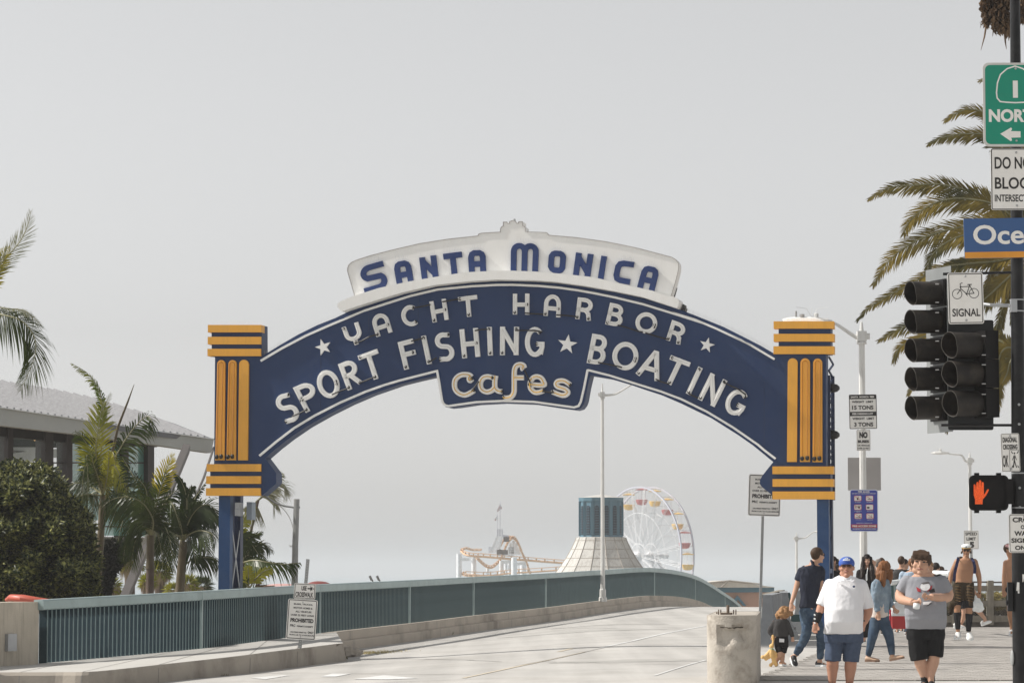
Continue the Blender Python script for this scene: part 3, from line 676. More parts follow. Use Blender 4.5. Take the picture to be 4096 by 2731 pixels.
yN = [('Y',A_,(254,1411),(420,1350),(180,1207),(350,1143)),('A',A_,(543,1303),(710,1247),(479,1090),(646,1034)),('C',A_,(827,1206),(1008,1171),(785,990),(966,955)),('H',A_,(1132,1153),(1297,1118),(1096,935),(1267,901)),('T',A_,(1414,1102),(1610,1078),(1396,888),(1592,863)),
      ('H',B_,(140,1066),(309,1069),(141,852),(311,849)),('A',B_,(459,1078),(634,1099),(473,858),(643,862)),('R',B_,(790,1112),(965,1137),(820,888),(985,905)),('B',B_,(1103,1168),(1270,1205),(1157,944),(1312,975)),('O',B_,(1397,1236),(1616,1290),(1450,1021),(1669,1075)),('R',B_,(1738,1332),(1896,1390),(1804,1123),(1962,1180))]
ends = {}
for i, (ch, f, a, b, c, d) in enumerate(yN): ends['y%d' % i] = letter(ch, a, b, c, d, sw_*.97, 'deco', m_letter, 0.06, neon=m_tube, f=f)
sN = [('S',L_,(667,884),(800,832),(580,666),(715,612)),('P',L_,(833,785),(970,725),(733,590),(870,530)),('O',L_,(962,693),(1124,642),(895,480),(1057,429)),('R',L_,(1163,612),(1283,560),(1085,407),(1215,355)),('T',L_,(1309,549),(1461,495),(1240,340),(1392,285)),
      ('F',A_,(834,1646),(995,1605),(766,1358),(920,1318)),('I',C_,(288,413),(336,402),(227,120),(273,108)),('S',C_,(400,393),(583,369),(360,91),(543,67)),('H',C_,(657,350),(843,329),(626,48),(818,31)),('I',C_,(925,320),(975,316),(913,23),(963,20)),('N',C_,(1051,316),(1242,314),(1052,18),(1248,21)),('G',C_,(1308,331),(1512,336),(1315,18),(1515,26)),
      ('B',E_,(290,592),(485,627),(356,249),(560,280)),('O',E_,(560,640),(858,710),(630,315),(926,385)),('A',E_,(866,728),(1132,810),(988,418),(1236,486)),('T',E_,(1140,810),(1370,880),(1283,500),(1514,590)),('I',E_,(1456,950),(1502,972),(1602,634),(1652,656)),('N',E_,(1593,1017),(1790,1113),(1748,706),(1943,805)),('G',E_,(1870,1140),(2085,1250),(2010,860),(2225,965))]
for i, (ch, f, a, b, c, d) in enumerate(sN): ends['s%d' % i] = letter(ch, a, b, c, d, 18.6, 'plain', m_letter, 0.06, neon=m_tube, f=f)
# cafes in script letters
ct = 21.5
scripts = {
 'c': [([(640,452),(612,478),(600,462),(602,440),(620,415)], 0), ([(632,428),(605,405),(560,397),(500,400),(450,425),(412,470),(402,530),(412,590),(450,640),(510,668),(560,668),(620,640),(668,608)], 0)],
 'a': [([(915,440),(860,425),(800,435),(762,475),(750,530),(762,585),(800,620),(850,630),(905,610),(945,570)], 0), ([(955,412),(945,480),(945,560),(965,600),(1000,622),(1045,625)], 0)],
 'f': [([(1328,330),(1318,318),(1322,295)], 0), ([(1342,310),(1330,275),(1290,262),(1240,275),(1212,320),(1205,400),(1205,560),(1200,640),(1165,695),(1110,712),(1062,708)], 0), ([(1205,440),(1335,440)], 0)],
 'e': [([(1410,530),(1598,540),(1592,480),(1560,440),(1510,425),(1460,440),(1425,490),(1418,540),(1430,590),(1475,632),(1530,636),(1600,614)], 0)],
 's': [([(1958,536),(1900,495),(1850,480),(1790,490),(1768,525),(1790,560),(1850,580),(1900,600),(1925,635),(1900,668),(1850,676),(1780,655),(1718,630)], 0)]}
for ch in 'cafes':
    g = MB(); nt_ = MB(); first = None
    for i, (pts, cl) in enumerate(scripts[ch]):
        pp = crom([(p[0], p[1], 0) for p in pts], 5) if len(pts) > 2 else [Vector((p[0], p[1], 0)) for p in pts]
        q = [G_((p.x, p.y)) for p in pp]
        strip(g, q, ct*.92, -.01, .06+i*.0015, cap=0 if len(pts) > 2 else 0)
        nt_.tube([AP(p[0], p[1], .10) for p in q], .0105, 5)
    o = g.build('letter', m_letter, arch); nt_.build('neon_tube', m_tubey, o)
    a = G_(scripts[ch][0][0][0]); b = G_(scripts[ch][-1][0][-1])
    for p in ((a, b) if ch != 'f' else (G_((1062,708)),)): e = MB(); e.ell(AP(*p, .08), (.03, .03, .036), 7, 5); e.build('electrode', m_blk, o)
# stars
def star(f, c, r, rot, s=1.0):
    pts = []
    for i in range(10):
        a = math.radians(rot-90+36*i); q = r if i % 2 == 0 else r*.40
        pts.append((c[0]+q*math.cos(a), c[1]+q*math.sin(a)))
    g = MB(); g.prism(mp(f, pts), AP, -.01, .05); g.build('star', m_letter, arch)
star(L_, (970, 272), 65, -18); star(C_, (1752, 203), 104, 8); star(R_, (252, 354), 61, 14)
# black cables between letters
def cab(f, pts, d=.11, r=.016):
    g = MB(); g.tube([AP(*f(p), d) for p in pts], r, 6); g.build('cable', m_blk, arch)
for f, pts in ((A_,[(340,1365),(400,1345),(470,1305),(555,1278)]),(A_,[(955,998),(1040,985),(1115,966)]),(A_,[(1240,938),(1320,925),(1405,910)]),(B_,[(270,1055),(350,1062),(465,1068)]),(B_,[(600,1076),(700,1080),(805,1092)]),(E_,[(660,152),(780,185),(900,225),(955,235)]),(E_,[(985,243),(1100,280),(1240,318)]),
        (L_,[(735,815),(780,795),(835,770)]),(L_,[(1045,645),(1100,620),(1165,598)]),(L_,[(1255,555),(1310,535),(1372,510)]),(A_,[(915,1348),(970,1335),(1030,1318)]),(C_,[(315,393),(350,370),(395,347)]),(C_,[(795,62),(860,52),(925,48)]),(C_,[(1215,60),(1330,60),(1420,62),(1497,76)]),
        (E_,[(430,590),(560,615),(660,635),(710,650)]),(E_,[(1105,785),(1180,820),(1262,843)]),(E_,[(1495,955),(1550,985),(1605,1008)]),(E_,[(1900,822),(1990,865),(2080,905),(2165,970)]),(G_,[(640,620),(690,560),(740,490)]),(G_,[(1350,335),(1385,410),(1430,510)]),(G_,[(1590,628),(1670,636),(1745,640)])): cab(f, pts)
# bird spikes: thin wires along the upper edges
def spikes(pts, step, h, d=-.1):
    g = MB(); rr = random.Random(int(pts[0][0]))
    pts = [Vector(p) for p in pts]
    for i in range(len(pts)-1):
        a, b = pts[i], pts[i+1]; L = (b-a).length; n = max(1, int(L/step))
        for k in range(n):
            p = a.lerp(b, (k+rr.random())/n); q = p+Vector((rr.uniform(-.25, .25)*h, -h*rr.uniform(.7, 1)))
            g.tube([AP(p.x, p.y+1, d), AP(q.x, q.y, d)], .0016, 3, cap=False)
    o = g.build('bird_spikes', mat('spike_wire', (.6, .6, .6), rough=.4, metal=.0), arch, fixn=False); o['kind'] = 'stuff'; return o
spikes(top[:6], 4, 20); spikes(top[-8:], 4, 20); spikes(mp(L_, [(100, 97), (480, 97)]), 4, 18); spikes(mp(R_, [(840,168), (1200,168)]), 4, 20)
for f, a, b in ((A_,(430,550),(590,512)),(A_,(740,515),(870,500)),(A_,(1000,478),(1050,468)),(A_,(1130,458),(1165,450)),(A_,(1250,435),(1430,412)),(A_,(1530,400),(1650,395)),(B_,(200,325),(370,330)),(B_,(540,402),(690,410)),(B_,(810,423),(860,430)),(B_,(930,438),(980,440)),(B_,(1085,458),(1120,462)),(B_,(1280,500),(1410,520)),(B_,(1530,560),(1640,575))):
    spikes([f(a), f(b)], 4, 22, .12)
# sheet seams on the blue face
g = MB()
for (f, a, b) in ((A_,(1491,770),(1495,1500)),(A_,(1965,720),(1965,850)),(E_,(556,300),(556,775)),(E_,(1157,640),(1157,965)),(R_,(700,640),(700,1200)),(L_,(945,200),(945,760)),(A_,(975,850),(975,1400)),(A_,(458,960),(455,1250))):
    strip(g, [f(a), f(b)], 1.3, -.005, .003)
g.build('seam', m_navyside, arch)
# rounded junction cap on the right pillar with antennae
g = MB(); c = AP(*R_((985, 168)), -.15); g.tube([AP(*R_((x, 160+(abs(x-985)/140)**4*16)), -.2) for x in range(845, 1190, 20)], .085, 8); g.build('cap_lamp', m_white, arch)
g = MB(); g.tube([AP(*R_((940, 125)), -.2), AP(*R_((940, 80)), -.2)], .02, 6); g.tube([AP(*R_((987, 130)), -.2), AP(*R_((987, 104)), -.2)], .05, 8); g.build('sensor', m_metal, arch)
# ------------------------------------------------------------------ posts: a steel column in front, another behind, lacing between
nA = AP.n
def post(x0, x1, ytop, zbot, m):
    a = AP(x0, ytop, -.06); b = AP(x1, ytop, -.06); w = (b-a).length; c = (a+b)/2; zt = a.z
    R = Matrix((dA, -nA, Vector((0, 0, 1)))).transposed()
    g = MB(); g.box(Vector((c.x, c.y, (zt+zbot)/2))-nA*.10, (w, .20, zt-zbot), M=R); g.build('post', m, arch)
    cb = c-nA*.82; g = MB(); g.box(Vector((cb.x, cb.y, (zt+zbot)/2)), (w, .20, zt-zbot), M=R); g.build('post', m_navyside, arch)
    right = dA*(w/2-.012)
    g = MB(); z = zbot+.3
    while z+1.2 < zt:
        for s in (-1, 1):
            for (za, zb) in ((z, z+1.15), (z+1.15, z)):
                g.bar(c+right*s-nA*.2+Vector((0, 0, za-c.z)), c+right*s-nA*.72+Vector((0, 0, zb-c.z)), .05, .012, up=dA)
            g.bar(c+right*s-nA*.2+Vector((0, 0, z-.06-c.z)), c+right*s-nA*.72+Vector((0, 0, z-.06-c.z)), .09, .012, up=dA)
        z += 1.3
    g.build('lacing', m_metal if x0 < 2000 else m_postb, arch)
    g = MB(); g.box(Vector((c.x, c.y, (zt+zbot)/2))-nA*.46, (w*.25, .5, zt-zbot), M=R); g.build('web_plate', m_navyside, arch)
post(872, 917, 1975, -3.0, m_postb); post(3266, 3313, 1990, 0.0, m_postb)
W5 = lambda p: (600+p[0]*.38265, 1800+p[1]*.38265)
for (x0, y0, x1, y1, mm, dd) in ((868,545,912,612,m_metal,-.25),(866,614,914,684,m_metal,-.25),(938,535,992,722,mat('panel_grey_blue', (.25,.30,.36), rough=.5),-.6)):
    g = MB(); g.prism([W5((x0, y1)), W5((x1, y1)), W5((x1, y0)), W5((x0, y0))], AP, dd-.15, dd+.12); g.build('junction_box', mm, arch)
# truss and conduit behind the right pillar
g = MB()
for y in range(430, 1300, 110):
    g.bar(AP(*R_((1186, y)), -.5), AP(*R_((1212, y+55)), -.75), .03, .03); g.bar(AP(*R_((1212, y+55)), -.75), AP(*R_((1186, y+110)), -.5), .03, .03)
g.bar(AP(*R_((1208, 578)), -.7), AP(*R_((1214, 1560)), -.7), .07, .07); g.bar(AP(*R_((1190, 578)), -.45), AP(*R_((1190, 1300)), -.45), .05, .05)
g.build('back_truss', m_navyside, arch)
g = MB()
for y in (675, 1045): g.ell(AP(*R_((1214, y)), -.6), (.14, .08, .09), 8, 5); g.tube([AP(*R_((1190, y-6)), -.6), AP(*R_((1243, y+3)), -.6)], .035, 6)
g.build('clamp', m_blk, arch)
# ================================================================== signs, lamp posts, traffic signals
m_sw = mat('sign_face_white', (0.86, 0.84, 0.80), rough=0.45, var=0.05, scale=3, dirt=(0.66, 0.63, 0.57), dirt_amt=0.35, dscale=6)
m_sk = mat('sign_ink_black', (0.020, 0.018, 0.017), rough=0.5)
m_green = mat('sign_face_green', (0.0, 0.26, 0.165), rough=0.4, var=0.04)
m_blue = mat('sign_face_blue', (0.035, 0.10, 0.26), rough=0.4, var=0.04)
m_or = mat('sign_band_orange', (0.72, 0.30, 0.03), rough=0.45)
m_pblue = mat('rules_sign_blue', (0.05, 0.07, 0.36), rough=0.4)
m_red = mat('rules_sign_red', (0.45, 0.02, 0.04), rough=0.4)
m_steel = mat('galvanised_post', (0.33, 0.34, 0.34), rough=0.55, metal=0.3, var=0.15, scale=8, dirt=(0.2, 0.19, 0.17), dirt_amt=0.4, dscale=8)
m_lamp = mat('lamp_post_paint', (0.66, 0.66, 0.64), rough=0.5, var=0.06, scale=3, dirt=(0.40, 0.36, 0.32), dirt_amt=0.5, dscale=3, streak=True)
m_pole = mat('signal_pole_paint', (0.010, 0.010, 0.011), spec=0.25, rough=0.35, var=0.2, scale=5, dirt=(0.05, 0.05, 0.05), dirt_amt=0.3, dscale=7)
m_sback = mat('sign_back_aluminium', (0.40, 0.38, 0.37), rough=0.6, metal=0.2, var=0.08, scale=2)
m_bolt = mat('bolt_steel', (0.45, 0.45, 0.45), rough=0.4, metal=0.7)
def sign(label, cx, cy, w, h, Y, face, roll=0.0, border=None, bw=3.0, inset=4.0, rad=10, texts=(), fills=(), lines=(), cat='sign', name='street_sign', yaw=0.0, bolts=((.5, .07), (.5, .93)), back=m_sback, group=None, th=.006, lw=None):
    """flat sign; texts = (string, x0, y0, x1, y1 in 0..1 of the panel from its top left, bold[, material])"""
    c = P(cx, cy, Y); s = Y/F; root = thing(name, label, cat, c, group)
    Rm = Matrix.Rotation(math.radians(yaw), 3, 'Z') @ Matrix.Rotation(math.radians(roll), 3, 'Y')
    def lf(x, y, d): return c + Rm @ Vector(((x-.5)*w*s, -d, (.5-y)*h*s))
    def frame(x0, y0, x1, y1, r_px): return [((x/w), (y/h)) for (x, y) in rrect(x0*w, y0*h, x1*w, y1*h, r_px)]
    g = MB(); g.prism(frame(0, 0, 1, 1, rad), lf, -th, 0, k=0); p = g.build('panel', face if not isinstance(face, tuple) else face[0], root)
    ink = MB(); mats = [m_sk]
    def mi(m):
        if m not in mats: mats.append(m)
        return mats.index(m)
    for fi, (x0, y0, x1, y1, m, r_) in enumerate(fills):
        g2 = frame(x0, y0, x1, y1, r_) if r_ > 0 else [(x0, y0), (x1, y0), (x1, y1), (x0, y1)]
        ink.prism(g2, lf, .0002, .0012+.0006*fi, k=mi(m))
    if border:
        i = inset; o_ = frame(i/w, i/h, 1-i/w, 1-i/h, max(1, rad-i)); j = i+bw; q = frame(j/w, j/h, 1-j/w, 1-j/h, max(1, rad-j)); n = len(o_)
        vs = [lf(x, y, .0016+.0006*len(fills)) for (x, y) in o_]+[lf(x, y, .0016+.0006*len(fills)) for (x, y) in q]
        ink.add(vs, [(k, (k+1) % n, n+(k+1) % n, n+k) for k in range(n)], k=mi(border))
    for tx in texts:
        (st, x0, y0, x1, y1, bold) = tx[:6]; bold = max(bold*1.4, .02 if (y1-y0)*h > 22 else .035); m = tx[6] if len(tx) > 6 else m_sk
        vs, fs = text_mesh(st, bold); 
        if not vs: continue
        a = min(v.x for v in vs); b = max(v.x for v in vs); c_ = min(v.y for v in vs); d = max(v.y for v in vs)
        ink.add([lf(x0+(v.x-a)/(b-a)*(x1-x0), y1-(v.y-c_)/(d-c_)*(y1-y0), .0026+.0006*len(fills)) for v in vs], fs, k=mi(m))
    for ln in lines:
        (pts, wpx, m) = ln[:3]; closed = len(ln) > 3
        s2 = MB(); strip(s2, [(x*w, y*h) for (x, y) in pts], wpx, .001, .0022+.0006*len(fills), lift=lambda x, y, d: lf(x/w, y/h, d), closed=closed)
        ink.add(s2.v, s2.f, k=mi(m))
    if ink.v: ink.build('lettering', mats, p, fixn=False)
    for (x, y) in bolts:
        g = MB(); q = lf(x, y, .004); g.ell(q, (.012, .008, .012), 8, 5); g.build('bolt', m_bolt, root)
    return root, lf
m_holes = mat('hole_sky_disc', (.55, .56, .56), rough=.6)  # solid pale discs: sky seen through the holes is put into their colour
def perf_post(label, x0, y0, x1, y1, Y, zb, lean_pt=None, wpx=14, name='sign_post'):
    """square perforated steel post from the pixel of its top down to the ground"""
    a = P(x0, y0, Y); b = P(x1, y1, Y); d = (b-a).normalized(); bot = a + d*((zb-a.z)/d.z); w = wpx*Y/F
    r = thing(name, label, 'post', bot)
    g = MB(); g.bar(bot, a, w, w, up=Vector((0, 1, 0))); g.build('post', m_steel, r)
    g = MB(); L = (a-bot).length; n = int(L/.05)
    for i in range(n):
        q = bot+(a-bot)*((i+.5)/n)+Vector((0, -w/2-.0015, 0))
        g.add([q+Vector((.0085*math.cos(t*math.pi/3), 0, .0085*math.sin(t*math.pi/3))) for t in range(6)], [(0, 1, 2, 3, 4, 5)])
    o = g.build('punched_hole_sky_disc', m_holes, r, fixn=False); o['kind'] = 'stuff'
    return r
BUS = [('BUSES, TRUCKS,', .20, .105, .84, .150, .02), ('MOTOR HOMES &', .20, .195, .84, .240, .02), ('ALL VEHICLES', .27, .285, .81, .330, .02), ('OVER 22 FEET LONG', .12, .375, .90, .420, .02),
       ('PROHIBITED', .12, .475, .90, .575, .035), ('PRC', .12, .630, .30, .690, .02), ('PERMITS EXEMPT', .35, .650, .90, .690, .02), ('DELIVERIES PERMITTED', .15, .805, .69, .838, .02), ('ONLY', .73, .785, .93, .84, .03), ('FROM 5 A.M. TO 10 A.M. MON-FRI', .12, .870, .95, .905, .02)]
# leaning post in front of the railing with two signs
YS = 56.5
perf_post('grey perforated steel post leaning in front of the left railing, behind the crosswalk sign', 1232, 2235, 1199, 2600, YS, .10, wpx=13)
sign('small white USE CROSSWALK sign with black arrow above the larger white sign', 1219, 2363, 86, 62, YS-.06, m_sw, roll=3.2, border=m_sk, bw=2.2, inset=2.5, rad=6,
     texts=[('USE', .34, .17, .58, .46, 0), ('CROSSWALK', .08, .56, .90, .88, 0)], lines=[([(.62, .32), (.76, .32)], 5, m_sk), ([(.76, .18), (.76, .46), (.92, .32)], 1.5, m_sk, 1)], fills=[(.76, .25, .84, .39, m_sk, 0)])
sign('white BUSES TRUCKS PROHIBITED sign leaning low in front of the left railing', 1207, 2476, 118, 160, YS-.07, m_sw, roll=3.6, border=m_sk, bw=2.8, inset=3, rad=8, texts=BUS)
# right hand post with the same notice, partly behind the arch pillar
zc = 62.0
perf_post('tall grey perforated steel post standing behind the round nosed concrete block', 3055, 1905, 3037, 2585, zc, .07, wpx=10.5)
sign('white BUSES TRUCKS PROHIBITED sign on tall post, half hidden by the right yellow pillar', 3058, 1980, 129, 166, zc-.06, m_sw, roll=2.0, border=m_sk, bw=2.8, inset=3, rad=8, texts=BUS)
# ------------------------------------------------------------------ cobra head lamp posts
def lamp_post(label, x, ytop, yarm, Y, zb, side, xend, yend, wtop, group='white cobra head lamp posts on the pier approach', head=True, mid=None):
    s = Y/F; base = P(x, 2300, Y); bot = Vector((base.x, Y, zb)); r = thing('lamp_post', label, 'lamp post', bot, group)
    za = P(x, yarm, Y).z; zt = P(x, ytop, Y).z; rr = wtop*s/2
    g = MB(); g.lathe(bot, [(rr*2.6, 0), (rr*2.6, .12), (rr*2.1, .16), (rr*2.0, .4), (rr*1.5, .45), (rr*1.35, 1.2), (rr*1.1, (za-zb)*.6), (rr, za-zb)], 8); smooth_obj(g.build('pole', m_lamp, r), 20)
    g = MB(); c = Vector((bot.x, Y, za)); g.box(c, (rr*3.1, rr*3.1, rr*3.4)); g.lathe(c, [(rr*1.7, -rr*2.6), (rr*1.7, -rr*2.1), (rr*1.3, -rr*1.7)], 10); g.box(c+Vector((-side*rr*2.1, 0, 0)), (rr*1.2, rr*1.6, rr*2)); g.build('arm_bracket', m_lamp, r)
    g = MB(); g.lathe(c, [(rr*.75, rr*1.5), (rr*.6, rr*3), (rr*.35, (zt-za)*.95), (rr*.1, zt-za)], 8); g.build('finial', m_lamp, r)
    e = P(xend, yend, Y); m1 = mid and P(mid[0], mid[1], Y) or Vector((c.x+(e.x-c.x)*.45, Y, c.z+(e.z-c.z)*.28))
    pts = crom([c+Vector((side*rr, 0, -rr*.4)), Vector((c.x+(e.x-c.x)*.2, Y, c.z-abs(e.z-c.z)*.02)), m1, Vector((e.x-(e.x-c.x)*.18, Y, e.z-(e.z-c.z)*.12)), e], 4)
    n = len(pts); g = MB(); g.tube(pts, [rr*(.85-.45*i/n) for i in range(n)], 7); smooth_obj(g.build('arm', m_lamp, r))
    if head:
        hd_ = MB(); d = Vector((side, 0, 0)); L = .75
        sec = [(0, .05, .05), (.12, .09, .07), (.45, .16, .10), (.8, .13, .07), (1, .03, .03)]
        vs = []; 
        for (t, hw, hh) in sec:
            p = e+d*(t*L-.05); vs += [p+Vector((0, hw*math.cos(a), hh*math.sin(a)*(.6 if math.sin(a) < 0 else 1))) for a in [k*math.pi/4 for k in range(8)]]
        hd_.add(vs, [(i*8+j, i*8+(j+1) % 8, (i+1)*8+(j+1) % 8, (i+1)*8+j) for i in range(4) for j in range(8)]+[tuple(range(8)), tuple(32+j for j in range(8))])
        hd_.lathe(e+d*.3+Vector((0, 0, .09)), [(.05, 0), (.05, .09), (.03, .11)], 8)
        for k in (-1, 0, 1): hd_.tube([e+d*.4+Vector((0, 0, .1)), e+d*(.4+k*.12)+Vector((0, 0, .3)), e+d*(.4+k*.35)+Vector((0, 0, .33))], .004, 3)
        hd_.build('lamp_head', m_lamp, r)
    return r
lamp_post('tall white lamp post rising from the bridge railing left of the ferris wheel', 2411, 1533, 1578, 104.2, rail_at(104.2).z-.02, 1, 2560, 1528, 12.5, mid=(2470, 1572))
lamp_post('white lamp post carrying the stack of pier signs right of the arch', 3455, 1285, 1345, 66, .08, -1, 3320, 1288, 24, mid=(3392, 1328))
lamp_post('distant white lamp post behind the SPEED LIMIT sign', 3884, 1810, 1842, 128, .0, -1, 3790, 1812, 13.0, mid=(3845, 1820))
lamp_post('distant white lamp post seen between the tall sign post and the right arch post', 3187, 2128, 2152, 160, -2.0, 1, 3262, 2127, 9.0, mid=(3225, 2148))
# utility pole at the left with a curved arm and a loose wire
up = thing('utility_pole', 'thin grey pole with a curved arm and loose wire right of the left arch post', 'pole', P(1178, 2400, 88)+Vector((0, 0, -2)))
W5p = lambda p: (600+p[0]*.38265, 1800+p[1]*.38265)
g = MB(); g.tube([P(*W5p((1534, 510)), 88), P(*W5p((1518, 1000)), 88), P(*W5p((1504, 1560)), 88)+Vector((0, 0, -1.5))], [.085, .09, .11], 8); g.build('pole', m_steel, up)
g = MB(); g.tube([P(*W5p(p), 88) for p in ((1568, 597), (1500, 597), (1400, 582), (1310, 548), (1250, 510), (1215, 480))], .03, 6); g.build('arm', m_steel, up)
g = MB(); g.tube([P(*W5p((p.x, p.y)), 88) for p in crom([(1295, 545, 0), (1380, 600, 0), (1450, 690, 0), (1492, 800, 0), (1500, 900, 0), (1495, 970, 0), (1475, 1008, 0), (1458, 990, 0)], 5)], .012, 5); g.build('wire', m_lamp, up)
# ------------------------------------------------------------------ signs on the lamp post right of the arch
Yl = 65.7
TR_ = lambda p: (3350+p[0]*.3828, 1550+p[1]*.3828)
sign('white and black WEIGHT LIMIT 15 TONS sign, topmost on the lamp post', 3452, 1646, 111, 138, Yl, m_sw, roll=-.8, border=m_sk, bw=2.5, inset=0.5, rad=5,
     fills=[(.01, .01, .99, .135, m_sk, 4), (.01, .50, .99, .625, m_sk, 0)],
     texts=[('SANTA  MONICA  PIER', .07, .045, .92, .10, .0, m_sw), ('WEIGHT  LIMIT', .11, .18, .88, .245, .0), ('15 TONS', .11, .32, .88, .44, .01), ('PIER PARKING LOT', .11, .535, .86, .59, .0, m_sw), ('WEIGHT  LIMIT', .11, .665, .90, .735, .0), ('3 TONS', .17, .81, .86, .93, .01)])
sign('narrow white NO BUSES sign under the weight limit sign', 3454, 1760, 55, 83, Yl, m_sw, border=m_sk, bw=1.0, inset=1, rad=2,
     texts=[('NO', .2, .10, .80, .40, .05), ('BUSES', .09, .49, .90, .63, .04), ('OR VEHICLES', .07, .71, .93, .79, .02), ('OVER 22 FEET', .06, .85, .93, .93, .02)])
sign('blank grey back of a square sign fixed behind the lamp post', 3457.5, 1895, 132, 131, 66.4, m_sback, bolts=(), rad=2, name='square_sign')
def no_symbol(u, v): return []
RF = [(0, 0, 1, 1, mat('rules_sign_rim', (.72, .76, .84), rough=.4), 9), (.025, .018, .975, .982, m_pblue, 7), (.04, .825, .965, .908, m_red, 0)]
RT = [('PIER RULES', .29, .035, .70, .070, .03, m_sw), ('WE TAKE YOUR FUN AND SAFETY SERIOUSLY', .07, .088, .93, .105, .01, m_sw), ('FIRE ACCESS ZONE', .08, .845, .925, .890, .03, m_sw), ('NO OBSTRUCTING OR IMPEDING ACCESS', .09, .922, .925, .945, .01, m_sw), ('24HR SECURITY CAMERAS IN USE', .22, .79, .78, .805, .0, m_sw)]
RL = []
m_rr = mat('rules_red_rim', (.55, .05, .08), rough=.4)
for i, (u, v, cap) in enumerate(((.28, .21, 'NO ALCOHOL'), (.70, .21, 'NO SMOKING'), (.28, .42, 'NO UNAUTHORIZED'), (.70, .42, 'FISHING FROM PIER'), (.29, .63, 'NO JUMPING FROM PIER'), (.71, .63, 'NO MOTORIZED DEVICES'))):
    RF += [(u-.135, v-.066, u+.135, v+.066, m_rr, 4), (u-.122, v-.058, u+.122, v+.058, m_sw, 3)]
    if i != 3: RL.append(([(u-.11, v-.05), (u+.11, v+.05)], 1.0, m_rr))
    w_ = .105 if i != 2 else .13
    RT.append((cap, u-w_, v+.082, u+w_, v+.095, .01, m_sw))
    if i == 2: RT.append(('VENDING', u-.06, v+.103, u+.06, v+.115, .01, m_sw))
RF += [(.25, .20, .30, .245, m_sk, 0), (.285, .165, .30, .205, m_sk, 0), (.63, .222, .77, .235, m_sk, 0), (.28, .41, .36, .445, m_sk, 2), (.20, .395, .22, .45, m_sk, 0), (.27, .385, .40, .395, m_sk, 0), (.60, .41, .70, .452, m_sk, 4), (.19, .66, .40, .672, m_sk, 0), (.32, .605, .33, .66, m_sk, 0), (.33, .615, .41, .622, m_sk, 0), (.64, .665, .78, .672, m_sk, 0), (.755, .60, .762, .665, m_sk, 0)]
sign('blue PIER RULES sign with white pictograms and red FIRE ACCESS ZONE band', 3456, 2041, 112, 168, Yl, m_sw, rad=9, fills=RF, texts=RT, lines=RL)
sign('white SPEED LIMIT 5 sign behind the man in the white cap', 3885, 2158, 59, 74, 95, m_sw, border=m_sk, bw=1.0, inset=1.5, rad=3,
     texts=[('SPEED', .10, .09, .90, .26, .0), ('LIMIT', .18, .36, .82, .53, .0), ('5', .38, .60, .70, .93, .05)])
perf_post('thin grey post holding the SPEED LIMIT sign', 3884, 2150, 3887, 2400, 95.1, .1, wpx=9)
# ------------------------------------------------------------------ traffic signal pole
YP = 30.0; sP = YP/F
tp_top = P(4060, -60, YP); tp_bot = P(4078, 2860, YP); tp_bot.z = 0.0
tp = thing('traffic_signal_pole', 'black steel traffic signal pole at the right edge holding signs and signals', 'pole', Vector((tp_bot.x, YP, -.02)))
axis = lambda y: P(4060+(y/2731)*22, y, YP)
g = MB(); n = 14; g.tube([axis(-200+i*(2900+200)/n) for i in range(n+1)], [(19+ (12*min(1, i/(n*.75))))*sP for i in range(n+1)], 20); smooth_obj(g.build('pole', m_pole, tp))
g = MB(); g.lathe(Vector((tp_bot.x, YP, -.02)), [(.2, 0), (.2, .03), (.12, .06), (.1, .3)], 12); g.build('base', m_pole, tp)
# horizontal brackets that carry the signals
for (x0, y0, x1, y1, r_) in ((3772, 1096, 4050, 1090, 5.5), (3765, 1700, 4050, 1700, 5.5)):
    g = MB(); a, b = P(x0, y0, YP+.1), P(x1, y1, YP); g.tube([a, b], r_*sP, 8); g.build('bracket_arm', m_pole, tp)
g = MB(); g.ell(P(3886, 1082, YP), (.022, .022, .022), 10, 6); g.lathe(P(3886, 1096, YP), [(.024, 0), (.024, .03)], 10); g.build('arm_cap', m_steel, tp)
g = MB(); g.tube([P(3935, 1217, YP+.05), P(3960, 1220, YP), P(4035, 1222, YP)], [8*sP, 7*sP, 7*sP], 10)
g.box(P(4055, 1222, YP-.07), (.06, .06, .13)); g.build('sign_clamp', m_metal, tp)
for y in (1200, 1245, 1892, 2030):
    g = MB(); c = axis(y); g.lathe(c-Vector((0, 0, .006)), [(.0785, 0), (.0785, .012)], 20); g.build('band', m_metal, tp)
for y in (1619, 1697, 1951, 2028):
    g = MB(); c = axis(y); g.ell(c+Vector((-.005, -.073, 0)), (.014, .01, .014), 8, 5); g.build('bolt', m_metal, tp)
g = MB()
for (x, y, w, h, ang) in ((4088, 2310, 16, 30, .2), (4077, 2345, 20, 34, .1), (4080, 2365, 18, 12, -.1)):
    c = P(x, y, YP-.074); g.box(c, (w*sP, .002, h*sP), M=Matrix.Rotation(ang, 3, 'Y'))
g.build('sticker', m_sw, tp)
g = MB(); g.box(P(4040, 2385, YP-.03), (20*sP, .06, 115*sP)); g.ell(P(4028, 2408, YP-.07), (.012, .012, .03), 8, 5); g.build('push_button_box', m_pole, tp)
g = MB(); g.ell(P(4049, 2630, YP), (.02, .06, .08), 10, 8); g.build('hand_hole_cover', m_steel, tp)
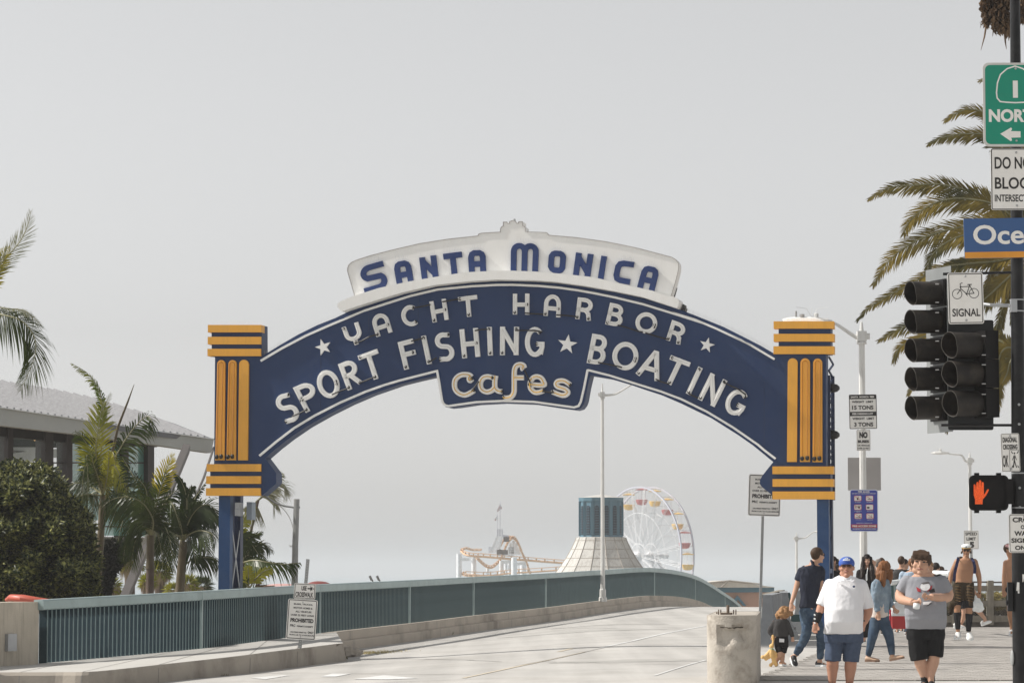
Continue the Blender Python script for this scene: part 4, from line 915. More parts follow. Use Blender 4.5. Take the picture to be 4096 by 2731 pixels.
# flat signs on the pole
YN = YP-.09
S1 = lambda p: (3400+p[0]*.4464, 0+p[1]*.4464)
def shield(cx, cy):
    return []
w_, h_ = 266, 341; cx_, cy_ = 4064, 419
def f1(p): x, y = S1(p); return ((x-(cx_-w_/2))/w_, (y-(cy_-h_/2))/h_)
shp = [f1(p) for p in ((1483,588),(1410,612),(1350,665),(1322,740),(1312,830),(1318,880),(1345,912),(1400,918),(1483,922))]
shp += [(2*shp[0][0]-x, y) for (x, y) in shp[-2:0:-1]]
m_sg = mat('sign_rim_grey', (.62, .61, .58), rough=.5)
sign('green 1 NORTH route sign with white shield and left arrow, topmost on the signal pole', cx_, cy_, w_, h_, YN, m_sg, rad=24, name='route_sign', th=.012,
     fills=[(.035, .028, .965, .972, m_green, 20)], lines=[(shp, 5.5, m_sw, 1)],
     texts=[('1', .455, .215, .53, .42, .03, m_sw), ('NORTH', .085, .555, .915, .71, .03, m_sw)])
g = None
# left arrow on the green sign
root = bpy.data.objects['route_sign']; g = MB()
def lfp(x, y, d): c = P(cx_, cy_, YN); return c+Vector(((x-.5)*w_*sP, -d, (.5-y)*h_*sP))
ap = [f1(p) for p in ((1342,1205),(1440,1147),(1450,1160),(1438,1180),(1525,1182),(1525,1237),(1440,1240),(1448,1262),(1437,1272))]
g.prism(ap, lfp, .0005, .002); g.build('arrow', m_sw, root)
sign('white DO NOT BLOCK INTERSECTION sign below the green route sign', 4066, 717, 206, 250, YN, m_sw, border=m_sk, bw=3.6, inset=1.5, rad=9, name='street_sign',
     texts=[('DO NOT', .075, .14, .925, .335, .0), ('BLOCK', .075, .47, .925, .66, .0), ('INTERSECTION', .07, .75, .93, .865, .0)])
# street name blade: one long panel
m_bl = m_blue
sign('long blue street name sign with white Ocean lettering and orange lower band', 4200, 949, 690/1.0, 160, YN-.04, m_blue, rad=1, name='street_name_sign', roll=-.9, bolts=(), th=.02,
     fills=[(.001, .845, .999, .999, m_or, 0)], texts=[('Ocean', .052, .165, .505, .66, .012, m_sw)])
sign('white bicycle SIGNAL sign between the two traffic light heads', 3863, 1193, 142, 206, YP-.12, m_sw, border=m_sk, bw=3.2, inset=3.5, rad=9, roll=-1.0, name='bicycle_signal_sign',
     texts=[('SIGNAL', .11, .70, .90, .855, .0)],
     lines=[([(.26+.135*math.cos(a*.3142), .415+.0935*math.sin(a*.3142)) for a in range(20)], 2.4, m_sk, 1), ([(.735+.135*math.cos(a*.3142), .405+.0935*math.sin(a*.3142)) for a in range(20)], 2.4, m_sk, 1),
            ([(.26, .415), (.37, .315), (.345, .265)], 3.0, m_sk), ([(.36, .21), (.40, .20)], 2, m_sk), ([(.37, .31), (.35, .215), (.40, .20), (.42, .205)], 2.6, m_sk), ([(.36, .275), (.60, .27)], 3, m_sk), ([(.37, .315), (.53, .415), (.62, .25), (.735, .405), (.53, .415)], 3, m_sk), ([(.56, .235), (.68, .232)], 4, m_sk), ([(.50, .41), (.555, .455)], 2.6, m_sk)])
wd = [(x, y) for (x, y) in ((.60, .42), (.70, .42))]
sign('white DIAGONAL CROSSING OK sign with walking figure, above the pedestrian signal', 4042, 1809, 76, 153, YP-.11, m_sw, border=m_sk, bw=1.3, inset=2, rad=7, roll=-1.5, yaw=6, name='crossing_sign',
     texts=[('DIAGONAL', .10, .10, .88, .235, .0), ('CROSSING', .10, .29, .88, .42, .0), ('OK', .06, .57, .37, .88, .0)],
     lines=[([(.44, .98), (.44, .44), (.97, .44)], 1.2, m_sk), ([(.70, .60), (.68, .72), (.62, .90)], 4.0, m_sk), ([(.69, .70), (.74, .80), (.80, .90)], 3.4, m_sk), ([(.72, .57), (.78, .66), (.82, .70)], 2.6, m_sk), ([(.68, .58), (.62, .66), (.58, .70)], 2.4, m_sk), ([(.54, .47), (.62, .53)], 3, m_sk), ([(.93, .47), (.84, .53)], 3, m_sk), ([(.54, .90), (.60, .84)], 3, m_sk), ([(.92, .90), (.85, .84)], 3, m_sk)],
     fills=[(.67, .50, .745, .545, m_sk, 2)])
sign('white CROSS ON WALK SIGNAL ONLY sign low on the signal pole', 4098, 2132, 124, 154, YP-.11, m_sw, border=m_sk, bw=2.2, inset=2.5, rad=9, name='crossing_sign', th=.015,
     texts=[('CROSS', .12, .085, .90, .215, .0), ('ON', .38, .285, .62, .39, .0), ('WALK', .17, .44, .83, .565, .0), ('SIGNAL', .07, .625, .93, .745, .0), ('ONLY', .19, .815, .80, .93, .0)])
# ------------------------------------------------------------------ pedestrian signal
m_plast = mat('signal_black_plastic', (0.008, 0.007, 0.007), rough=0.45, spec=.2, var=0.2, scale=10)
m_hand, t, b = new_mat('lit_hand_orange'); b.inputs['Base Color'].default_value = (.5, .06, .005, 1)
vo = t.nodes.new('ShaderNodeTexVoronoi'); vo.inputs['Scale'].default_value = 70; tcn = t.nodes.new('ShaderNodeTexCoord'); t.links.new(tcn.outputs['Object'], vo.inputs['Vector'])
cr = t.nodes.new('ShaderNodeValToRGB'); cr.color_ramp.elements[0].color = (.95, .16, .025, 1); cr.color_ramp.elements[1].color = (.45, .045, .004, 1); cr.color_ramp.elements[1].position = .55
t.links.new(vo.outputs['Distance'], cr.inputs[0]); t.links.new(cr.outputs[0], b.inputs['Emission Color']); b.inputs['Emission Strength'].default_value = 0.55
H = lambda p: (3800+p[0]*.3826, 1650+p[1]*.3826)
yp = YP-.12; ps = thing('pedestrian_signal', 'black pedestrian signal showing a lit orange raised hand', 'signal', P(3955, 1967, yp))
fl = lambda x, y, d: P(x, y, yp-d)
def box_px(x0, y0, x1, y1, r_): return rrect(x0, y0, x1, y1, r_)
(hx0, hy0), (hx1, hy1) = H((197, 652)), H((612, 1022))
g = MB(); g.prism(box_px(hx0, hy0, hx1, hy1, 20), fl, -.16, 0); g.build('housing', m_plast, ps)
g = MB(); n_ = 24; o1 = box_px(hx0+1, hy0+1, hx1-1, hy1-1, 19); i1 = box_px(hx0+9, hy0+8, hx1-8, hy1-9, 13); N_ = len(o1)
vs = [fl(x, y, .0) for x, y in o1]+[fl(x, y, .06) for x, y in o1]+[fl(x, y, .06) for x, y in i1]+[fl(x, y, .002) for x, y in i1]
g.add(vs, [(a*N_+k, a*N_+(k+1) % N_, (a+1)*N_+(k+1) % N_, (a+1)*N_+k) for a in range(3) for k in range(N_)]); g.build('visor_frame', m_plast, ps)
hand = [(262,955),(262,905),(248,860),(247,755),(251,747),(262,748),(268,760),(272,800),(276,735),(281,724),(294,724),(299,735),(301,795),(303,715),(308,704),(320,704),(326,716),(328,795),(331,735),(336,725),(349,725),(353,737),(354,850),(362,850),(385,808),(396,798),(405,800),(404,812),(375,868),(358,888),(342,905),(340,955)]
g = MB(); g.prism([H(p) for p in hand], fl, .003, .006); g.build('hand_symbol', m_hand, ps)
for x in (288, 517):
    for (y, sg_) in ((640, 1), (1034, -1)):
        g = MB(); c = H((x, y)); q = P(c[0], c[1], yp); g.box(q+Vector((0, .06, 0)), (46*.3826*sP, .06, 26*.3826*sP)); g.box(q+Vector((0, .06, -sg_*.02)), (62*.3826*sP, .07, 10*.3826*sP)); g.build('hinge_clip', m_plast, ps)
g = MB(); g.box(P(4040, 1965, yp+.06), (22*sP, .08, 100*sP)); g.build('mounting_bracket', m_plast, ps)
# ------------------------------------------------------------------ vehicle signal heads
m_vis = mat('visor_weathered_black', (0.022, 0.019, 0.017), rough=0.5, spec=.25, var=0.25, scale=6, dirt=(0.07, 0.056, 0.042), dirt_amt=0.6, dscale=5)
m_back = mat('backplate_grey_black', (0.014, 0.015, 0.016), spec=.3, rough=0.4, var=0.2, scale=4)
m_lens = mat('signal_lens_dark', (0.03, 0.03, 0.03), rough=0.2)
m_lensr = mat('signal_lens_red', (0.10, 0.004, 0.004), rough=0.2, emit=(1, .02, .01), estr=0.05)
T8 = lambda p: (3500+p[0]*.4464, 1050+p[1]*.4464)
m_vrim = mat('visor_rim_lit', (.075, .068, .058), rough=.6)  # pale ring: light on the visor mouth is put into its colour
def visor(root, c_back, c_front, r, lens, cut=True):
    """open tube hood from the signal face to its mouth; the underside is cut away"""
    a, b = Vector(c_back), Vector(c_front); d = (b-a).normalized(); u = d.cross(Vector((0, 0, 1))).normalized(); w = u.cross(d); n = 28; g = MB()
    vs = []; rings = 7
    for sh in (1.0, .965):
        for i in range(rings+1):
            t = i/rings
            for j in range(n):
                ang = 2*math.pi*j/n; low = max(0, -math.sin(ang))
                tt = t*(1-.12*low**1.2)
                vs.append(a+(b-a)*tt+(u*math.cos(ang)+w*math.sin(ang))*r*sh*(1+.03*t))
    m_ = (rings+1)*n; fs = []
    for s_ in (0, 1):
        for i in range(rings):
            for j in range(n):
                q = (s_*m_+i*n+j, s_*m_+i*n+(j+1) % n, s_*m_+(i+1)*n+(j+1) % n, s_*m_+(i+1)*n+j); fs.append(q if s_ == 0 else q[::-1])
    for j in range(n): fs.append((rings*n+j, rings*n+(j+1) % n, m_+rings*n+(j+1) % n, m_+rings*n+j))
    g.add(vs, fs); o = smooth_obj(g.build('visor', m_vis, root, fixn=False), 50)
    g = MB(); g.tube([vs[rings*n+j] for j in range(n)], .0032, 4, closed=True); g.build('visor_lit_ring', m_vrim, o)
    g = MB(); nn = 20; M = Matrix((u, w, d)).transposed()
    g.ell(a+d*.012, (r*.93, r*.93, .025), 20, 6, M=M); g.build('lens', lens, o, smooth=True)
    return o
def head(label, face_dir, sections, top, bot, wbox, plate, YB, root_loc):
    pass
# left head: five sections, looking left and slightly towards us
dl = Vector((-0.93, -0.36, -0.03)).normalized()
th_ = thing('traffic_light', 'five section black traffic light head with long visors facing left', 'traffic light', P(3745, 1400, YP+.05))
ys5 = [275, 530, 785, 1042, 1300]; rv = 105*.4464*sP
for i, y in enumerate(ys5):
    back = P(*T8((560, y)), YP+.4); front = P(*T8((318+i*2, y+8)), YP+.3)
    front = back+dl*((front-back).length*1.04)
    visor(th_, back, front, rv, m_lens)
    sec = MB(); rgt = Vector((0.36, -0.93, 0)).normalized()
    M = Matrix((dl, rgt, Vector((0, 0, 1)))).transposed(); sec.box(back-dl*.085, (.17, .30, .272), M=M); sec.box(back-dl*.004, (.02, .27, .25), M=M); sec.build('signal_section', m_plast, th_)
    for yy in (-82, 82):
        b_ = MB(); q = P(*T8((555, y+yy)), YP-.04); b_.tube([q-Vector((.015, 0, 0)), q+Vector((.02, 0, 0))], .006, 6); b_.build('wing_nut', m_bolt, th_)
pc = P(*T8((560, 785)), YP+.42); Hh = (1530-28)*.4464*sP
g = MB(); rgt = Vector((0.36, -0.93, 0)).normalized()
M = Matrix((dl, rgt, Vector((0, 0, 1)))).transposed(); g.box(pc-dl*.02, (.006, .52, Hh), M=M); g.build('backplate', mat('backplate_light', (.20, .21, .21), rough=.35, var=.15, scale=3), th_)
# right head: three sections with a backplate facing us at an angle
dr = Vector((-0.88, -0.46, -0.02)).normalized(); rg = Vector((0.46, -0.88, 0)).normalized()
tr_ = thing('traffic_light', 'three section black traffic light head with dark square backplate beside the pole', 'traffic light', P(3875, 1500, YP+.1))
for i, y in enumerate((742, 1000, 1264)):
    back = P(*T8((905+i*4, y)), YP+.12); L = (262*.4464*sP)/.88
    visor(tr_, back, back+dr*L, 114*.4464*sP, m_lensr if i == 0 else m_lens)
    M = Matrix((dr, rg, Vector((0, 0, 1)))).transposed(); g = MB(); g.box(back-dr*.08, (.16, .32, .285), M=M); g.build('signal_section', m_plast, tr_)
    for yy in (-85, 85):
        b_ = MB(); q = P(*T8((975, y+yy)), YP-.03); b_.tube([q-Vector((.02, 0, 0)), q+Vector((.02, 0, 0))], .006, 6); b_.build('wing_nut', m_bolt, tr_)
pb = lambda x, y, d: P(x, y, YP+.16-d)
g = MB(); g.prism(rrect(*T8((655, 515)), *T8((1062, 1500)), 8), pb, -.006, 0); g.build('backplate', m_back, tr_)
# ------------------------------------------------------------------ round nosed concrete block with bolts
m_block = mat('block_concrete', (0.47, 0.43, 0.375), rough=0.95, var=0.12, scale=3, bump=0.9, bscale=45, dirt=(0.20, 0.165, 0.13), dirt_amt=0.8, dscale=4.0)
bc = Vector((2.945, 40.35, 0)); r_b = .335
axisd = Vector((.33, 3.75, 0)).normalized(); nrm = Vector((axisd.y, -axisd.x, 0))
foot = [];
for i in range(25):
    a = math.pi*(i/24); foot.append(bc+nrm*r_b*math.cos(a)-axisd*r_b*.85*math.sin(a))
foot += [bc-nrm*.30+axisd*3.6, bc+nrm*.36+axisd*3.75]
blk = thing('concrete_block', 'round nosed weathered concrete block with rusty bolts on top beside the road', 'concrete block', bc)
N_ = len(foot); rows = 26; g = MB(); vs = []
fine = []
for i in range(N_):
    a, b_ = foot[i], foot[(i+1) % N_]; k = max(1, int((b_-a).length/.05))
    for j in range(k): fine.append(a.lerp(b_, j/k))
N_ = len(fine); ht = .955
for k in range(rows+1):
    z = -.1+(ht+.1)*k/rows; e = .02 if k == rows else 0
    for i, p in enumerate(fine):
        c0 = bc+axisd*max(0, min(3.4, (p-bc).dot(axisd))); out = (p-c0).normalized()
        q = p-out*e+Vector((0, 0, z)); nn = noise.noise(q*9)*.006+noise.noise(q*27)*.004
        # spalled hollow below the rim on the front
        u = (p-bc).dot(nrm); v = z
        hollow = 0
        if (p-bc).dot(axisd) < 0.05 and -.17 < u < .20:
            top_ = .79+.02*math.sin(u*30); bt = .55+.08*math.sin(u*17)
            if bt < v < top_: hollow = .07*min(1, (top_-v)/.015)*min(1, (v-bt)/.1)
        vs.append(q-out*(hollow-nn))
fs = [(k*N_+i, k*N_+(i+1) % N_, (k+1)*N_+(i+1) % N_, (k+1)*N_+i) for k in range(rows) for i in range(N_)]
g.add(vs, fs); g.prism([(p.x, p.y) for p in fine], lambda x, y, d: Vector((x, y, d)), ht-.05, ht-.003)
smooth_obj(g.build('block', m_block, blk), 35)
for (u0, u1, z0) in ((-.16, .15, .792),):
    g = MB(); q = []
    for i in range(14):
        u = u0+(u1-u0)*i/13; q.append(bc+nrm*u-axisd*(.85*math.sqrt(r_b*r_b-u*u)-.004)+Vector((0, 0, z0+.004*math.sin(i*.7)+.003*math.sin(i*2.1))))
    g.tube(q, [.004+.006*abs(math.sin(i*.9)) for i in range(14)], 5); g.build('crack', mat('crack_shadow', (.05, .04, .03), rough=1), blk)
Z1 = lambda p: (2750+p[0]*.38265, 2131+p[1]*.38265)
m_rust = mat('rusty_steel', (.16, .12, .09), rough=.8, var=.3, scale=20)
for (x, y0, y1, w) in ((325, 845, 797, 13), (348, 838, 797, 12), (482, 842, 800, 13), (506, 845, 797, 12), (423, 828, 752, 32), (307, 838, 822, 14)):
    a = P(*Z1((x, y0+6)), 40.9); b_ = P(*Z1((x, y1)), 40.9); g = MB(); g.tube([a, b_], w*.38265*40.9/F/2, 8); g.build('bolt', m_rust, blk)
g = MB(); g.box(P(*Z1((405, 842)), 40.9), (.16, .12, .03)); g.build('base_plate', m_rust, blk)
# ------------------------------------------------------------------ jersey barriers between road and walkway
m_jer = mat('barrier_concrete', (0.27, 0.285, 0.30), rough=0.9, var=0.15, scale=2, bump=0.4, bscale=30, dirt=(0.16, 0.16, 0.16), dirt_amt=0.7, dscale=2.2)
JP = [(-.30, 0), (-.30, .08), (-.22, .20), (-.155, .36), (-.115, .55), (-.09, 1.0), (.09, 1.0), (.115, .55), (.155, .36), (.22, .20), (.30, .08), (.30, 0)]
def jersey(p0, p1, label):
    p0, p1 = Vector(p0), Vector(p1); d = (p1-p0); d.z = 0; d.normalize(); n_ = Vector((d.y, -d.x, 0)); r = thing('jersey_barrier', label, 'barrier', p0, 'jersey barriers between road and walkway'); g = MB()
    m = len(JP); vs = [p+n_*o_+Vector((0, 0, z)) for p in (p0, p1) for (o_, z) in JP]
    g.add(vs, [(j, (j+1) % m, m+(j+1) % m, m+j) for j in range(m)]+[tuple(range(m)), tuple(m+j for j in range(m))[::-1]]); g.build('barrier', m_jer, r)
    g = MB(); q = p0.lerp(p1, .5)+n_*.235; g.box(q+Vector((0, 0, .2)), (.05, .9, .04), rz=math.atan2(d.y, d.x)-math.pi/2); g.build('slot', m_crack, r)
    return r
jersey((5.02, 59.2, .07), (5.58, 63.4, .08), 'nearest grey concrete jersey barrier behind the perforated post and toddler')
jersey((5.78, 64.0, .08), (6.15, 68.2, .09), 'second grey concrete jersey barrier, between the first one and the teal post')
jersey((6.62, 69.2, .09), (7.3, 73.5, .10), 'third grey jersey barrier seen beside the man in the dark T-shirt')
# ================================================================== palms
m_pg = leaf_mat('palm_leaf_green', (0.018, 0.036, 0.007), (0.075, 0.10, 0.018), rough=.35, tr=.28)
m_pd = leaf_mat('palm_leaf_dark', (0.014, 0.026, 0.006), (0.060, 0.080, 0.015), rough=.35, tr=.2)
m_py = leaf_mat('palm_leaf_yellow', (0.30, 0.26, 0.02), (0.62, 0.50, 0.04), rough=.4, tr=.35)
m_pyg = leaf_mat('palm_leaf_lime', (0.10, 0.14, 0.016), (0.40, 0.37, 0.03), rough=.4, tr=.32)
m_pp = leaf_mat('palm_leaf_pale', (0.20, 0.21, 0.12), (0.32, 0.31, 0.19), rough=.4, tr=.3)
m_pdt = leaf_mat('date_leaf', (0.055, 0.055, 0.014), (0.27, 0.195, 0.03), rough=.38, tr=.25, scale=.9)
m_dead = leaf_mat('dead_frond', (0.085, 0.050, 0.028), (0.18, 0.12, 0.07), rough=.8, tr=.1, scale=3)
m_rach = mat('palm_rachis', (0.20, 0.19, 0.09), rough=.5, var=.2)
m_trunk = mat('palm_trunk_ringed', (0.095, 0.065, 0.048), rough=.8, var=.25, scale=5, bump=.6, bscale=20, dirt=(.20, .16, .12), dirt_amt=.5, dscale=3)
m_shaft = mat('palm_crownshaft', (0.085, 0.062, 0.026), rough=.5, var=.2, scale=3)
W1 = lambda p: (0+p[0]*.5102, 700+p[1]*.5102)
W2 = lambda p: (0+p[0]*.5102, 1400+p[1]*.5102)
W3 = lambda p: (0+p[0]*.4677, 2000+p[1]*.4677)
W5 = lambda p: (600+p[0]*.38265, 1800+p[1]*.38265)
def frond(parent, f, pts, Y, ll, n, m, face=.6, droop=.35, t0=.12, dys=None, wl=.022, ang=52, rr=None, tipw=.35, both=(1, 1), stiff=False, seed=0, rw=.02):
    """a feather frond: mid rib along pixel points, n leaflets each side; ll = leaflet length in photo pixels of that region"""
    sc = {W1: .5102, W2: .5102, W3: .4677, W5: .38265}.get(f, .4465)
    rng = random.Random(seed+int(pts[0][0]*7+pts[-1][1]*3+n)); N = len(pts)
    dys = dys or [0.0]*N
    while len(dys) < N: dys = list(dys)+[dys[-1]]
    P3 = [P(*f(p), Y+dys[i]) for i, p in enumerate(pts)]; cur = crom([tuple(p) for p in P3], 10); M_ = len(cur)
    acc_ = [0]; 
    for i in range(1, M_): acc_.append(acc_[-1]+(cur[i]-cur[i-1]).length)
    L = acc_[-1]; leaf = ll*sc*Y/F
    g = MB(); g.tube(cur, [rw*(1-.85*i/M_)*(Y/60) for i in range(M_)], 5, k=1)
    nrm = (Vector((0, 0, 1))*(1-face)+Vector((0, -1, 0))*face).normalized()
    def at(s):
        import bisect
        i = min(max(bisect.bisect_right(acc_, s)-1, 0), M_-2); t = (s-acc_[i])/max(1e-6, acc_[i+1]-acc_[i]); return cur[i].lerp(cur[i+1], t), (cur[i+1]-cur[i]).normalized()
    for k in range(n):
        t = t0+(1-t0)*(k+.5)/n; prof = max(.18, math.sin(math.pi*min(1, (t*.80+.14))))**.6; prof = prof if t < .8 else prof*(1-(t-.8)*2.2)
        for sd_ in (1, -1):
            if not both[0 if sd_ > 0 else 1] and rng.random() > .12: continue
            if rng.random() < .05: continue
            p, d = at(L*min(.999, t+rng.uniform(-.3, .3)/n))
            side = d.cross(nrm); side = side.normalized() if side.length > 1e-3 else Vector((1, 0, 0))
            side = (side*sd_ + nrm*rng.uniform(.0, .35 if not stiff else .5)).normalized()
            a = math.radians(ang*(1-.45*t)+rng.uniform(-7, 7)); v = (d*math.cos(a)+side*math.sin(a)).normalized()
            ln = leaf*prof*rng.uniform(.85, 1.12); G_v = Vector((0, 0, -1))*ln*droop*rng.uniform(.6, 1.3)
            w = d*(wl*.85*(Y/60)*prof**.5) if not stiff else d*(wl*.5*(Y/60))
            q1 = p+v*ln*.45+G_v*.22; q2 = p+v*ln*.8+G_v*.62; q3 = p+v*ln+G_v*1.05
            g.add([p-w*.6, p+w*.6, q1+w, q1-w, q2+w*.6, q2-w*.6, q3], [(0, 1, 2, 3), (3, 2, 4, 5), (5, 4, 6)], k=0)
    return g.build('frond', [m, m_rach], parent, fixn=False)
def palm(name, label, crown, base, Y, rt, rb, kind='ringed', group=None, shaft=0.0, rings=True, cat='palm tree'):
    c = P(*crown, Y); b = P(*base, Y); b2 = b+(b-c)*max(0, (b.z+3)/(max(.1, c.z-b.z))); b2.z = -3.0
    t = thing(name, label, cat, b2, group); s = Y/F; g = MB(); pts = []; rad = []; n = 46
    for i in range(n+1):
        u = i/n; p = b2.lerp(c, u); p = p+Vector((math.sin(u*3)*.06, 0, 0)); pts.append(p); r = (rb+(rt-rb)*u)*s*(1+.05*(i % 2)) if rings else (rb+(rt-rb)*u)*s; rad.append(r)
    ns = int(n*(1-shaft)); g.tube(pts[:ns+1], rad[:ns+1], 12); smooth_obj(g.build('trunk', m_trunk, t), 60)
    if shaft > 0:
        g = MB(); g.tube(pts[ns:], [r*(1.02+.25*(i == 0)) for i, r in enumerate(rad[ns:])], 12); smooth_obj(g.build('crownshaft', m_shaft, t))
    return t
A = palm('palm_tree', 'tall palm with yellow green fronds in front of the restaurant, biggest of the left palms', W2((806, 1130)), W2((735, 1950)), 66, 13, 19, shaft=.30, group='feather palms behind the left railing')
frond(A, W2, [(806,1130),(765,950),(752,760),(780,560),(805,400)], 66, 215, 46, m_pyg, face=.95, droop=.18, t0=.25, dys=[0, -.5, -.8, -.8, -.8], ang=58)
frond(A, W2, [(806,1120),(790,900),(800,600),(800,430),(770,300),(690,190),(565,105)], 66, 95, 60, m_pyg, face=.8, droop=.55, t0=.45, dys=[0,0,0,-.1,-.2,-.3,-.3], ang=38)
frond(A, W2, [(806,1110),(790,850),(815,560),(825,430),(870,340)], 66, 120, 34, m_pp, face=.95, droop=.1, t0=.5, dys=[0,.5,.8,.9,.9], ang=55, wl=.012)
frond(A, W2, [(810,1120),(860,930),(960,740),(1060,600),(1150,520),(1190,560),(1195,650)], 66, 175, 52, m_pg, face=.75, droop=.75, t0=.2, dys=[0,.1,.2,.2,.1,0,0], ang=62)
frond(A, W2, [(804,1120),(740,960),(680,900),(650,1000),(645,1190)], 66, 150, 44, m_pd, face=.8, droop=.7, t0=.15, dys=[0,-.6,-1,-1.2,-1.3])
frond(A, W2, [(804,1110),(730,900),(690,760),(640,680),(590,640)], 66, 160, 40, m_pg, face=.85, droop=.35, t0=.2, dys=[0,-.3,-.6,-.8,-1])
frond(A, W2, [(802,1130),(700,1060),(600,1040),(520,1080),(470,1160)], 66, 140, 40, m_pd, face=.7, droop=.8, t0=.1, dys=[0,.3,.5,.6,.6])
frond(A, W2, [(802,1140),(730,1130),(640,1140),(560,1200),(540,1290)], 66, 130, 36, m_pd, face=.6, droop=.9, t0=.1, dys=[0,-.5,-.9,-1,-1])
frond(A, W2, [(806,1120),(820,980),(880,900),(930,960),(950,1080)], 66, 140, 36, m_pyg, face=.7, droop=.6, t0=.15, dys=[0,-.5,-.9,-1.1,-1.2])
frond(A, W2, [(806,1120),(830,1000),(900,1000),(980,1080),(1020,1200)], 66, 130, 36, m_pd, face=.7, droop=.8, t0=.15, dys=[0,.5,.9,1,1.1])
frond(A, W2, [(806,1140),(760,1000),(700,860),(680,830),(690,1000),(690,1170)], 66, 40, 34, m_pg, face=.8, droop=.9, t0=.3, dys=[0,-.8,-1.2,-1.4,-1.4,-1.4])
for pts, m, ll in (([(806,1130),(770,1000),(735,900),(715,800)], m_pg, 150), ([(806,1130),(830,1050),(850,900),(850,800)], m_pyg, 130)): frond(A, W2, pts, 66, ll, 34, m, face=.9, droop=.3, t0=.2, dys=[0,-.9,-1.3,-1.5])
g = MB(); g.tube([P(*W2((860,900)), 66), P(*W2((925,600)), 66), P(*W2((1000,410)), 66), P(*W2((1052,268)), 66)], [.035, .03, .022, .006], 6); g.build('spear_leaf', m_shaft, A)
B = palm('palm_tree', 'palm with a bright yellow upright frond beside the slanted grey strut', (600, 2140), (590, 2390), 62, 15, 17, shaft=.12, group='feather palms behind the left railing')
frond(B, W2, [(1180,1450),(1215,1270),(1270,1040),(1350,820)], 62, 150, 38, m_py, face=.95, droop=.15, t0=.5, dys=[0,-.3,-.5,-.5], ang=55)
frond(B, W2, [(1180,1450),(1200,1300),(1255,1100),(1310,960)], 62, 150, 40, m_pg, face=.95, droop=.3, t0=.1, dys=[0,-.5,-.7,-.8], ang=60)
frond(B, W2, [(1185,1460),(1200,1330),(1120,1200),(1000,1150),(880,1170),(800,1230)], 62, 250, 52, m_pd, face=.85, droop=.75, t0=.12, dys=[0,-.5,-.8,-1,-1,-1], ang=60)
frond(B, W2, [(1185,1470),(1240,1400),(1245,1450),(1250,1560)], 62, 230, 40, m_pp, face=.95, droop=.35, t0=.1, dys=[0,.3,.5,.5], ang=60, wl=.012)
frond(B, W2, [(1180,1460),(1130,1200),(1050,1000),(960,840)], 62, 150, 44, m_pd, face=.85, droop=.6, t0=.15, dys=[0,.4,.6,.7])
frond(B, W2, [(1180,1460),(1160,1250),(1140,1080),(1050,980)], 62, 160, 40, m_pd, face=.8, droop=.8, t0=.1, dys=[0,-.2,-.4,-.4])
frond(B, W2, [(1185,1460),(1260,1250),(1340,1130),(1400,1110),(1430,1200)], 62, 120, 34, m_pg, face=.8, droop=.6, t0=.15, dys=[0,.2,.4,.5,.6])
frond(B, W2, [(1180,1460),(1120,1380),(1040,1380),(980,1450)], 62, 140, 34, m_pd, face=.7, droop=.9, t0=.1)
Cc = palm('palm_tree', 'dark palm with drooping fronds just left of the left blue arch post', W5((350, 950)), W5((285, 1510)), 64.5, 17, 19, shaft=.2, group='feather palms behind the left railing')
Yc = 64.5
frond(Cc, W5, [(350,950),(400,760),(470,640),(560,572),(650,590),(715,690)], Yc, 270, 46, m_pd, face=.8, droop=.7, t0=.15, dys=[0,-.2,-.3,-.4,-.4,-.4], ang=60, wl=.035)
frond(Cc, W5, [(348,950),(372,700),(378,480),(330,330),(262,240)], Yc, 130, 50, m_pg, face=.9, droop=.6, t0=.3, wl=.05, ang=40)
frond(Cc, W5, [(348,950),(385,700),(400,480),(440,380),(480,430)], Yc, 110, 44, m_pd, face=.9, droop=.7, t0=.3, wl=.045, ang=40)
frond(Cc, W5, [(346,955),(290,890),(220,930),(180,1080),(160,1300)], Yc, 160, 46, m_pd, face=.8, droop=.7, t0=.12, dys=[0,-.4,-.7,-.9,-.9])
frond(Cc, W5, [(342,1220),(430,1150),(540,1122),(640,1125),(715,1160)], Yc, 145, 34, m_pd, face=.6, droop=1.0, t0=.25)
frond(Cc, W5, [(350,950),(410,880),(520,840),(640,870),(700,950)], Yc, 190, 44, m_pd, face=.7, droop=.9, t0=.1, dys=[0,-.3,-.6,-.8,-.8])
frond(Cc, W5, [(346,950),(320,770),(260,620),(200,520)], Yc, 150, 44, m_pg, face=.85, droop=.5, t0=.15, dys=[0,-.3,-.5,-.6])
frond(Cc, W5, [(350,950),(380,760),(420,620),(470,500),(540,400),(600,310)], Yc, 70, 40, m_pd, face=.8, droop=.6, t0=.3, dys=[0,.3,.4,.4,.4,.4])
frond(Cc, W5, [(346,960),(240,860),(160,820),(80,860),(20,960)], Yc, 120, 40, m_pp, face=.8, droop=.6, t0=.2, dys=[0,.3,.5,.6,.6], wl=.014)
Dd = palm('palm_tree', 'palm half hidden behind the left blue arch post, fronds spreading right', W5((955, 1180)), W5((960, 1500)), 70, 14, 16, shaft=.1, group='feather palms behind the left railing')
frond(Dd, W5, [(955,1180),(920,980),(960,860),(1060,980),(1150,1110)], 70, 190, 52, m_pd, face=.9, droop=.25, t0=.15, ang=60)
frond(Dd, W5, [(955,1180),(1080,1150),(1230,1170),(1400,1190),(1560,1175)], 70, 170, 56, m_pg, face=.6, droop=.9, t0=.1, dys=[0,-.4,-.6,-.6,-.5])
frond(Dd, W5, [(950,1180),(940,900),(990,700),(1070,610),(1090,590)], 70, 140, 36, m_pyg, face=.8, droop=.8, t0=.3, both=(1, 1))
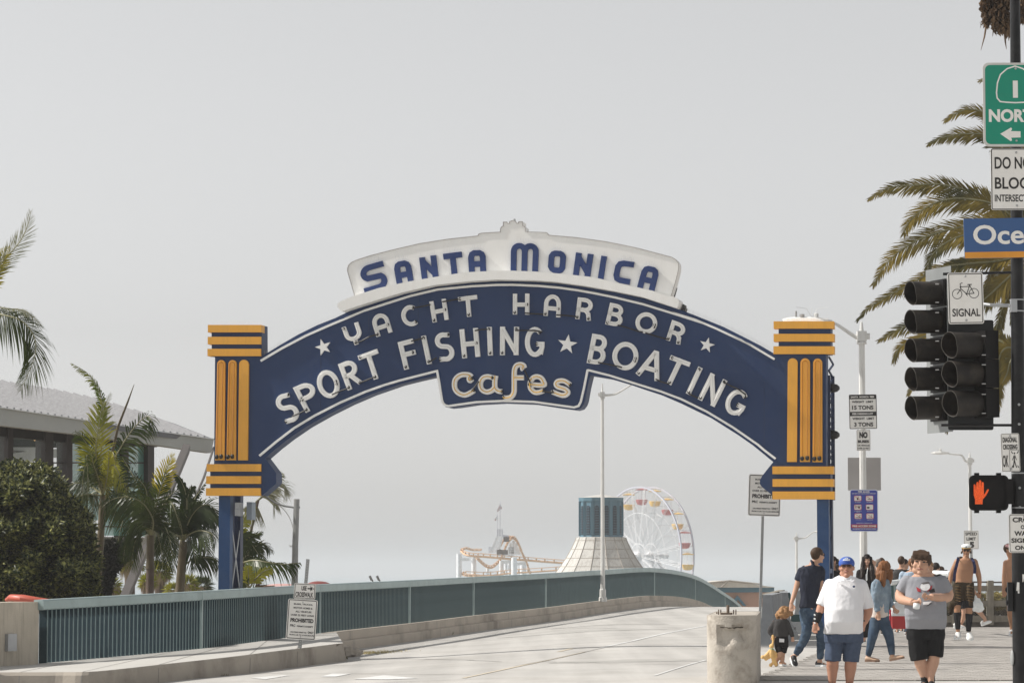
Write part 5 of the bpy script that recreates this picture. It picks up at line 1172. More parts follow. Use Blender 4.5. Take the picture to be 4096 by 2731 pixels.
frond(Dd, W5, [(955,1180),(1010,1100),(1100,1130),(1200,1220)], 70, 150, 40, m_pd, face=.7, droop=.9, t0=.1)
frond(Dd, W5, [(955,1180),(900,1060),(960,960),(1060,900),(1170,850)], 70, 120, 40, m_pd, face=.7, droop=.4, t0=.2)
Ee = palm('palm_tree', 'small low palm rising just above the railing right of the left arch post', W5((1035, 1450)), W5((1035, 1560)), 68, 10, 12, group='feather palms behind the left railing', rings=False)
for pts, m in (([(1035,1450),(1030,1340),(1025,1210)], m_pyg), ([(1035,1450),(1100,1350),(1180,1270),(1280,1230)], m_pyg), ([(1035,1450),(990,1380),(950,1360)], m_pg), ([(1040,1460),(1120,1430),(1220,1440),(1310,1445)], m_dead)): frond(Ee, W5, pts, 68, 105, 30, m, face=.85, droop=.35, t0=.2)
Ff = palm('palm_tree', 'pale distant palm whose top shows right of the left lower yellow bars', W5((1130, 520)), W5((870, 1520)), 95, 5, 6, rings=False)
for pts in ([(1130,520),(1230,420),(1320,350),(1400,360),(1460,470)], [(1130,520),(1240,400),(1300,280),(1370,230)], [(1130,520),(1060,600),(1000,640)], [(1130,520),(1200,480),(1280,480),(1330,560)], [(1130, 520), (1100, 560), (1090, 700)]): frond(Ff, W5, pts, 95, 170, 40, m_pp, face=.85, droop=.5, t0=.2, wl=.012)
Pl_ = palm('palm_tree', 'palm at the far left edge with two big fronds hanging against the sky', (-150, 1260), (-190, 2500), 46, 22, 26, shaft=.2)
frond(Pl_, W1, [(-290,1090),(-100,820),(60,640),(170,500),(225,370),(240,285)], 46, 190, 60, m_pp, face=.95, droop=.1, t0=.3, ang=40, wl=.014)
frond(Pl_, W1, [(-290,1090),(-120,900),(-20,720),(60,560)], 46, 150, 40, m_py, face=.9, droop=.2, t0=.4, ang=50, wl=.02)
frond(Pl_, W1, [(-290,1090),(-100,1080),(40,1100),(170,1145),(260,1250),(280,1370),(250,1490),(160,1690)], 46, 225, 86, m_pd, face=.85, droop=.75, t0=.2, ang=60, wl=.022, dys=[0, -.3, -.5, -.6, -.6])
frond(Pl_, W1, [(-290,1090),(-80,1040),(60,1050),(200,1070),(330,1180)], 46, 100, 50, m_pp, face=.5, droop=.7, t0=.3, wl=.014)
for pts in ([(-290,1090),(-400,900),(-500,700)], [(-290,1090),(-450,1080),(-600,1200)], [(-290,1090),(-330,1300),(-360,1500)]): frond(Pl_, W1, pts, 46, 200, 40, m_pd, face=.8, droop=.6)
def fill(palm_, f, crown, Y, specs, m_list, ll, n=34):
    rr = random.Random(int(crown[0]))
    for i, (dx, dy, lift_) in enumerate(specs):
        x, y = crown; pts = [(x, y), (x+dx*.3, y-lift_*.75), (x+dx*.65, y-lift_+dy*.25), (x+dx*.9, y+dy*.6-lift_*.4), (x+dx, y+dy)]
        z = rr.uniform(-1.0, 1.0); frond(palm_, f, pts, Y, ll*rr.uniform(.8, 1.1), n, m_list[i % len(m_list)], face=rr.uniform(.55, .9), droop=rr.uniform(.5, .9), t0=.15, dys=[0, z*.4, z*.8, z, z])
fill(A, W2, (806, 1130), 66, [(-230, 180, 160), (-170, 60, 260), (150, 230, 120), (200, 60, 250), (120, -120, 300), (-120, -160, 260), (60, 160, 60), (-90, 220, 40)], [m_pd, m_pg, m_pd, m_pyg, m_pyg, m_pg], 125)
fill(B, W2, (1185, 1460), 62, [(-260, 40, 260), (-160, 260, 90), (170, 180, 120), (230, -60, 260), (-90, -180, 240), (90, 250, 50), (-220, 200, 160), (-330, -60, 300)], [m_pd, m_pd, m_pg, m_pd], 120)
fill(Cc, W5, (350, 950), 64.5, [(-230, 180, 160), (260, 200, 120), (150, -260, 200), (-150, -260, 240), (-100, 320, 60), (130, 300, 60), (300, -40, 260), (-330, 20, 200)], [m_pd, m_pd, m_pg], 150)
fill(Dd, W5, (955, 1180), 70, [(-150, 120, 200), (170, 230, 100), (260, 60, 200), (60, 200, 260), (330, -120, 180)], [m_pd, m_pg], 130)
# ------------------------------------------------------------------ date palm at the right
R7 = lambda p: (3400+p[0]*.4465, 600+p[1]*.4465)
R8 = lambda p: (3500+p[0]*.4464, 1050+p[1]*.4464)
R6 = lambda p: (3400+p[0]*.4465, 0+p[1]*.4465)
G = palm('date_palm', 'large date palm with arching olive fronds behind the traffic signal pole', (4165, 1010), (4190, 2500), 75, 42, 48, rings=True)
g = MB(); cc = P(4165, 1000, 75); rr = random.Random(4)
for i in range(150):
    a = rr.uniform(0, 6.28); z = rr.uniform(-1.4, .3); g.bar(cc+Vector((.25*math.cos(a), .25*math.sin(a), z)), cc+Vector((.62*math.cos(a), .62*math.sin(a), z+.3)), .07, .05)
g.build('frond_stubs', m_trunk, G)['kind'] = 'stuff'
c7 = (1725, 860)
DF = [(R7, [c7,(1350,500),(900,325),(560,315),(340,345),(165,440)], 120, 0),
      (R7, [c7,(1350,520),(1050,438),(820,455),(630,550),(520,660),(480,760)], 150, -.5),
      (R7, [c7,(1350,640),(1000,690),(700,770),(480,880),(310,1040),(205,1210)], 140, -1.0),
      (R7, [c7,(1350,720),(1050,755),(860,830),(730,950),(685,1100)], 125, -1.4),
      (R7, [c7,(1400,980),(1050,1020),(800,1060),(560,1190),(330,1310),(160,1420),(60,1530)], 85, .3),
      (R7, [c7,(1450,1120),(1150,1300),(1000,1400),(850,1560)], 110, .8),
      (R8, [(1484,900),(1100,700),(820,600),(500,530),(250,580),(30,700)], 115, .8),
      (R8, [(1484,900),(1200,760),(1100,900),(1095,1100),(1100,1330)], 90, -.3),
      (R8, [(1484,900),(1250,850),(1180,1000),(1140,1080)], 90, -.9),
      (R8, [(1484,900),(1000,650),(600,620),(350,700),(220,760),(165,900)], 110, .5),
      (R8, [(1484,900),(1000,800),(700,850),(500,960),(350,1080),(290,1200)], 90, 1.0),
      (R8, [(1484,900),(1100,900),(850,1100),(700,1350),(640,1520)], 80, .6),
      (R8, [(1484,900),(1100,850),(900,850),(760,900),(700,1000)], 110, .1),
      (R7, [c7,(1500,900),(1250,960),(980,1000),(850,1020)], 100, 1.2),
      (R7, [c7,(1300,1250),(1150,1400),(1120,1560)], 120, .2),
      (R6, [(1760,2200),(1600,1500),(1300,1080),(1080,980),(930,1030),(850,1080)], 125, .4),
      (R6, [(1760,2200),(1600,1700),(1300,1260),(1060,1200),(860,1225),(700,1290)], 125, -.2),
      (R6, [(1760,2200),(1750,1600),(1500,800),(1300,700),(1160,720)], 120, .9),
      (R7, [c7,(1500,200),(1600,-200),(1800,-500)], 120, 0), (R7, [c7,(1900,300),(2200,200),(2500,500)], 120, 0), (R7, [c7,(2100,700),(2500,900),(2700,1300)], 120, 0), (R8, [(1484,900),(1700,1000),(1900,1300)], 100, 0), (R8, [(1484,900),(1450,1100),(1420,1400)], 100, -1)]
for i, (f, pts, ll, dy) in enumerate(DF):
    frond(G, f, pts, 75, ll*1.5, 150, m_pdt, face=.78, droop=.24, t0=.16, dys=[0]+[dy]*8, ang=50, wl=.042, stiff=True, rw=.03, seed=i)
rr = random.Random(21)
for (ex, ey) in ((3960,1180),(4010,1420),(3900,960),(3960,1560),(4070,1640),(3850,1480),(3990,880),(4060,1300),(4140,1600),(3900,1330)):
    c0 = (4170, 985); f_ = lambda p: (p[0], p[1])
    pts = [c0, ((c0[0]*2+ex)/3, (c0[1]*2+ey)/3-90), ((c0[0]+2*ex)/3-30, (c0[1]+2*ey)/3-110), (ex-20, ey)]
    dz = rr.uniform(.4, 1.6); frond(G, f_, pts, 75, 60, 110, m_pdt, face=.7, droop=.35, t0=.1, dys=[0, dz*.5, dz, dz], ang=50, wl=.042, stiff=True, rw=.03, seed=int(ex))
# fan palm at the top right: only its hanging dead skirt is in frame
Hh_ = thing('fan_palm', 'dead brown skirt of a tall fan palm hanging in at the top right corner', 'palm tree', P(4260, 2300, 52)+Vector((0, 0, -2)))
g = MB(); b0 = Vector(Hh_.location); g.tube([b0, P(4240, 1200, 52), P(4230, -250, 52)], [.35, .28, .25], 12); g.build('trunk', m_trunk, Hh_)
rr = random.Random(11)
for (xc, y0, y1, w, n) in ((1225, -60, 240, 40, 260), (1290, -60, 200, 30, 120), (1350, -60, 290, 60, 420), (1400, -60, 330, 45, 350), (1330, -60, 230, 70, 260), (1550, -60, 200, 30, 200), (1190, -20, 90, 12, 50)):
    g = MB()
    for _ in range(n):
        u = rr.gauss(0, .5)*w; v0 = rr.uniform(y0, y1*.9); v1 = v0+rr.uniform(20, 70)
        a = P(*R6((xc+u, v0)), 52+rr.uniform(-.4, .4)); b_ = P(*R6((xc+u+rr.uniform(-12, 12), v1)), 52+rr.uniform(-.4, .4)); wv = Vector((rr.uniform(.008, .03), rr.uniform(-.02, .02), 0))
        m_ = a.lerp(b_, .5)+Vector((rr.uniform(-.04, .04), 0, 0)); g.add([a-wv*.5, a+wv*.5, m_+wv, m_-wv, b_], [(0, 1, 2, 3), (3, 2, 4)])
    g.build('dead_frond', m_dead, Hh_, fixn=False)
for pts in ([(1225,200),(1205,330),(1172,455)], [(1385,290),(1392,380),(1402,445)], [(1300,180),(1285,270),(1277,330)], [(1420, 250), (1424, 330), (1422, 370)]):
    g = MB(); g.tube([P(*R6(p), 52) for p in pts], [.02, .014, .003], 4); g.build('dead_frond', m_dead, Hh_)
for k in range(9):
    a = k*.7; c_ = P(4230, -260, 52); g = MB()
    for j in range(26):
        b_ = -1.2+2.4*j/25; d = Vector((math.cos(a)*math.cos(b_)-math.sin(a)*math.sin(b_)*.6, math.sin(a)*math.cos(b_)+math.cos(a)*math.sin(b_)*.6, .2+.3*math.cos(b_))); q = c_+Vector((math.cos(a), math.sin(a), .25))*1.0
        g.add([q, q+d*.7+Vector((0, 0, .03)), q+d*1.25-Vector((0, 0, .25)), q+d*.7-Vector((0, 0, .04))], [(0, 1, 2, 3)])
    g.tube([c_, c_+Vector((math.cos(a), math.sin(a), .25))], .025, 5); g.build('fan_frond', m_pg, Hh_, fixn=False)
# ------------------------------------------------------------------ leafy hedge at the left
m_hl = leaf_mat('hedge_leaf', (0.010, 0.022, 0.005), (0.36, 0.36, 0.12), rough=.4, tr=.15, scale=12)
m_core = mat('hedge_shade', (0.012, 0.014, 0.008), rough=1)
m_stem = mat('hedge_stem', (0.09, 0.07, 0.05), rough=.9)
def leafmass(parent, outline, Y0, thick, n, size, m, seed=1, sprig=5, up=.7):
    """leaf rosettes through a volume: outline in photo pixels; depth bulges towards the middle"""
    rng = random.Random(seed); xs = [p[0] for p in outline]; ys = [p[1] for p in outline]
    def inside(x, y):
        c = False; j = len(outline)-1
        for i in range(len(outline)):
            xi, yi = outline[i]; xj, yj = outline[j]
            if (yi > y) != (yj > y) and x < (xj-xi)*(y-yi)/(yj-yi)+xi: c = not c
            j = i
        return c
    def edge(x, y):
        d = 1e9
        for i in range(len(outline)):
            a = Vector(outline[i]); b = Vector(outline[(i+1) % len(outline)]); ab = b-a; t = max(0, min(1, (Vector((x, y))-a).dot(ab)/ab.length_squared)); d = min(d, (a+ab*t-Vector((x, y))).length)
        return d
    g = MB(); k = 0
    while k < n:
        x = rng.uniform(min(xs), max(xs)); y = rng.uniform(min(ys), max(ys))
        if not inside(x, y): continue
        k += 1; e = min(1, edge(x, y)/120); lump = noise.noise(Vector((x*.012, y*.012, seed)))
        Yd = Y0-thick*(e**.5)*(.75+.5*lump)+rng.random()**2*.5
        c = P(x, y, Yd); axis_ = Vector((rng.uniform(-.7, .7), rng.uniform(-.9, .1), up+rng.uniform(-.3, .5))).normalized()
        for j in range(sprig):
            a = rng.uniform(0, 6.28); s1 = axis_.orthogonal().normalized(); s2 = axis_.cross(s1)
            d = (axis_*rng.uniform(.2, 1)+(s1*math.cos(a)+s2*math.sin(a))*rng.uniform(.6, 1)).normalized(); L = size*rng.uniform(.6, 1.25); w = d.cross(axis_).normalized()*L*.17
            o_ = c+axis_*rng.uniform(-.5, .5)*size; tip = o_+d*L-Vector((0, 0, L*.15))
            g.add([o_, o_+d*L*.45+w, tip, o_+d*L*.45-w], [(0, 1, 2, 3)])
    return g.build('foliage', m, parent, fixn=False)
for n_ in m_hl.node_tree.nodes:
    if n_.type == 'MAP_RANGE': n_.inputs[1].default_value = .46; n_.inputs[2].default_value = .66  # sunlit highlights among the dark leaves are put into the leaf colour
hb = thing('hedge', 'big leafy dark green hedge with sunlit leaf tips behind the left end of the railing', 'hedge', P(200, 2400, 58)+Vector((0, 0, -3)))
out = [(-160,1890),(-60,1870),(0,1885),(60,1862),(110,1880),(178,1885),(235,1925),(270,1985),(310,2035),(352,2072),(372,2130),(365,2200),(402,2260),(392,2330),(398,2440),(-160,2440)]
rr = random.Random(14); o2 = []
for i in range(len(out)-3):
    a_, b_ = Vector(out[i]), Vector(out[i+1])
    for k in range(5): q = a_.lerp(b_, k/5); o2.append((q.x+rr.uniform(-14, 14), q.y+rr.uniform(-20, 16)))
out = o2+out[-3:]
leafmass(hb, out, 58, 2.6, 10500, .165, m_hl, seed=3)['kind'] = 'stuff'
for (x, y, h) in ((290,2005,50),(320,2040,60),(375,2130,50),(372,2160,40),(120,1875,60),(75,1870,66),(45,1880,60),(215,1905,55),(25,1890,40),(60,1880,52),(95,1885,48),(140,1890,60),(185,1895,50),(215,1920,40),(330,2050,40),(355,2080,30),(10,1900,45),(165,1885,50),(250,1960,35)):
    g = MB(); a = P(x, y, 57.3); b_ = P(x+random.uniform(-10, 10), y-h*.5, 57.3); g.tube([a, b_], [.008, .004], 4)
    for j in range(7):
        c = a.lerp(b_, j/6); d = Vector((random.choice((-1, 1))*random.uniform(.5, 1), random.uniform(-.5, .2), random.uniform(.3, 1))).normalized()*.13; w = Vector((0, 0, .022)); g.add([c, c+d*.5+w, c+d, c+d*.5-w], [(0, 1, 2, 3)])
    g.build('sprig', m_hl, hb, fixn=False)
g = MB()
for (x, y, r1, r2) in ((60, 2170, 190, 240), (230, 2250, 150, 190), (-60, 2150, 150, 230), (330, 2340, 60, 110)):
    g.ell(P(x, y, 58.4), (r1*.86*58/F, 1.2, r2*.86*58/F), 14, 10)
g.build('shade_core', m_core, hb)  # dark blobs: shade inside the hedge is put into their colour
g = MB()
for x in (-80, 40, 170, 300): g.tube([P(x, 2420, 58.2)-Vector((0, 0, 2)), P(x+10, 2250, 58)], [.08, .05], 6)
g.build('stem', m_stem, hb)
# far fan palms seen between the trunks
for i, (x, y, r, zz) in enumerate(((520,2250,62,120),(445,2350,48,118),(640,2290,52,125),(690,2365,40,121),(750,2340,46,130),(805,2350,52,135),(590,2330,40,116))):
    lab = ['shaggy fan palm seen between the ivy arch and the slanted strut', 'low fan palm beside the foot of the ivy arch', 'fan palm crown behind the second palm trunk', 'small shaggy fan palm between the second and third palm trunks', 'fan palm crown right behind the dark third palm trunk', 'rounded green fan palm nearest the left blue arch post', 'hazy fan palm low behind the slanted strut'][i]
    c = P(x, y, zz); t = thing('fan_palm', lab, 'palm tree', Vector((c.x, c.y, -4)), 'far fan palms beyond the railing'); s = zz/F; R_ = r*s; rng = random.Random(i)
    g = MB(); g.tube([Vector((c.x, c.y, -4)), c], [.25, .2], 8); g.build('trunk', m_trunk, t)
    g = MB(); k = MB()
    for q in range(260):
        a = rng.uniform(0, 6.28); e = rng.uniform(-.5, 1.3); d = Vector((math.cos(a)*math.cos(e), math.sin(a)*math.cos(e), math.sin(e))); o_ = c+d*R_*.35; w = d.orthogonal().normalized()*R_*.05
        g.add([o_, o_+d*R_*.4+w, o_+d*R_*rng.uniform(.7, 1)-Vector((0, 0, .12*R_)), o_+d*R_*.4-w], [(0, 1, 2, 3)])
    for q in range(200):
        a = rng.uniform(0, 6.28); o_ = c+Vector((math.cos(a)*R_*rng.uniform(.2, .8), math.sin(a)*R_*.5, rng.uniform(-.3, .2)*R_)); w = Vector((R_*.035, 0, 0)); k.add([o_-w, o_+w, o_+Vector((rng.uniform(-.1, .1)*R_, 0, -R_*rng.uniform(.4, 1.3)))], [(0, 1, 2)])
    g.build('fronds', m_pyg if i != 5 else m_pg, t, fixn=False)['kind'] = 'stuff'; k.build('dead_skirt', mat('straw', (.38, .30, .19), rough=.9), t, fixn=False)['kind'] = 'stuff'
# ================================================================== restaurant at the left
m_roof = mat('roof_metal', (0.20, 0.205, 0.22), rough=.8, spec=.08, metal=0, var=.10, scale=.6, dirt=(.30, .29, .28), dirt_amt=.4, dscale=1.5)
m_seam = mat('roof_seam_metal', (.30, .30, .31), rough=.7, spec=.1)
m_fas = mat('fascia_metal', (0.40, 0.41, 0.39), rough=.55, var=.07, scale=.8, dirt=(.30, .29, .26), dirt_amt=.3, dscale=1)
m_dkcol = mat('window_frame_bronze', (0.035, 0.024, 0.020), rough=.5)
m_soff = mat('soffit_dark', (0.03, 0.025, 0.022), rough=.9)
m_glass, t, b = new_mat('window_glass'); b.inputs['Base Color'].default_value = (.60, .80, .82, 1); b.inputs['Roughness'].default_value = .03; b.inputs['Alpha'].default_value = .09
m_gglass, t, b = new_mat('green_glass'); b.inputs['Base Color'].default_value = (.22, .48, .42, 1); b.inputs['Roughness'].default_value = .04; b.inputs['Alpha'].default_value = .55
m_strut = mat('steel_strut_paint', (0.11, 0.10, 0.095), rough=.6, var=.08, scale=2)
m_wht = mat('interior_white', (.75, .78, .78), rough=.7)
W4 = lambda p: (0+p[0]*.2551, 1480+p[1]*.2551)
rest = thing('restaurant_building', 'low glass restaurant with swooping grey metal roof behind the palms at left', 'building', P(400, 2400, 84)+Vector((0, 0, -3)))
# roof plane: front eave lower and nearer, ridge higher and farther
e0, e1 = P(0, 1632, 78), P(856, 1757, 84); ridge0 = P(0, 1524.6, 96)
rpn = (e1-e0).cross(ridge0-e0); RPL = Pl(e0, rpn)
eave = [(-420, 1576), (0, 1632), (306, 1678), (600, 1723), (856, 1757)]
ridge = [(856, 1756), (700, 1694), (574, 1653), (370, 1592), (230, 1563), (0, 1524.6), (-420, 1452)]
g = MB(); g.prism(eave+ridge, RPL, -.12, 0); g.build('roof', m_roof, rest)
def yr(x): return interp(x, [-420, 0, 230, 370, 574, 700, 856], [1452, 1524.6, 1563, 1592, 1653, 1694, 1756])
def ye(x): return interp(x, [-420, 0, 306, 600, 856], [1576, 1632, 1678, 1723, 1757])
x = -380.0
while x < 840:
    y = ye(x)-1; px, py = x, y
    while py > yr(px)+1 and px > -420: px -= 6; py -= 6*.385
    if x-px > 8:
        g = MB(); g.bar(RPL(x, y, .03), RPL(px, py, .03), .05, .06, up=RPL.n); g.build('roof_seam', m_seam, rest)
    x += 27.2
FPL = Pl(e0-Vector((0, .3, 0)), (e1-e0).cross(Vector((0, 0, 1))))
g = MB(); g.prism([(-420, 1648), (0, 1701), (306, 1736), (600, 1776), (845, 1811), (856, 1757), (600, 1722), (306, 1677), (0, 1631), (-420, 1575)], FPL, -.25, 0); g.build('fascia', m_fas, rest)
g = MB(); strip(g, [(-420, 1573), (0, 1630), (306, 1676), (600, 1721), (856, 1756)], 3.5, 0, .08, lift=FPL); g.build('gutter_lip', m_wht, rest)
GP = Pl(P(300, 1900, 86), (e1-e0).cross(Vector((0, 0, 1))))
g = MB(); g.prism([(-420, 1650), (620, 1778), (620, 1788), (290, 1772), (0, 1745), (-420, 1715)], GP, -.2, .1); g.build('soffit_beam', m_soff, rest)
for (x0, x1, y0, y1) in ((-300,-282,1660,2150),(-150,-130,1670,2150),(15,36,1690,2150),(165,197,1700,2150),(250,273,1720,2150),(478,498,1760,2170),(575,600,1770,2100)):
    g = MB(); g.prism([(x0, y1), (x1, y1), (x1, y0), (x0, y0)], GP, -.25, .18); g.build('column', m_dkcol, rest)
for (x0, x1, y0, y1) in ((-420,14,1690,2100),(36,165,1700,2100),(197,250,1725,2100),(273,478,1745,2080),(498,575,1775,2060)):
    g = MB(); g.prism([(x0, y1), (x1, y1), (x1, y0), (x0, y0)], GP, -.02, 0); g.build('window_pane', m_glass if x0 < 260 else m_gglass, rest)
    g = MB(); g.prism([(x0, 1853), (x1, 1853), (x1, 1848), (x0, 1848)], GP, .0, .06); g.build('glazing_bar', m_dkcol, rest)
# inside: back wall, ceiling, white screens seen through the glass
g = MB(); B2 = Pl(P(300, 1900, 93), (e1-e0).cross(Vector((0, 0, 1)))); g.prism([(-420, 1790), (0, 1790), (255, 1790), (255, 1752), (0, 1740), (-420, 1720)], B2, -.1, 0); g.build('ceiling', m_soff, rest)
for (x0, x1, y0, y1) in ((36, 164, 1788, 1845), (202, 246, 1795, 1830)): 
    g = MB(); g.prism([(x0, y1), (x1, y1), (x1, y0), (x0, y0)], B2, 0, .1); g.build('roller_blind', m_wht, rest)
g = MB(); g.prism([(34, 1812), (82, 1806), (60, 1803), (34, 1803)], B2, .1, .3); g.build('lamp_shade', m_strut, rest)
for (x, y) in ((9, 1756), (139, 1755)): g = MB(); g.ell(P(x, y, 90), (.05, .05, .05), 8, 6); g.build('lamp_bulb', mat('warm_bulb', (1, .7, .4), emit=(1, .6, .25), estr=2.0), rest)
# floor slab and lower wall
g = MB(); g.prism([(-420, 2130), (-420, 2200), (640, 2188), (640, 2150), (400, 2146)], GP, -6, .2); g.build('floor_slab', mat('slab_concrete', (.24, .22, .19), rough=.9, var=.2, scale=2, dirt=(.09, .08, .07), dirt_amt=.7, dscale=2), rest)
# green glass terrace
for (a, b_, c_, d_) in (((412,2018),(470,2030),(470,2141),(405,2141)),((470,2030),(520,2075),(528,2141),(470,2141)),((520,2100),(560,2106),(560,2143),(528,2143)),((560,2108),(600,2112),(600,2146),(560,2143))):
    g = MB(); TP = Pl(P(500, 2100, 80), (0, -1, 0)); g.prism([a, d_, c_, b_], TP, -.015, 0); g.build('glass_panel', m_gglass, rest)
g = MB(); g.tube([TP(405, 2104, .02), TP(520, 2106, .02), TP(560, 2108, .02), TP(610, 2114, .02)], .02, 6); g.build('handrail', m_strut, rest)
# slanted struts and guy rod
for pts, w in (([(746, 1795), (684, 1900), (575, 2150), (486, 2400)], .30), ([(600, 2230), (560, 2300), (500, 2420)], .25)):
    q = [P(x, y, 73) for (x, y) in (pts if w > .27 else pts)]
    if w > .27:
        a, b_ = P(746, 1792, 79.5), P(486, 2420, 70); g = MB(); g.bar(a, b_, 30*75/F, .22, up=Vector((0, -1, 0))); g.build('strut', m_strut, rest)
g = MB(); g.tube([P(855, 1790, 83.5), P(815, 1910, 80), P(772, 2010, 78)], .035, 6); g.build('guy_rod', m_strut, rest)
# ivy hanging over the terrace and its leg
iv = thing('ivy', 'dark ivy covering the terrace edge and its curved leg below the restaurant', 'ivy', P(450, 2400, 76)+Vector((0, 0, -3)))
iout = [(385,2168),(640,2172),(642,2205),(610,2222),(560,2218),(520,2230),(490,2255),(460,2290),(445,2330),(432,2400),(395,2400),(392,2250)]
m_ivy = leaf_mat('ivy_leaf', (0.008, 0.010, 0.005), (0.028, 0.026, 0.012), rough=.6, tr=.1, scale=4)
leafmass(iv, iout, 76, .8, 4500, .14, m_ivy, seed=8)['kind'] = 'stuff'
g = MB(); IP = Pl(P(500, 2200, 76.6), (0, -1, 0)); g.prism([(392,2175),(395,2400),(425,2400),(437,2330),(455,2280),(490,2240),(520,2215),(560,2205),(630,2205),(630,2175)][::-1], IP, -.6, 0); g.build('hidden_shade_wall', m_core, iv)
# red roofs / awnings beyond the railing
m_redp = mat('red_plastic', (.50, .10, .06), rough=.45, var=.1, dirt=(.35, .08, .05), dirt_amt=.4)
m_redd = mat('dark_red_canvas', (.20, .045, .04), rough=.8); m_pink = mat('pale_pink_canvas', (.55, .33, .31), rough=.8)
t_ = thing('red_tube', 'orange red rounded plastic tube lying behind the concrete end wall', 'tube', P(130, 2400, 52))
g = MB(); q = [P(30, 2398, 52.4), P(46, 2389, 52.2), P(90, 2393, 52), P(150, 2402, 52), P(215, 2408, 52), P(265, 2412, 52)]; g.tube(q, [.05, .075, .09, .08, .06, .03], 14, ell=.8); smooth_obj(g.build('tube', m_redp, t_))
for (cx, cy, rx, ry, Y, m, lb) in ((1275, 2347, 56, 24, 110, m_redd, 'dark red domed canopy just right of the crosswalk sign'), (1130, 2375, 130, 42, 150, m_pink, 'wide pale pink canopy behind the small low palm'), (800, 2392, 60, 32, 140, m_pink, 'small pale pink canopy with red rim left of the blue post')):
    t_ = thing('canopy', lb, 'canopy', P(cx, cy+60, Y)); s = Y/F; g = MB(); n = 14
    g.lathe(P(cx, cy, Y), [(rx*s*math.cos(math.pi/2*i/n), ry*s*math.sin(math.pi/2*i/n)) for i in range(n+1)], 28, sy=.8); g.lathe(P(cx, cy, Y), [(rx*s, -60*s), (rx*s, 0)], 28, sy=.8); smooth_obj(g.build('canopy_dome', m, t_), 50)
    if rx == 60: g = MB(); g.tube([P(cx+math.cos(a)*rx, cy-math.sin(a)*ry, Y-.9) for a in [math.pi*k/16 for k in range(17)]], .03, 5); g.build('rim', m_redd, t_)
for (x, lb) in ((1483, 'left one of the two small floodlights peeking over the railing'), (1512, 'right one of the two small floodlights peeking over the railing')):
    t_ = thing('floodlight', lb, 'floodlight', P(x+8, 2400, 100), 'small floodlights over the railing'); g = MB(); s = 100/F
    g.box(P(x, 2311, 100), (9*s, .12, 20*s), M=Matrix.Rotation(-.45, 3, 'Y')); g.build('lamp_housing', m_steel, t_); g = MB(); g.tube([P(x+6, 2318, 100), P(x+10, 2332, 100), P(x+10, 2400, 100)], .025, 6); g.build('stem', m_steel, t_)
# ================================================================== hippodrome roof tower
Yt = 250.0; st = Yt/F
m_tow = mat('tower_blue_paint', (0.085, 0.185, 0.25), rough=.6, var=.08, scale=.5); m_towd = mat('tower_louvre', (0.020, 0.038, 0.06), rough=.7); m_slate = mat('tower_roof_tiles', (.54, .53, .50), rough=.8, var=.08, scale=.4, dirt=(.24, .21, .19), dirt_amt=.6, dscale=.9, streak=True)
TW = lambda p: (1700+p[0]*.5102, 1900+p[1]*.5102)
cx = TW((1381, 0))[0]; z_ = lambda y: P(cx, TW((0, y))[1], Yt).z; xc = P(cx, 2280, Yt).x
tw = thing('carousel_tower', 'pale flared roof with blue louvred octagonal lantern in front of the ferris wheel', 'tower', Vector((xc, Yt, -8)))
R0 = 172*.5102*st/math.cos(math.pi/14); na = 14; rz0 = math.radians(90)
g = MB(); c = Vector((xc, Yt, 0)); g.lathe(c, [(R0*.955, z_(475)), (R0*.955, z_(205))], na, rz=rz0); g.build('lantern_wall', m_tow, tw)
g = MB(); g.lathe(c, [(R0*1.0, z_(205)), (R0*1.02, z_(178)), (R0*.9, z_(176))], na, rz=rz0); g.lathe(c, [(R0*.98, z_(484)), (R0*.98, z_(472))], na, rz=rz0); g.build('cornice', m_tow, tw)
g = MB(); g.lathe(c, [(R0*1.01, z_(177)), (.05, z_(150))], na, rz=rz0); g.build('lantern_roof', m_slate, tw)
for i in range(na):
    a0 = rz0+2*math.pi*i/na; a1 = rz0+2*math.pi*(i+1)/na; p0 = Vector((math.cos(a0), math.sin(a0), 0))*R0*.955; p1 = Vector((math.cos(a1), math.sin(a1), 0))*R0*.955; mid = (p0+p1)/2; nn = mid.normalized(); tt = (p1-p0).normalized()
    if nn.y > .35: continue
    zb, zt_ = z_(465), z_(240); w = (p1-p0).length*.46
    lift = lambda x, y, d: c+mid+tt*x+nn*d+Vector((0, 0, y))
    pts = [(-w/2, zb), (w/2, zb)]+[(w/2*math.cos(math.radians(q)), zt_-w/2+w/2*math.sin(math.radians(q))) for q in range(0, 181, 20)]
    g = MB(); g.prism(pts, lift, .0, .04); lv = g.build('louvre', m_towd, tw)
    g = MB(); k = 0; z = zb+.1
    while z < zt_-w*.4: g.bar(lift(-w/2, z, .06), lift(w/2, z, .06), .09, .03, up=Vector((0, 0, 1))); z += .21
    g.build('slat', m_tow, lv)['kind'] = 'stuff'
    g = MB(); g.bar(c+p0+Vector((0, 0, z_(474))), c+p0+Vector((0, 0, z_(206))), .22, .22); g.build('corner_post', m_tow, tw)
prof = [(1381-1015, 772), (1381-1060, 715), (1381-1105, 650), (1381-1145, 580), (1381-1178, 512), (1381-1185, 488)]
prof = [(r*.5102*st, z_(y)) for (r, y) in [(520, 960)]+prof]
g = MB(); g.lathe(c, prof, 16, rz=.12); g.build('flared_roof', m_slate, tw)
m_rib = mat('roof_rib', (.38, .35, .31), rough=.8)
for i in range(16):
    a = .12+2*math.pi*i/16
    if math.sin(a) > .25: continue
    g = MB(); g.tube([c+Vector((r*math.cos(a)*1.004, r*math.sin(a)*1.004, z)) for (r, z) in prof], .035, 4); g.build('roof_rib', m_rib, tw)
g = MB()
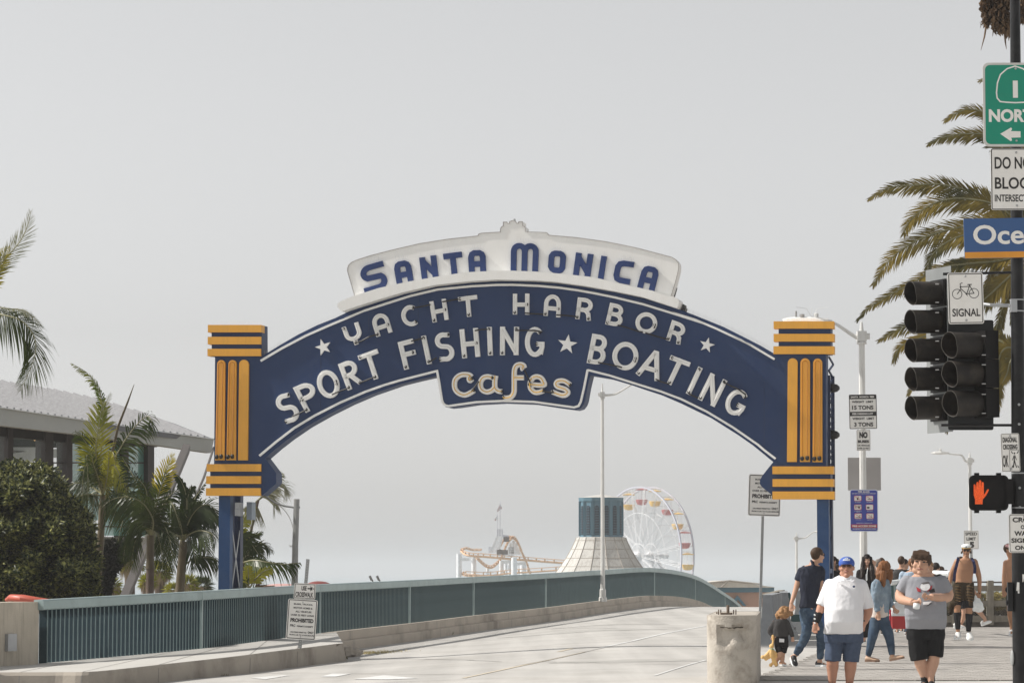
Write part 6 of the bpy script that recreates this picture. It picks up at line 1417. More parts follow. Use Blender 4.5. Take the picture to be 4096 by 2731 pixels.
for k in range(1, 6):
    r, z = prof[k]; g.tube([c+Vector((r*1.003*math.cos(.12+2*math.pi*i/16), r*1.003*math.sin(.12+2*math.pi*i/16), z)) for i in range(16)], .025, 4, closed=True)
g.build('roof_seam', m_rib, tw); g = MB(); g.lathe(c, [(R0*1.06, z_(492)), (R0*1.09, z_(487)), (R0*1.0, z_(484))], 16, rz=.12); g.build('roof_collar', m_slate, tw)
g = MB(); g.box(Vector((xc, Yt+4, -6)), (26, 20, 6)); g.build('base_building', m_slate, tw)
# low building with pointed window seen through the gap at right of the railing
Yb = 190.0; sb = Yb/F; m_pk = mat('stucco_pink', (.46, .29, .22), rough=.9, var=.06); 
bh = thing('pier_building', 'low pink stucco pier building with pale roof and teal band behind the bridge', 'building', P(3010, 2420, Yb)); BP = Pl(P(3010, 2400, Yb), (0.0, -1, 0))
for nm, pts, m, d0, d1 in (('wall', [(250,1000),(905,1000),(905,610),(350,610),(250,570)], m_pk, -6, 0), ('eave_band', [(275,575),(345,620),(900,616),(905,565),(275,566)], m_tow, -6.2, .25), ('roof', [(205,520),(275,568),(925,568),(700,535),(435,498),(330,500)], mat('pale_roofing', (.62,.59,.53), rough=.9, var=.06), -6.2, .5), ('window_surround', [(465,712),(520,650),(612,760),(580,760),(522,690),(495,760),(455,760)], m_tow, 0, .3), ('window', [(495,760),(522,690),(565,760)], m_glass, -.1, .1)):
    g = MB(); g.prism([Z1(p) for p in pts], BP, d0, d1); g.build(nm, m, bh)
g = MB(); g.tube([BP(*Z1((420, 498)), .6), BP(*Z1((345, 566)), .7)], .05, 5); g.tube([BP(*Z1((205, 518)), .6), BP(*Z1((430, 497)), .6), BP(*Z1((760, 532)), .6)], .05, 5); g.build('roof_ridge', m_rib, bh)
# ================================================================== ferris wheel
Yf = 560.0; sf = Yf/F; m_fw = mat('ferris_white_steel', (.74, .74, .75), rough=.5, var=.03); m_fg = mat('ferris_rim_grey', (.50, .50, .56), rough=.5)
h1 = P(2553, 2224, Yf); ax = Vector((.815, .58, 0)).normalized(); h2 = h1+ax*2.9; RW = 13.0; hd_ = Vector((.58, -.815, 0)).normalized()
fw = thing('ferris_wheel', 'white ferris wheel with red and yellow gondolas rising behind the bridge railing', 'ferris wheel', Vector((h1.x, h1.y, -6)))
def rimp(h, r, a): return h+hd_*(r*math.cos(a))+Vector((0, 0, r*math.sin(a)))
for h in (h1, h2):
    g = MB(); n = 72
    for (ri, ro) in ((RW-.28, RW),):
        vs = []
        for i in range(n):
            a = 2*math.pi*i/n
            for (r, d) in ((ri, -.14), (ro, -.14), (ro, .14), (ri, .14)): vs.append(rimp(h, r, a)+ax*d)
        g.add(vs, [(i*4+j, ((i+1) % n)*4+j, ((i+1) % n)*4+(j+1) % 4, i*4+(j+1) % 4) for i in range(n) for j in range(4)])
    g.build('rim', m_fg, fw)
    g = MB(); g.tube([rimp(h, RW*.62, 2*math.pi*i/40) for i in range(40)], .05, 4, closed=True); g.tube([rimp(h, RW*.18, 2*math.pi*i/30) for i in range(30)], .07, 4, closed=True); g.build('inner_ring', m_fw, fw)
    for i in range(20):
        a = 2*math.pi*(i+.5)/20; g = MB()
        g.tube([rimp(h, .6, a-.05), rimp(h, RW, a-.012)], .055, 4); g.tube([rimp(h, .6, a+.3), rimp(h, RW, a+.012)], .04, 4); g.build('spoke', m_fw, fw)
    g = MB(); g.ell(h, (.9, .9, .9), 12, 8); g.build('hub', m_fw, fw)
g = MB(); g.tube([h1-ax*1.2, h2+ax*4.0], .45, 12); g.build('axle', m_fw, fw)
for s_, h in ((-1, h1-ax*1.0), (1, h2+ax*1.0)):
    for k in (-1, 1): g = MB(); g.tube([h, Vector((h.x, h.y, -6))+hd_*7.5*k+ax*2*s_], .28, 6); g.build('support_leg', m_fw, fw)
for i in range(20):
    a = 2*math.pi*(i+.5)/20; g = MB()
    for r in (RW*.62, RW*.8): g.tube([rimp(h1, r, a), rimp(h2, r, a)], .035, 4)
    g.tube([rimp(h1, RW*.8, a), rimp(h2, RW*.62, a)], .03, 4); g.build('cross_tie', m_fw, fw)
m_gr = mat('gondola_red', (.46, .13, .13), rough=.5); m_gy = mat('gondola_yellow', (.78, .50, .16), rough=.5); rng = random.Random(2)
for i in range(20):
    a = 2*math.pi*i/20+.06; c = (rimp(h1, RW-.1, a)+rimp(h2, RW-.1, a))/2; m = m_gr if i % 2 else m_gy
    g = MB(); g.lathe(c-Vector((0, 0, 3.35)), [(.35, 0), (.8, .12), (1.02, .6), (1.12, 1.0), (1.05, 1.05), (.3, .9)], 12); gd = smooth_obj(g.build('gondola', m, fw), 40)
    g = MB(); g.lathe(c-Vector((0, 0, .55)), [(1.15, 0), (1.15, .14), (.2, .36)], 12); g.build('canopy', m if i % 3 else m_gy, gd)
    g = MB()
    for k in range(4): d = Vector((math.cos(k*1.57+.5), math.sin(k*1.57+.5), 0))*.85; g.tube([c-Vector((0, 0, 2.4))+d, c-Vector((0, 0, .5))+d], .03, 4)
    g.tube([c-Vector((0, 0, 2.5)), c+Vector((0, 0, .3))], .05, 4); g.tube([rimp(h1, RW-.1, a), rimp(h2, RW-.1, a)], .06, 5); g.build('hanger', m_fw, gd)
# ================================================================== roller coaster
Yr = 520.0; V7 = lambda p: (1800+p[0]*.22320, 1980+p[1]*.22320)
m_co = mat('coaster_track_tan', (.68, .44, .27), rough=.5, var=.05); m_cw = mat('coaster_column_white', (.80, .81, .82), rough=.5); m_cd = mat('coaster_train_dark', (.12, .10, .09), rough=.6)
rc = thing('roller_coaster', 'tan roller coaster track on white columns with a stair tower, left of the blue lantern', 'roller coaster', P(2000, 2400, Yr)+Vector((0, 0, -4)))
def track(pts, dys, gap=8, r1=13, tie=30, rails=4):
    q = [P(*V7((p[0], p[1])), Yr+dys[i]) for i, p in enumerate(pts)]; cur = crom([tuple(p) for p in q], 8); s = Yr/F*.2232
    g = MB(); g.tube(cur, r1*s, 8); smooth_obj(g.build('track_spine', m_co, rc))
    off = Vector((0, 0, gap*s*4)); g = MB(); g.tube([p+off+Vector((0, -.45, 0)) for p in cur], rails*s, 6); g.build('rail', m_co, rc)
    g = MB(); g.tube([p+off+Vector((0, .55, .1)) for p in cur], rails*s, 6); g.build('rail', m_co, rc)
    g = MB()
    for i in range(0, len(cur), 4):
        p = cur[i]; g.add([p+Vector((-.12, 0, 0)), p+Vector((.12, 0, 0)), p+off+Vector((.12, -.45, 0)), p+off+Vector((-.12, -.45, 0))], [(0, 1, 2, 3)]); g.bar(p+off+Vector((0, -.45, 0)), p+off+Vector((0, .55, .1)), .12, .12); g.bar(p, p+off+Vector((0, .55, .1)), .1, .1)
    g.build('cross_tie', m_co, rc)
track([(200,1005),(280,1065),(420,1090),(600,1100),(850,1120),(1100,1145),(1400,1165),(1700,1190),(2050,1215),(2500,1250)], [4,0,-1,-1,-1,-1,-1,-1,-1,-1], gap=12, r1=20)
track([(560,985),(400,985),(300,960),(220,980),(205,1020)], [8,8,7,6,4], gap=5, r1=12)
track([(480,1130),(560,1210),(650,1280),(740,1300),(830,1240),(900,1160),(960,1020),(1020,880),(1090,790),(1140,775),(1200,830),(1260,950),(1310,1080),(1370,1200),(1420,1350),(1450,1450)], [2,3,4,4,5,6,7,8,8,9,9,9,10,10,10,10], gap=9, r1=18)
track([(850,1040),(910,900),(970,800),(1040,762),(1100,775)], [9,9,9,9,9], gap=8, r1=16)
track([(700,1480),(450,1455),(280,1440),(225,1410),(260,1395),(450,1400)][:3]+[(225,1420),(250,1405)], [-2,-2,-1,0,1], gap=8, r1=13)
track([(280,1425),(600,1440),(850,1425),(1100,1395),(1400,1378),(1900,1345),(2300,1320)], [1,2,2,2,2,2,2], gap=14, r1=15)
for (x, w, y0, dy) in ((163, 92, 1045, 0), (428, 88, 1110, 3), (920, 78, 1170, 3), (1148, 100, 1115, -3), (675, 58, 1290, 5), (1068, 55, 1175, 6), (1310, 110, 1210, 8), (1000, 50, 1190, 9)):
    s = Yr/F*.2232; a = P(*V7((x, y0)), Yr+dy); g = MB(); g.tube([a, Vector((a.x, a.y, -5))], w*s/2, 14); smooth_obj(g.build('column', m_cw, rc), 50)
for (x0, y0, x1, y1) in ((200,1150,350,1150),(960,1200,1100,1190),(1200,1230,1360,1215)):
    g = MB(); g.bar(P(*V7((x0, y0)), Yr), P(*V7((x1, y1)), Yr), .35, .5); g.build('cross_beam', m_cw, rc)
g = MB()
for (x, y0, y1) in ((1090,850,1060),(1140,810,1060),(1190,850,1060),(1240,940,1060),(1120,930,1100),(1060,930,1100)): a = P(*V7((x, y0)), Yr+10); b_ = P(*V7((x, y1)), Yr+10); g.bar(a, b_, .45, .25, up=Vector((0, 1, 0)))
for y in (960, 1000, 1050): g.bar(P(*V7((1050, y)), Yr+10), P(*V7((1260, y)), Yr+10), .3, .2)
g.build('hill_frame', m_cw, rc)
g = MB(); a, b_ = P(*V7((735, 1025)), Yr+7), P(*V7((848, 735)), Yr+7); a2, b2 = P(*V7((860, 1025)), Yr+7), P(*V7((945, 735)), Yr+7)
for (p, q) in ((a, b_), (a2, b2)): g.bar(p, q, .35, .35, up=Vector((0, 1, 0)))
for k in range(17): t = k/16; g.bar(a.lerp(b_, t), a2.lerp(b2, t), .3, .1, up=Vector((0, 0, 1)))
g.build('stair', m_cw, rc)
g = MB(); x0, x1 = 848, 942
for x in (848, 895, 942): g.bar(P(*V7((x, 735)), Yr+7), P(*V7((x, 608)), Yr+7), .12, .12)
for y in range(610, 740, 18): g.bar(P(*V7((x0, y)), Yr+7), P(*V7((x1, y+3)), Yr+7), .1, .08)
for y in range(930, 1040, 16): g.bar(P(*V7((690, y)), Yr+8), P(*V7((770, y)), Yr+8), .08, .08)
for (p0, p1) in (((950,730),(1055,740)), ((950,760),(1055,765))): g.bar(P(*V7(p0), Yr+7), P(*V7(p1), Yr+7), .3, .4)
g.build('guard_rail', m_fg, rc)
for i, (x, y) in enumerate(((890, 1015), (985, 1020), (1010, 790))):
    g = MB(); g.box(P(*V7((x, y)), Yr-1), (1.0, 1.2, .8)); g.ell(P(*V7((x, y-14)), Yr-1), (.3, .3, .4), 8, 6); g.build('train_car', m_cd, rc)
def flag(label, xp, y0, y1, quad, cols):
    r = thing('flag', label, 'flag', P(*V7((xp, y1)), Yr+7)); g = MB(); g.tube([P(*V7((xp, y1)), Yr+7), P(*V7((xp, y0)), Yr+7)], .05, 5); g.build('pole', m_fg, r)
    (a, b_, c_, d_) = quad; n = len(cols); g = MB(); mats = []
    for i in range(n):
        t0, t1 = i/n, (i+1)/n; m = cols[i]
        if m not in mats: mats.append(m)
        L = lambda p, q, t: (p[0]+(q[0]-p[0])*t, p[1]+(q[1]-p[1])*t)
        pts = [L(a, d_, t0), L(b_, c_, t0), L(b_, c_, t1), L(a, d_, t1)]
        g.add([P(*V7(p), Yr+7+(.2 if k in (1, 2) else 0)) for k, p in enumerate(pts)], [(0, 1, 2, 3)], k=mats.index(m))
    g.build('cloth', mats, r, fixn=False)
m_fr = mat('flag_red', (.42, .18, .18), rough=.8); m_fwh = mat('flag_white', (.85, .84, .83), rough=.8)
flag('striped red and white flag on the taller mast above the coaster stairs', 899, 105, 735, ((899,150),(940,235),(838,308),(842,265)), [m_fwh, m_fr]*4+[m_fwh])
flag('white flag with a red lower band on the shorter mast above the coaster stairs', 851, 330, 735, ((851,350),(853,430),(805,460),(800,430)), [m_fwh, m_fwh, m_fwh, m_fr])
# ================================================================== wooden fence, hedge and teal railing at the right
Z3 = lambda p: (3500+p[0]*.3825, 2131+p[1]*.3825)
Z2 = lambda p: (3050+p[0]*.38265, 2131+p[1]*.38265)
m_wood = mat('weathered_wood', (.24, .22, .18), rough=.9, var=.2, scale=3, bump=.5, bscale=20, dirt=(.12, .10, .085), dirt_amt=.5, dscale=2, streak=True)
Yw = 77.0; wf = thing('wooden_fence', 'weathered wooden post and rail fence with wire mesh behind the walkers', 'fence', P(3960, 2510, Yw)); FP = Pl(P(3960, 2500, Yw), (0, -1, 0))
for x in (830, 1205, 1600): g = MB(); g.prism([Z3(p) for p in ((x-31, 960), (x+31, 960), (x+31, 505), (x+26, 495), (x-26, 495), (x-31, 505))], FP, -.18, .10); g.build('post', m_wood, wf)
for (y0, y1) in ((547, 608), (703, 765), (862, 925)):
    for (x0, x1) in ((560, 799), (861, 1174), (1236, 1569), (1631, 1900)): g = MB(); g.prism([Z3(p) for p in ((x0, y1), (x1, y1+1), (x1, y0+2), (x0, y0))], FP, -.06, .04); g.build('rail', m_wood, wf)
for (x0, x1) in ((560, 1174), (1236, 1900)): g = MB(); g.tube([FP(*Z3((x0, 514)), 0), FP(*Z3((x1, 511)), 0)], .025, 6); g.build('top_wire', m_strut, wf)
g = MB(); g.prism([Z3(p) for p in ((560,1005),(1900,1000),(1900,925),(560,930))], FP, -.5, -.07); g.build('kerb', mat('planter_kerb', (.20,.18,.155), rough=.9, var=.15), wf)
g = MB()
for k in range(-14, 60):
    for sgn in (1, -1):
        x0 = 560+k*26; p0, p1 = (x0, 615), (x0+sgn*290, 905)
        if min(p0[0], p1[0]) < 560 or max(p0[0], p1[0]) > 1900: continue
        g.tube([FP(*Z3(p0), -.07), FP(*Z3(p1), -.07)], .0045, 3)
g.build('wire_mesh', mat('mesh_wire', (.30, .26, .20), rough=.6), wf)['kind'] = 'stuff'
vh = thing('low_hedge', 'low yellow green hedge growing behind the wooden fence', 'hedge', P(3960, 2500, 79)); m_yh = leaf_mat('autumn_leaf', (.12, .13, .03), (.42, .33, .07), scale=3)
leafmass(vh, [Z3(p) for p in ((600,640),(1900,625),(1900,800),(600,800))], 79, .4, 1500, .11, m_yh, seed=5)['kind'] = 'stuff'
leafmass(vh, [Z3(p) for p in ((600,740),(1900,740),(1900,890),(600,890))], 79.2, .3, 1300, .14, m_ivy, seed=6)['kind'] = 'stuff'
Yg = 63.0; tr2 = thing('teal_railing', 'teal railing corner with white top behind the woman in the denim jacket', 'railing', P(*Z2((1400, 1000)), Yg)); GP2 = Pl(P(*Z2((1400, 900)), Yg), (0, -1, 0)); m_tealp = mat('bin_teal_paint', (.045, .11, .11), rough=.5, var=.1)
for (x0, x1, y0, y1, m) in ((1318, 1368, 515, 1010, m_tealp), (1372, 1394, 520, 990, m_teal_rail), (1398, 1430, 515, 960, m_tealp)): g = MB(); g.prism([Z2(p) for p in ((x0, y1), (x1, y1), (x1, y0), (x0, y0))], GP2, -.15, 0); g.build('post', m, tr2)
g = MB(); g.tube([P(*Z2((1330, 522)), Yg-.3), P(*Z2((1460, 505)), Yg+.4)], .055, 8); g.build('top_rail', m_wht, tr2); g = MB(); g.tube([P(*Z3((560, 415)), Yg+6), P(*Z3((790, 425)), Yg+3)], .06, 8); g.tube([P(*Z3((560, 440)), Yg+6), P(*Z3((790, 448)), Yg+3)], .03, 6); g.build('top_rail', m_wht, tr2)
# teal gate post with a chain between the barriers
tb = thing('teal_post', 'short teal post with a hanging chain between the two jersey barriers', 'post', P(*Z1((1055, 950)), 66)); g = MB(); g.prism([Z1(p) for p in ((1030,900),(1075,900),(1080,640),(1068,620),(1045,620),(1032,650))], Pl(P(*Z1((1055, 900)), 66), (0, -1, 0)), -.2, 0); g.build('post', m_tealp, tb)
g = MB(); g.prism([Z1(p) for p in ((1085,925),(1190,925),(1190,850),(1085,850))], Pl(P(*Z1((1055, 900)), 66.3), (0, -1, 0)), -.1, 0); g.build('plate', m_tealp, tb)
g = MB()
for k in range(9): g.ell(P(*Z1((1053+3*math.sin(k), 685+k*10)), 65.7), (.018, .012, .026), 6, 4)
g.build('chain', m_steel, tb)
g = MB(); g.bar(P(*Z1((790, 660)), 64.5), P(*Z1((985, 612)), 68), .14, .08); tag(g.build('timber_rail', m_wood), 'pale timber rail lying along the top of the nearest jersey barrier', 'rail')
# ================================================================== people
m_skin = mat('skin_fair', (.52, .31, .215), rough=.55, var=.06, scale=6, sub=.08, spec=.3)
m_skinr = mat('skin_ruddy', (.50, .26, .175), rough=.55, var=.08, scale=6, sub=.08, spec=.3)
m_skint = mat('skin_tanned', (.40, .215, .125), rough=.5, var=.06, scale=6, sub=.06, spec=.35)
def cloth(name, col, var=.10, scale=5, rough=.85, **k):
    return mat(name, col, rough=rough, var=var, scale=scale, bump=.35, bscale=24, spec=.2, **k)
m_eye = mat('eye_dark', (.03, .022, .018), rough=.3); m_lip = mat('lip', (.30, .11, .09), rough=.5); m_brow = mat('eyebrow', (.07, .045, .03), rough=.9)
def remesh(g, name, m, parent, vox, smooth=2, wr=0.0, wf=9.0, aniso=(1, 1, 1), seed=0):
    """fuse overlapping volumes into one continuous surface, optionally with folds"""
    o = g.build('tmp', m, None)
    md = o.modifiers.new('r', 'REMESH'); md.mode = 'VOXEL'; md.voxel_size = vox; md.use_smooth_shade = True
    if smooth: ms = o.modifiers.new('s', 'SMOOTH'); ms.iterations = smooth; ms.factor = .5
    dg = bpy.context.evaluated_depsgraph_get(); me = bpy.data.meshes.new_from_object(o.evaluated_get(dg)); bpy.data.objects.remove(o)
    off = parent_world(parent)
    if wr > 0:
        me.update(); ns = [v.normal.copy() for v in me.vertices]
        for v, nn in zip(me.vertices, ns):
            q = Vector((v.co.x*wf*aniso[0], v.co.y*wf*aniso[1], v.co.z*wf*aniso[2]))+Vector((seed, seed*2, 0))
            a = noise.noise(q); b = abs(noise.noise(q*2.1+Vector((7, 3, 1)))); v.co += nn*(a*wr+(.5-b)*wr*.8)
    for v in me.vertices: v.co -= off
    me.materials.clear(); me.materials.append(m); me.polygons.foreach_set('use_smooth', [True]*len(me.polygons)); me.update()
    ob = bpy.data.objects.new(name, me); C.objects.link(ob); ob.parent = parent; me.name = name
    return ob
def torso_loft(g, rings, n=22, fy=1.0, sq=2.3):
    """stack of super-elliptic rings: (centre, half width, half depth)"""
    vs = []
    rr_ = [rings[0]]+list(rings)+[rings[-1]]
    for i, (c, a, b) in enumerate(rings):
        for j in range(n):
            t = 2*math.pi*j/n; ct, st_ = math.cos(t), math.sin(t)
            vs.append(c+Vector((math.copysign(abs(ct)**(2/sq), ct)*a, math.copysign(abs(st_)**(2/sq), st_)*b*fy, 0)))
    m = len(rings); g.add(vs, [(i*n+j, i*n+(j+1) % n, (i+1)*n+(j+1) % n, (i+1)*n+j) for i in range(m-1) for j in range(n)]+[tuple(range(n))[::-1], tuple((m-1)*n+j for j in range(n))])
def dense(pts, rad, k=5):
    c = crom([tuple(p) for p in pts], k); n = len(c); out = []
    for i in range(n):
        t = i/k; a = int(min(t, len(rad)-2)); out.append(rad[a]+(rad[a+1]-rad[a])*(t-a))
    return c, out
def partial(pts, rad, f0, f1):
    """the stretch of a limb between two fractions counted in segments, along the same smooth curve as the body"""
    k = 8; c, r = dense(pts, rad, k); n = len(c)-1; a, b = f0*k, min(f1*k, n); m = max(4, int((b-a))); P_, R_ = [], []
    for q in range(m+1):
        t = a+(b-a)*q/m; i = min(int(t), n-1); u = t-i; P_.append(c[i].lerp(c[i+1], u)); R_.append(r[i]+(r[i+1]-r[i])*u)
    return P_, R_
def hand(g, wrist, tip, s, curl=.3, spread=1.0, flip=1):
    """palm, four bent fingers of unequal length and a thumb from the side of the palm"""
    d = (tip-wrist).normalized(); v = CAM-wrist; v.z = 0; side = d.cross(v.normalized()); side = side.normalized() if side.length > .1 else Vector((1, 0, 0)); nn = side.cross(d).normalized()
    k0 = wrist+d*.085*s
    g.tube([wrist-d*.02, wrist+d*.03*s, k0], [.026*s, .036*s, .038*s], 10, ell=.55)
    for i, (L, o_) in enumerate(((.070, .027), (.080, .009), (.075, -.009), (.058, -.026))):
        b = k0+side*o_*s*flip-d*.01; m1 = b+d*L*.5*s*(1-curl*.3)+nn*L*curl*.35*s+side*o_*.2*spread*flip; e = m1+d*L*.5*s*(1-curl)+nn*L*.5*curl*s
        g.tube([b, m1, e], [.0105*s, .0095*s, .0075*s], 7)
    b = wrist+d*.025*s+side*.03*s*flip; m1 = b+d*.035*s+side*.022*s*flip+nn*.008; e = m1+d*.035*s+side*.004*s*flip+nn*.012; g.tube([b, m1, e], [.014*s, .012*s, .009*s], 7)
def shoe(g, gs, heel, toe, h, w, ground=None):
    """shoe body in g and sole in gs"""
    d = toe-heel; L = d.length; d = d.normalized(); up = Vector((0, 0, 1)); side = d.cross(up).normalized(); u2 = side.cross(d)
    sec = [(0, .62, .80), (.12, .80, 1.0), (.32, .82, .98), (.5, .86, .70), (.72, 1.0, .50), (.9, .80, .38), (1, .42, .24)]
    n = 12; vs = []
    for (t, ww, hh) in sec:
        for j in range(n):
            a = 2*math.pi*j/n; vs.append(heel+d*(L*t)+side*math.cos(a)*w*ww+u2*(h*hh*.5+math.sin(a)*h*hh*.5))
    g.add(vs, [(i*n+j, i*n+(j+1) % n, (i+1)*n+(j+1) % n, (i+1)*n+j) for i in range(len(sec)-1) for j in range(n)]+[tuple(range(n))[::-1], tuple((len(sec)-1)*n+j for j in range(n))])
    vs = []
    for (t, ww, hh) in sec:
        for (s_, z) in ((-1, -.012), (1, -.012), (1, .016), (-1, .016)): vs.append(heel+d*(L*(t*1.03-.015))+side*s_*w*ww*1.03+u2*z)
    gs.add(vs, [(i*4+j, i*4+(j+1) % 4, (i+1)*4+(j+1) % 4, (i+1)*4+j) for i in range(len(sec)-1) for j in range(4)]+[(3, 2, 1, 0), tuple((len(sec)-1)*4+j for j in range(4))])
def human(label, reg, Y, sp, group=None, vox=.0095):
    ox, oy, sc = reg; m = sc*Y/F
    J = lambda p: P(ox+p[0]*sc, oy+p[1]*sc, Y+(p[2] if len(p) > 2 else 0))
    ft = sp.get('ground'); base = J(sp['feet'][0]) if sp.get('feet') else J((sp['neck'][0], sp['neck'][1]+600))
    if ft is not None: base = J(ft)
    t = thing('person', label, 'person', Vector((J(sp['neck'][:2]).x, Y, base.z)), group)
    skin = sp.get('skin', m_skin); g = MB()
    rings = [(J(r[:2]+((r[4] if len(r) > 4 else 0),)), r[2]*m, r[3]*m) for r in sp['torso']]
    torso_loft(g, rings)
    hx, hy, rw, rh = sp['head']; hc = J((hx, hy, sp.get('hdy', 0))); rw *= m; rh *= m; az = math.radians(sp.get('face', 0)); pit = math.radians(sp.get('pitch', 0)); rol = math.radians(sp.get('roll', 0))
    R = Matrix.Rotation(az, 3, 'Z') @ Matrix.Rotation(pit, 3, 'X') @ Matrix.Rotation(rol, 3, 'Y')   # face looks along -Y at 0; positive pitch looks up... applied first
    H_ = lambda x, y, z: hc+R @ Vector((x*rw, y*rw, z*rh))
    g.ell(hc+R @ Vector((0, .10*rw, .18*rh)), (rw*.97, rw*1.12, rh*.80), 20, 14, M=R)
    g.ell(H_(0, -.18, -.35), (rw*.80, rw*.86, rh*.63), 18, 12, M=R)
    if sp.get('jowl'): g.ell(H_(0, -.15, -.55), (rw*.92, rw*.80, rh*.42), 18, 12, M=R)
    g.tube([H_(0, -1.0, .12), H_(0, -1.22, -.12), H_(0, -1.26, -.20), H_(0, -1.0, -.26)], [rw*.10, rw*.15, rw*.19, rw*.12], 8)
    g.ell(H_(0, -.93, -.80), (rw*.28, rw*.20, rh*.14), 10, 6, M=R)
    for s_ in (-1, 1):
        g.ell(H_(s_*.98, .12, -.05), (rw*.10, rw*.20, rh*.22), 8, 6, M=R); g.ell(H_(s_*.42, -.86, .22), (rw*.34, rw*.16, rh*.07), 8, 5, M=R); g.ell(H_(s_*.55, -.74, -.22), (rw*.30, rw*.24, rh*.20), 8, 6, M=R)
    nk = J(sp['neck'][:2]+(sp.get('ndy', 0),)); nr = sp['neck'][2]*m
    g.tube([H_(0, .12, -.35), nk, rings[0][0]+(rings[1][0]-rings[0][0])*.6], [nr*.92, nr, nr*1.25], 14)
    arms = []
    for a in sp.get('arms', []):
        pts = [J(q[:2]+((q[2]),)) for q in a['p']]; rad = [q[3]*m for q in a['p']]; arms.append((pts, rad, a))
        c, r = dense(pts, rad); g.tube(c, r, 12); g.ell(pts[0], (rad[0]*1.02,)*3, 12, 8)
        if a.get('hand', 1): tip = J(a['h']) if 'h' in a else pts[-1]+(pts[-1]-pts[-2]).normalized()*.15; hand(g, pts[-1], tip, a.get('hs', sp.get('hs', 1.0)), a.get('curl', .35), flip=a.get('flip', 1))
    legs = []
    for a in sp.get('legs', []):
        pts = [J(q[:2]+((q[2]),)) for q in a]; rad = [q[3]*m for q in a]; legs.append((pts, rad))
        if len(pts) >= 3 and sp.get('bare'):
            k = pts[1].lerp(pts[2], .3)+Vector((0, .012, 0)); pts2 = [pts[0], pts[1], k, pts[2]]; rad2 = [rad[0], rad[1], max(rad[1]*1.0, rad[2]*1.45), rad[2]]+rad[3:]
            pts2 += pts[3:]
        else: pts2, rad2 = pts, rad
        c, r = dense(pts2, rad2); g.tube(c, r, 14); g.ell(pts[0], (rad[0],)*3, 12, 8)
    for i, fo in enumerate(sp.get('feet', [])):
        a, b = J(fo[:3]), J(fo[3:6])
        if i < len(legs): g.tube([legs[i][0][-1], a.lerp(b, .22)+Vector((0, 0, .035))], [legs[i][1][-1], .034*fo[6]], 12)
        g.tube([a+Vector((0, 0, .03)), a.lerp(b, .55)+Vector((0, 0, .028)), b+Vector((0, 0, .015))], [.032, .036, .020], 10)
    remesh(g, 'body', skin, t, vox, 3, wr=.0012, wf=20)
    # face
    if sp.get('facedet', 1):
        for s_ in (-1, 1):
            e = MB(); e.ell(H_(s_*.40, -1.02, .10), (rw*.17, rw*.09, rh*.065), 10, 6, M=R); e.build('eye', m_eye, t)
            e = MB(); e.tube([H_(s_*.18, -1.08, .24), H_(s_*.42, -1.08, .31), H_(s_*.66, -.94, .25)], rw*.055, 5); e.build('eyebrow', sp.get('brow', m_brow), t)
        e = MB(); e.tube([H_(-.32, -.96, -.47), H_(0, -1.09, -.46), H_(.32, -.96, -.47)], [rw*.04, rw*.075, rw*.04], 6); e.build('mouth', m_lip, t)
    # clothes
    for cl in sp.get('clothes', []):
        g = MB(); infl = cl.get('infl', 1.0)+0.0
        if 'torso' in cl:
            i0, i1 = cl['torso'][:2]; rs = rings[i0:i1+1]; ext = [((c_+Vector((0, 0, 0))), a*infl+.008, b*infl+.010) for (c_, a, b) in rs]
            torso_loft(g, ext)
            if cl.get('collar', 0): g.tube([nk+Vector((0, 0, -.04)), rings[1][0]], [nr*1.22, nr*2.0], 16)
        if 'rings' in cl: torso_loft(g, [(J(r[:2]+((r[4] if len(r) > 4 else 0),)), r[2]*m, r[3]*m) for r in cl['rings']])
        for (idx, f0, f1, k0, k1) in cl.get('sleeves', []):
            pts, rad, a = arms[idx]; q, r = partial(pts, rad, f0, f1); n = len(r)
            g.tube(q, [r[i]*(k0+(k1-k0)*i/(n-1)) for i in range(n)], 16)
            if f0 == 0: g.ell(pts[0], (rad[0]*k0,)*3, 12, 8)
        for (idx, f0, f1, k0, k1) in cl.get('legs', []):
            pts, rad = legs[idx]; q, r = partial(pts, rad, f0, f1); n = len(r)
            g.tube(q, [r[i]*(k0+(k1-k0)*i/(n-1)) for i in range(n)], 16)
            if f0 == 0: g.ell(pts[0], (rad[0]*k0,)*3, 12, 8)
        for (pp, rr2) in cl.get('tubes', []): g.tube([J(q) for q in pp], [r*m for r in rr2], 12)
        ob = remesh(g, cl['name'], cl['m'], t, cl.get('vox', .012), cl.get('sm', 1), wr=cl.get('wr', .010), wf=cl.get('wf', 9), aniso=cl.get('an', (1.6, 1.6, .6)), seed=sp.get('seed', 1))
    for i, fo in enumerate(sp.get('feet', [])):
        if sp.get('shoe'):
            g, gs = MB(), MB(); a, b = J(fo[:3]), J(fo[3:6]); shoe(g, gs, a, b, .085*fo[6], .05*fo[6]); s_ = smooth_obj(g.build('shoe', sp['shoe'], t), 60); gs.build('sole', sp.get('sole', m_wht), s_)
            if sp.get('swoosh'): g = MB(); d = (b-a).normalized(); c_ = a.lerp(b, .45)+Vector((0, -.052*fo[6], .035)); g.add([c_-d*.06, c_+Vector((0, 0, -.015)), c_+d*.07+Vector((0, 0, .03)), c_+Vector((0, 0, -.001))], [(0, 1, 2, 3)]); g.build('stripe', m_wht, s_, fixn=False)
    # hair
    hr = sp.get('hair')
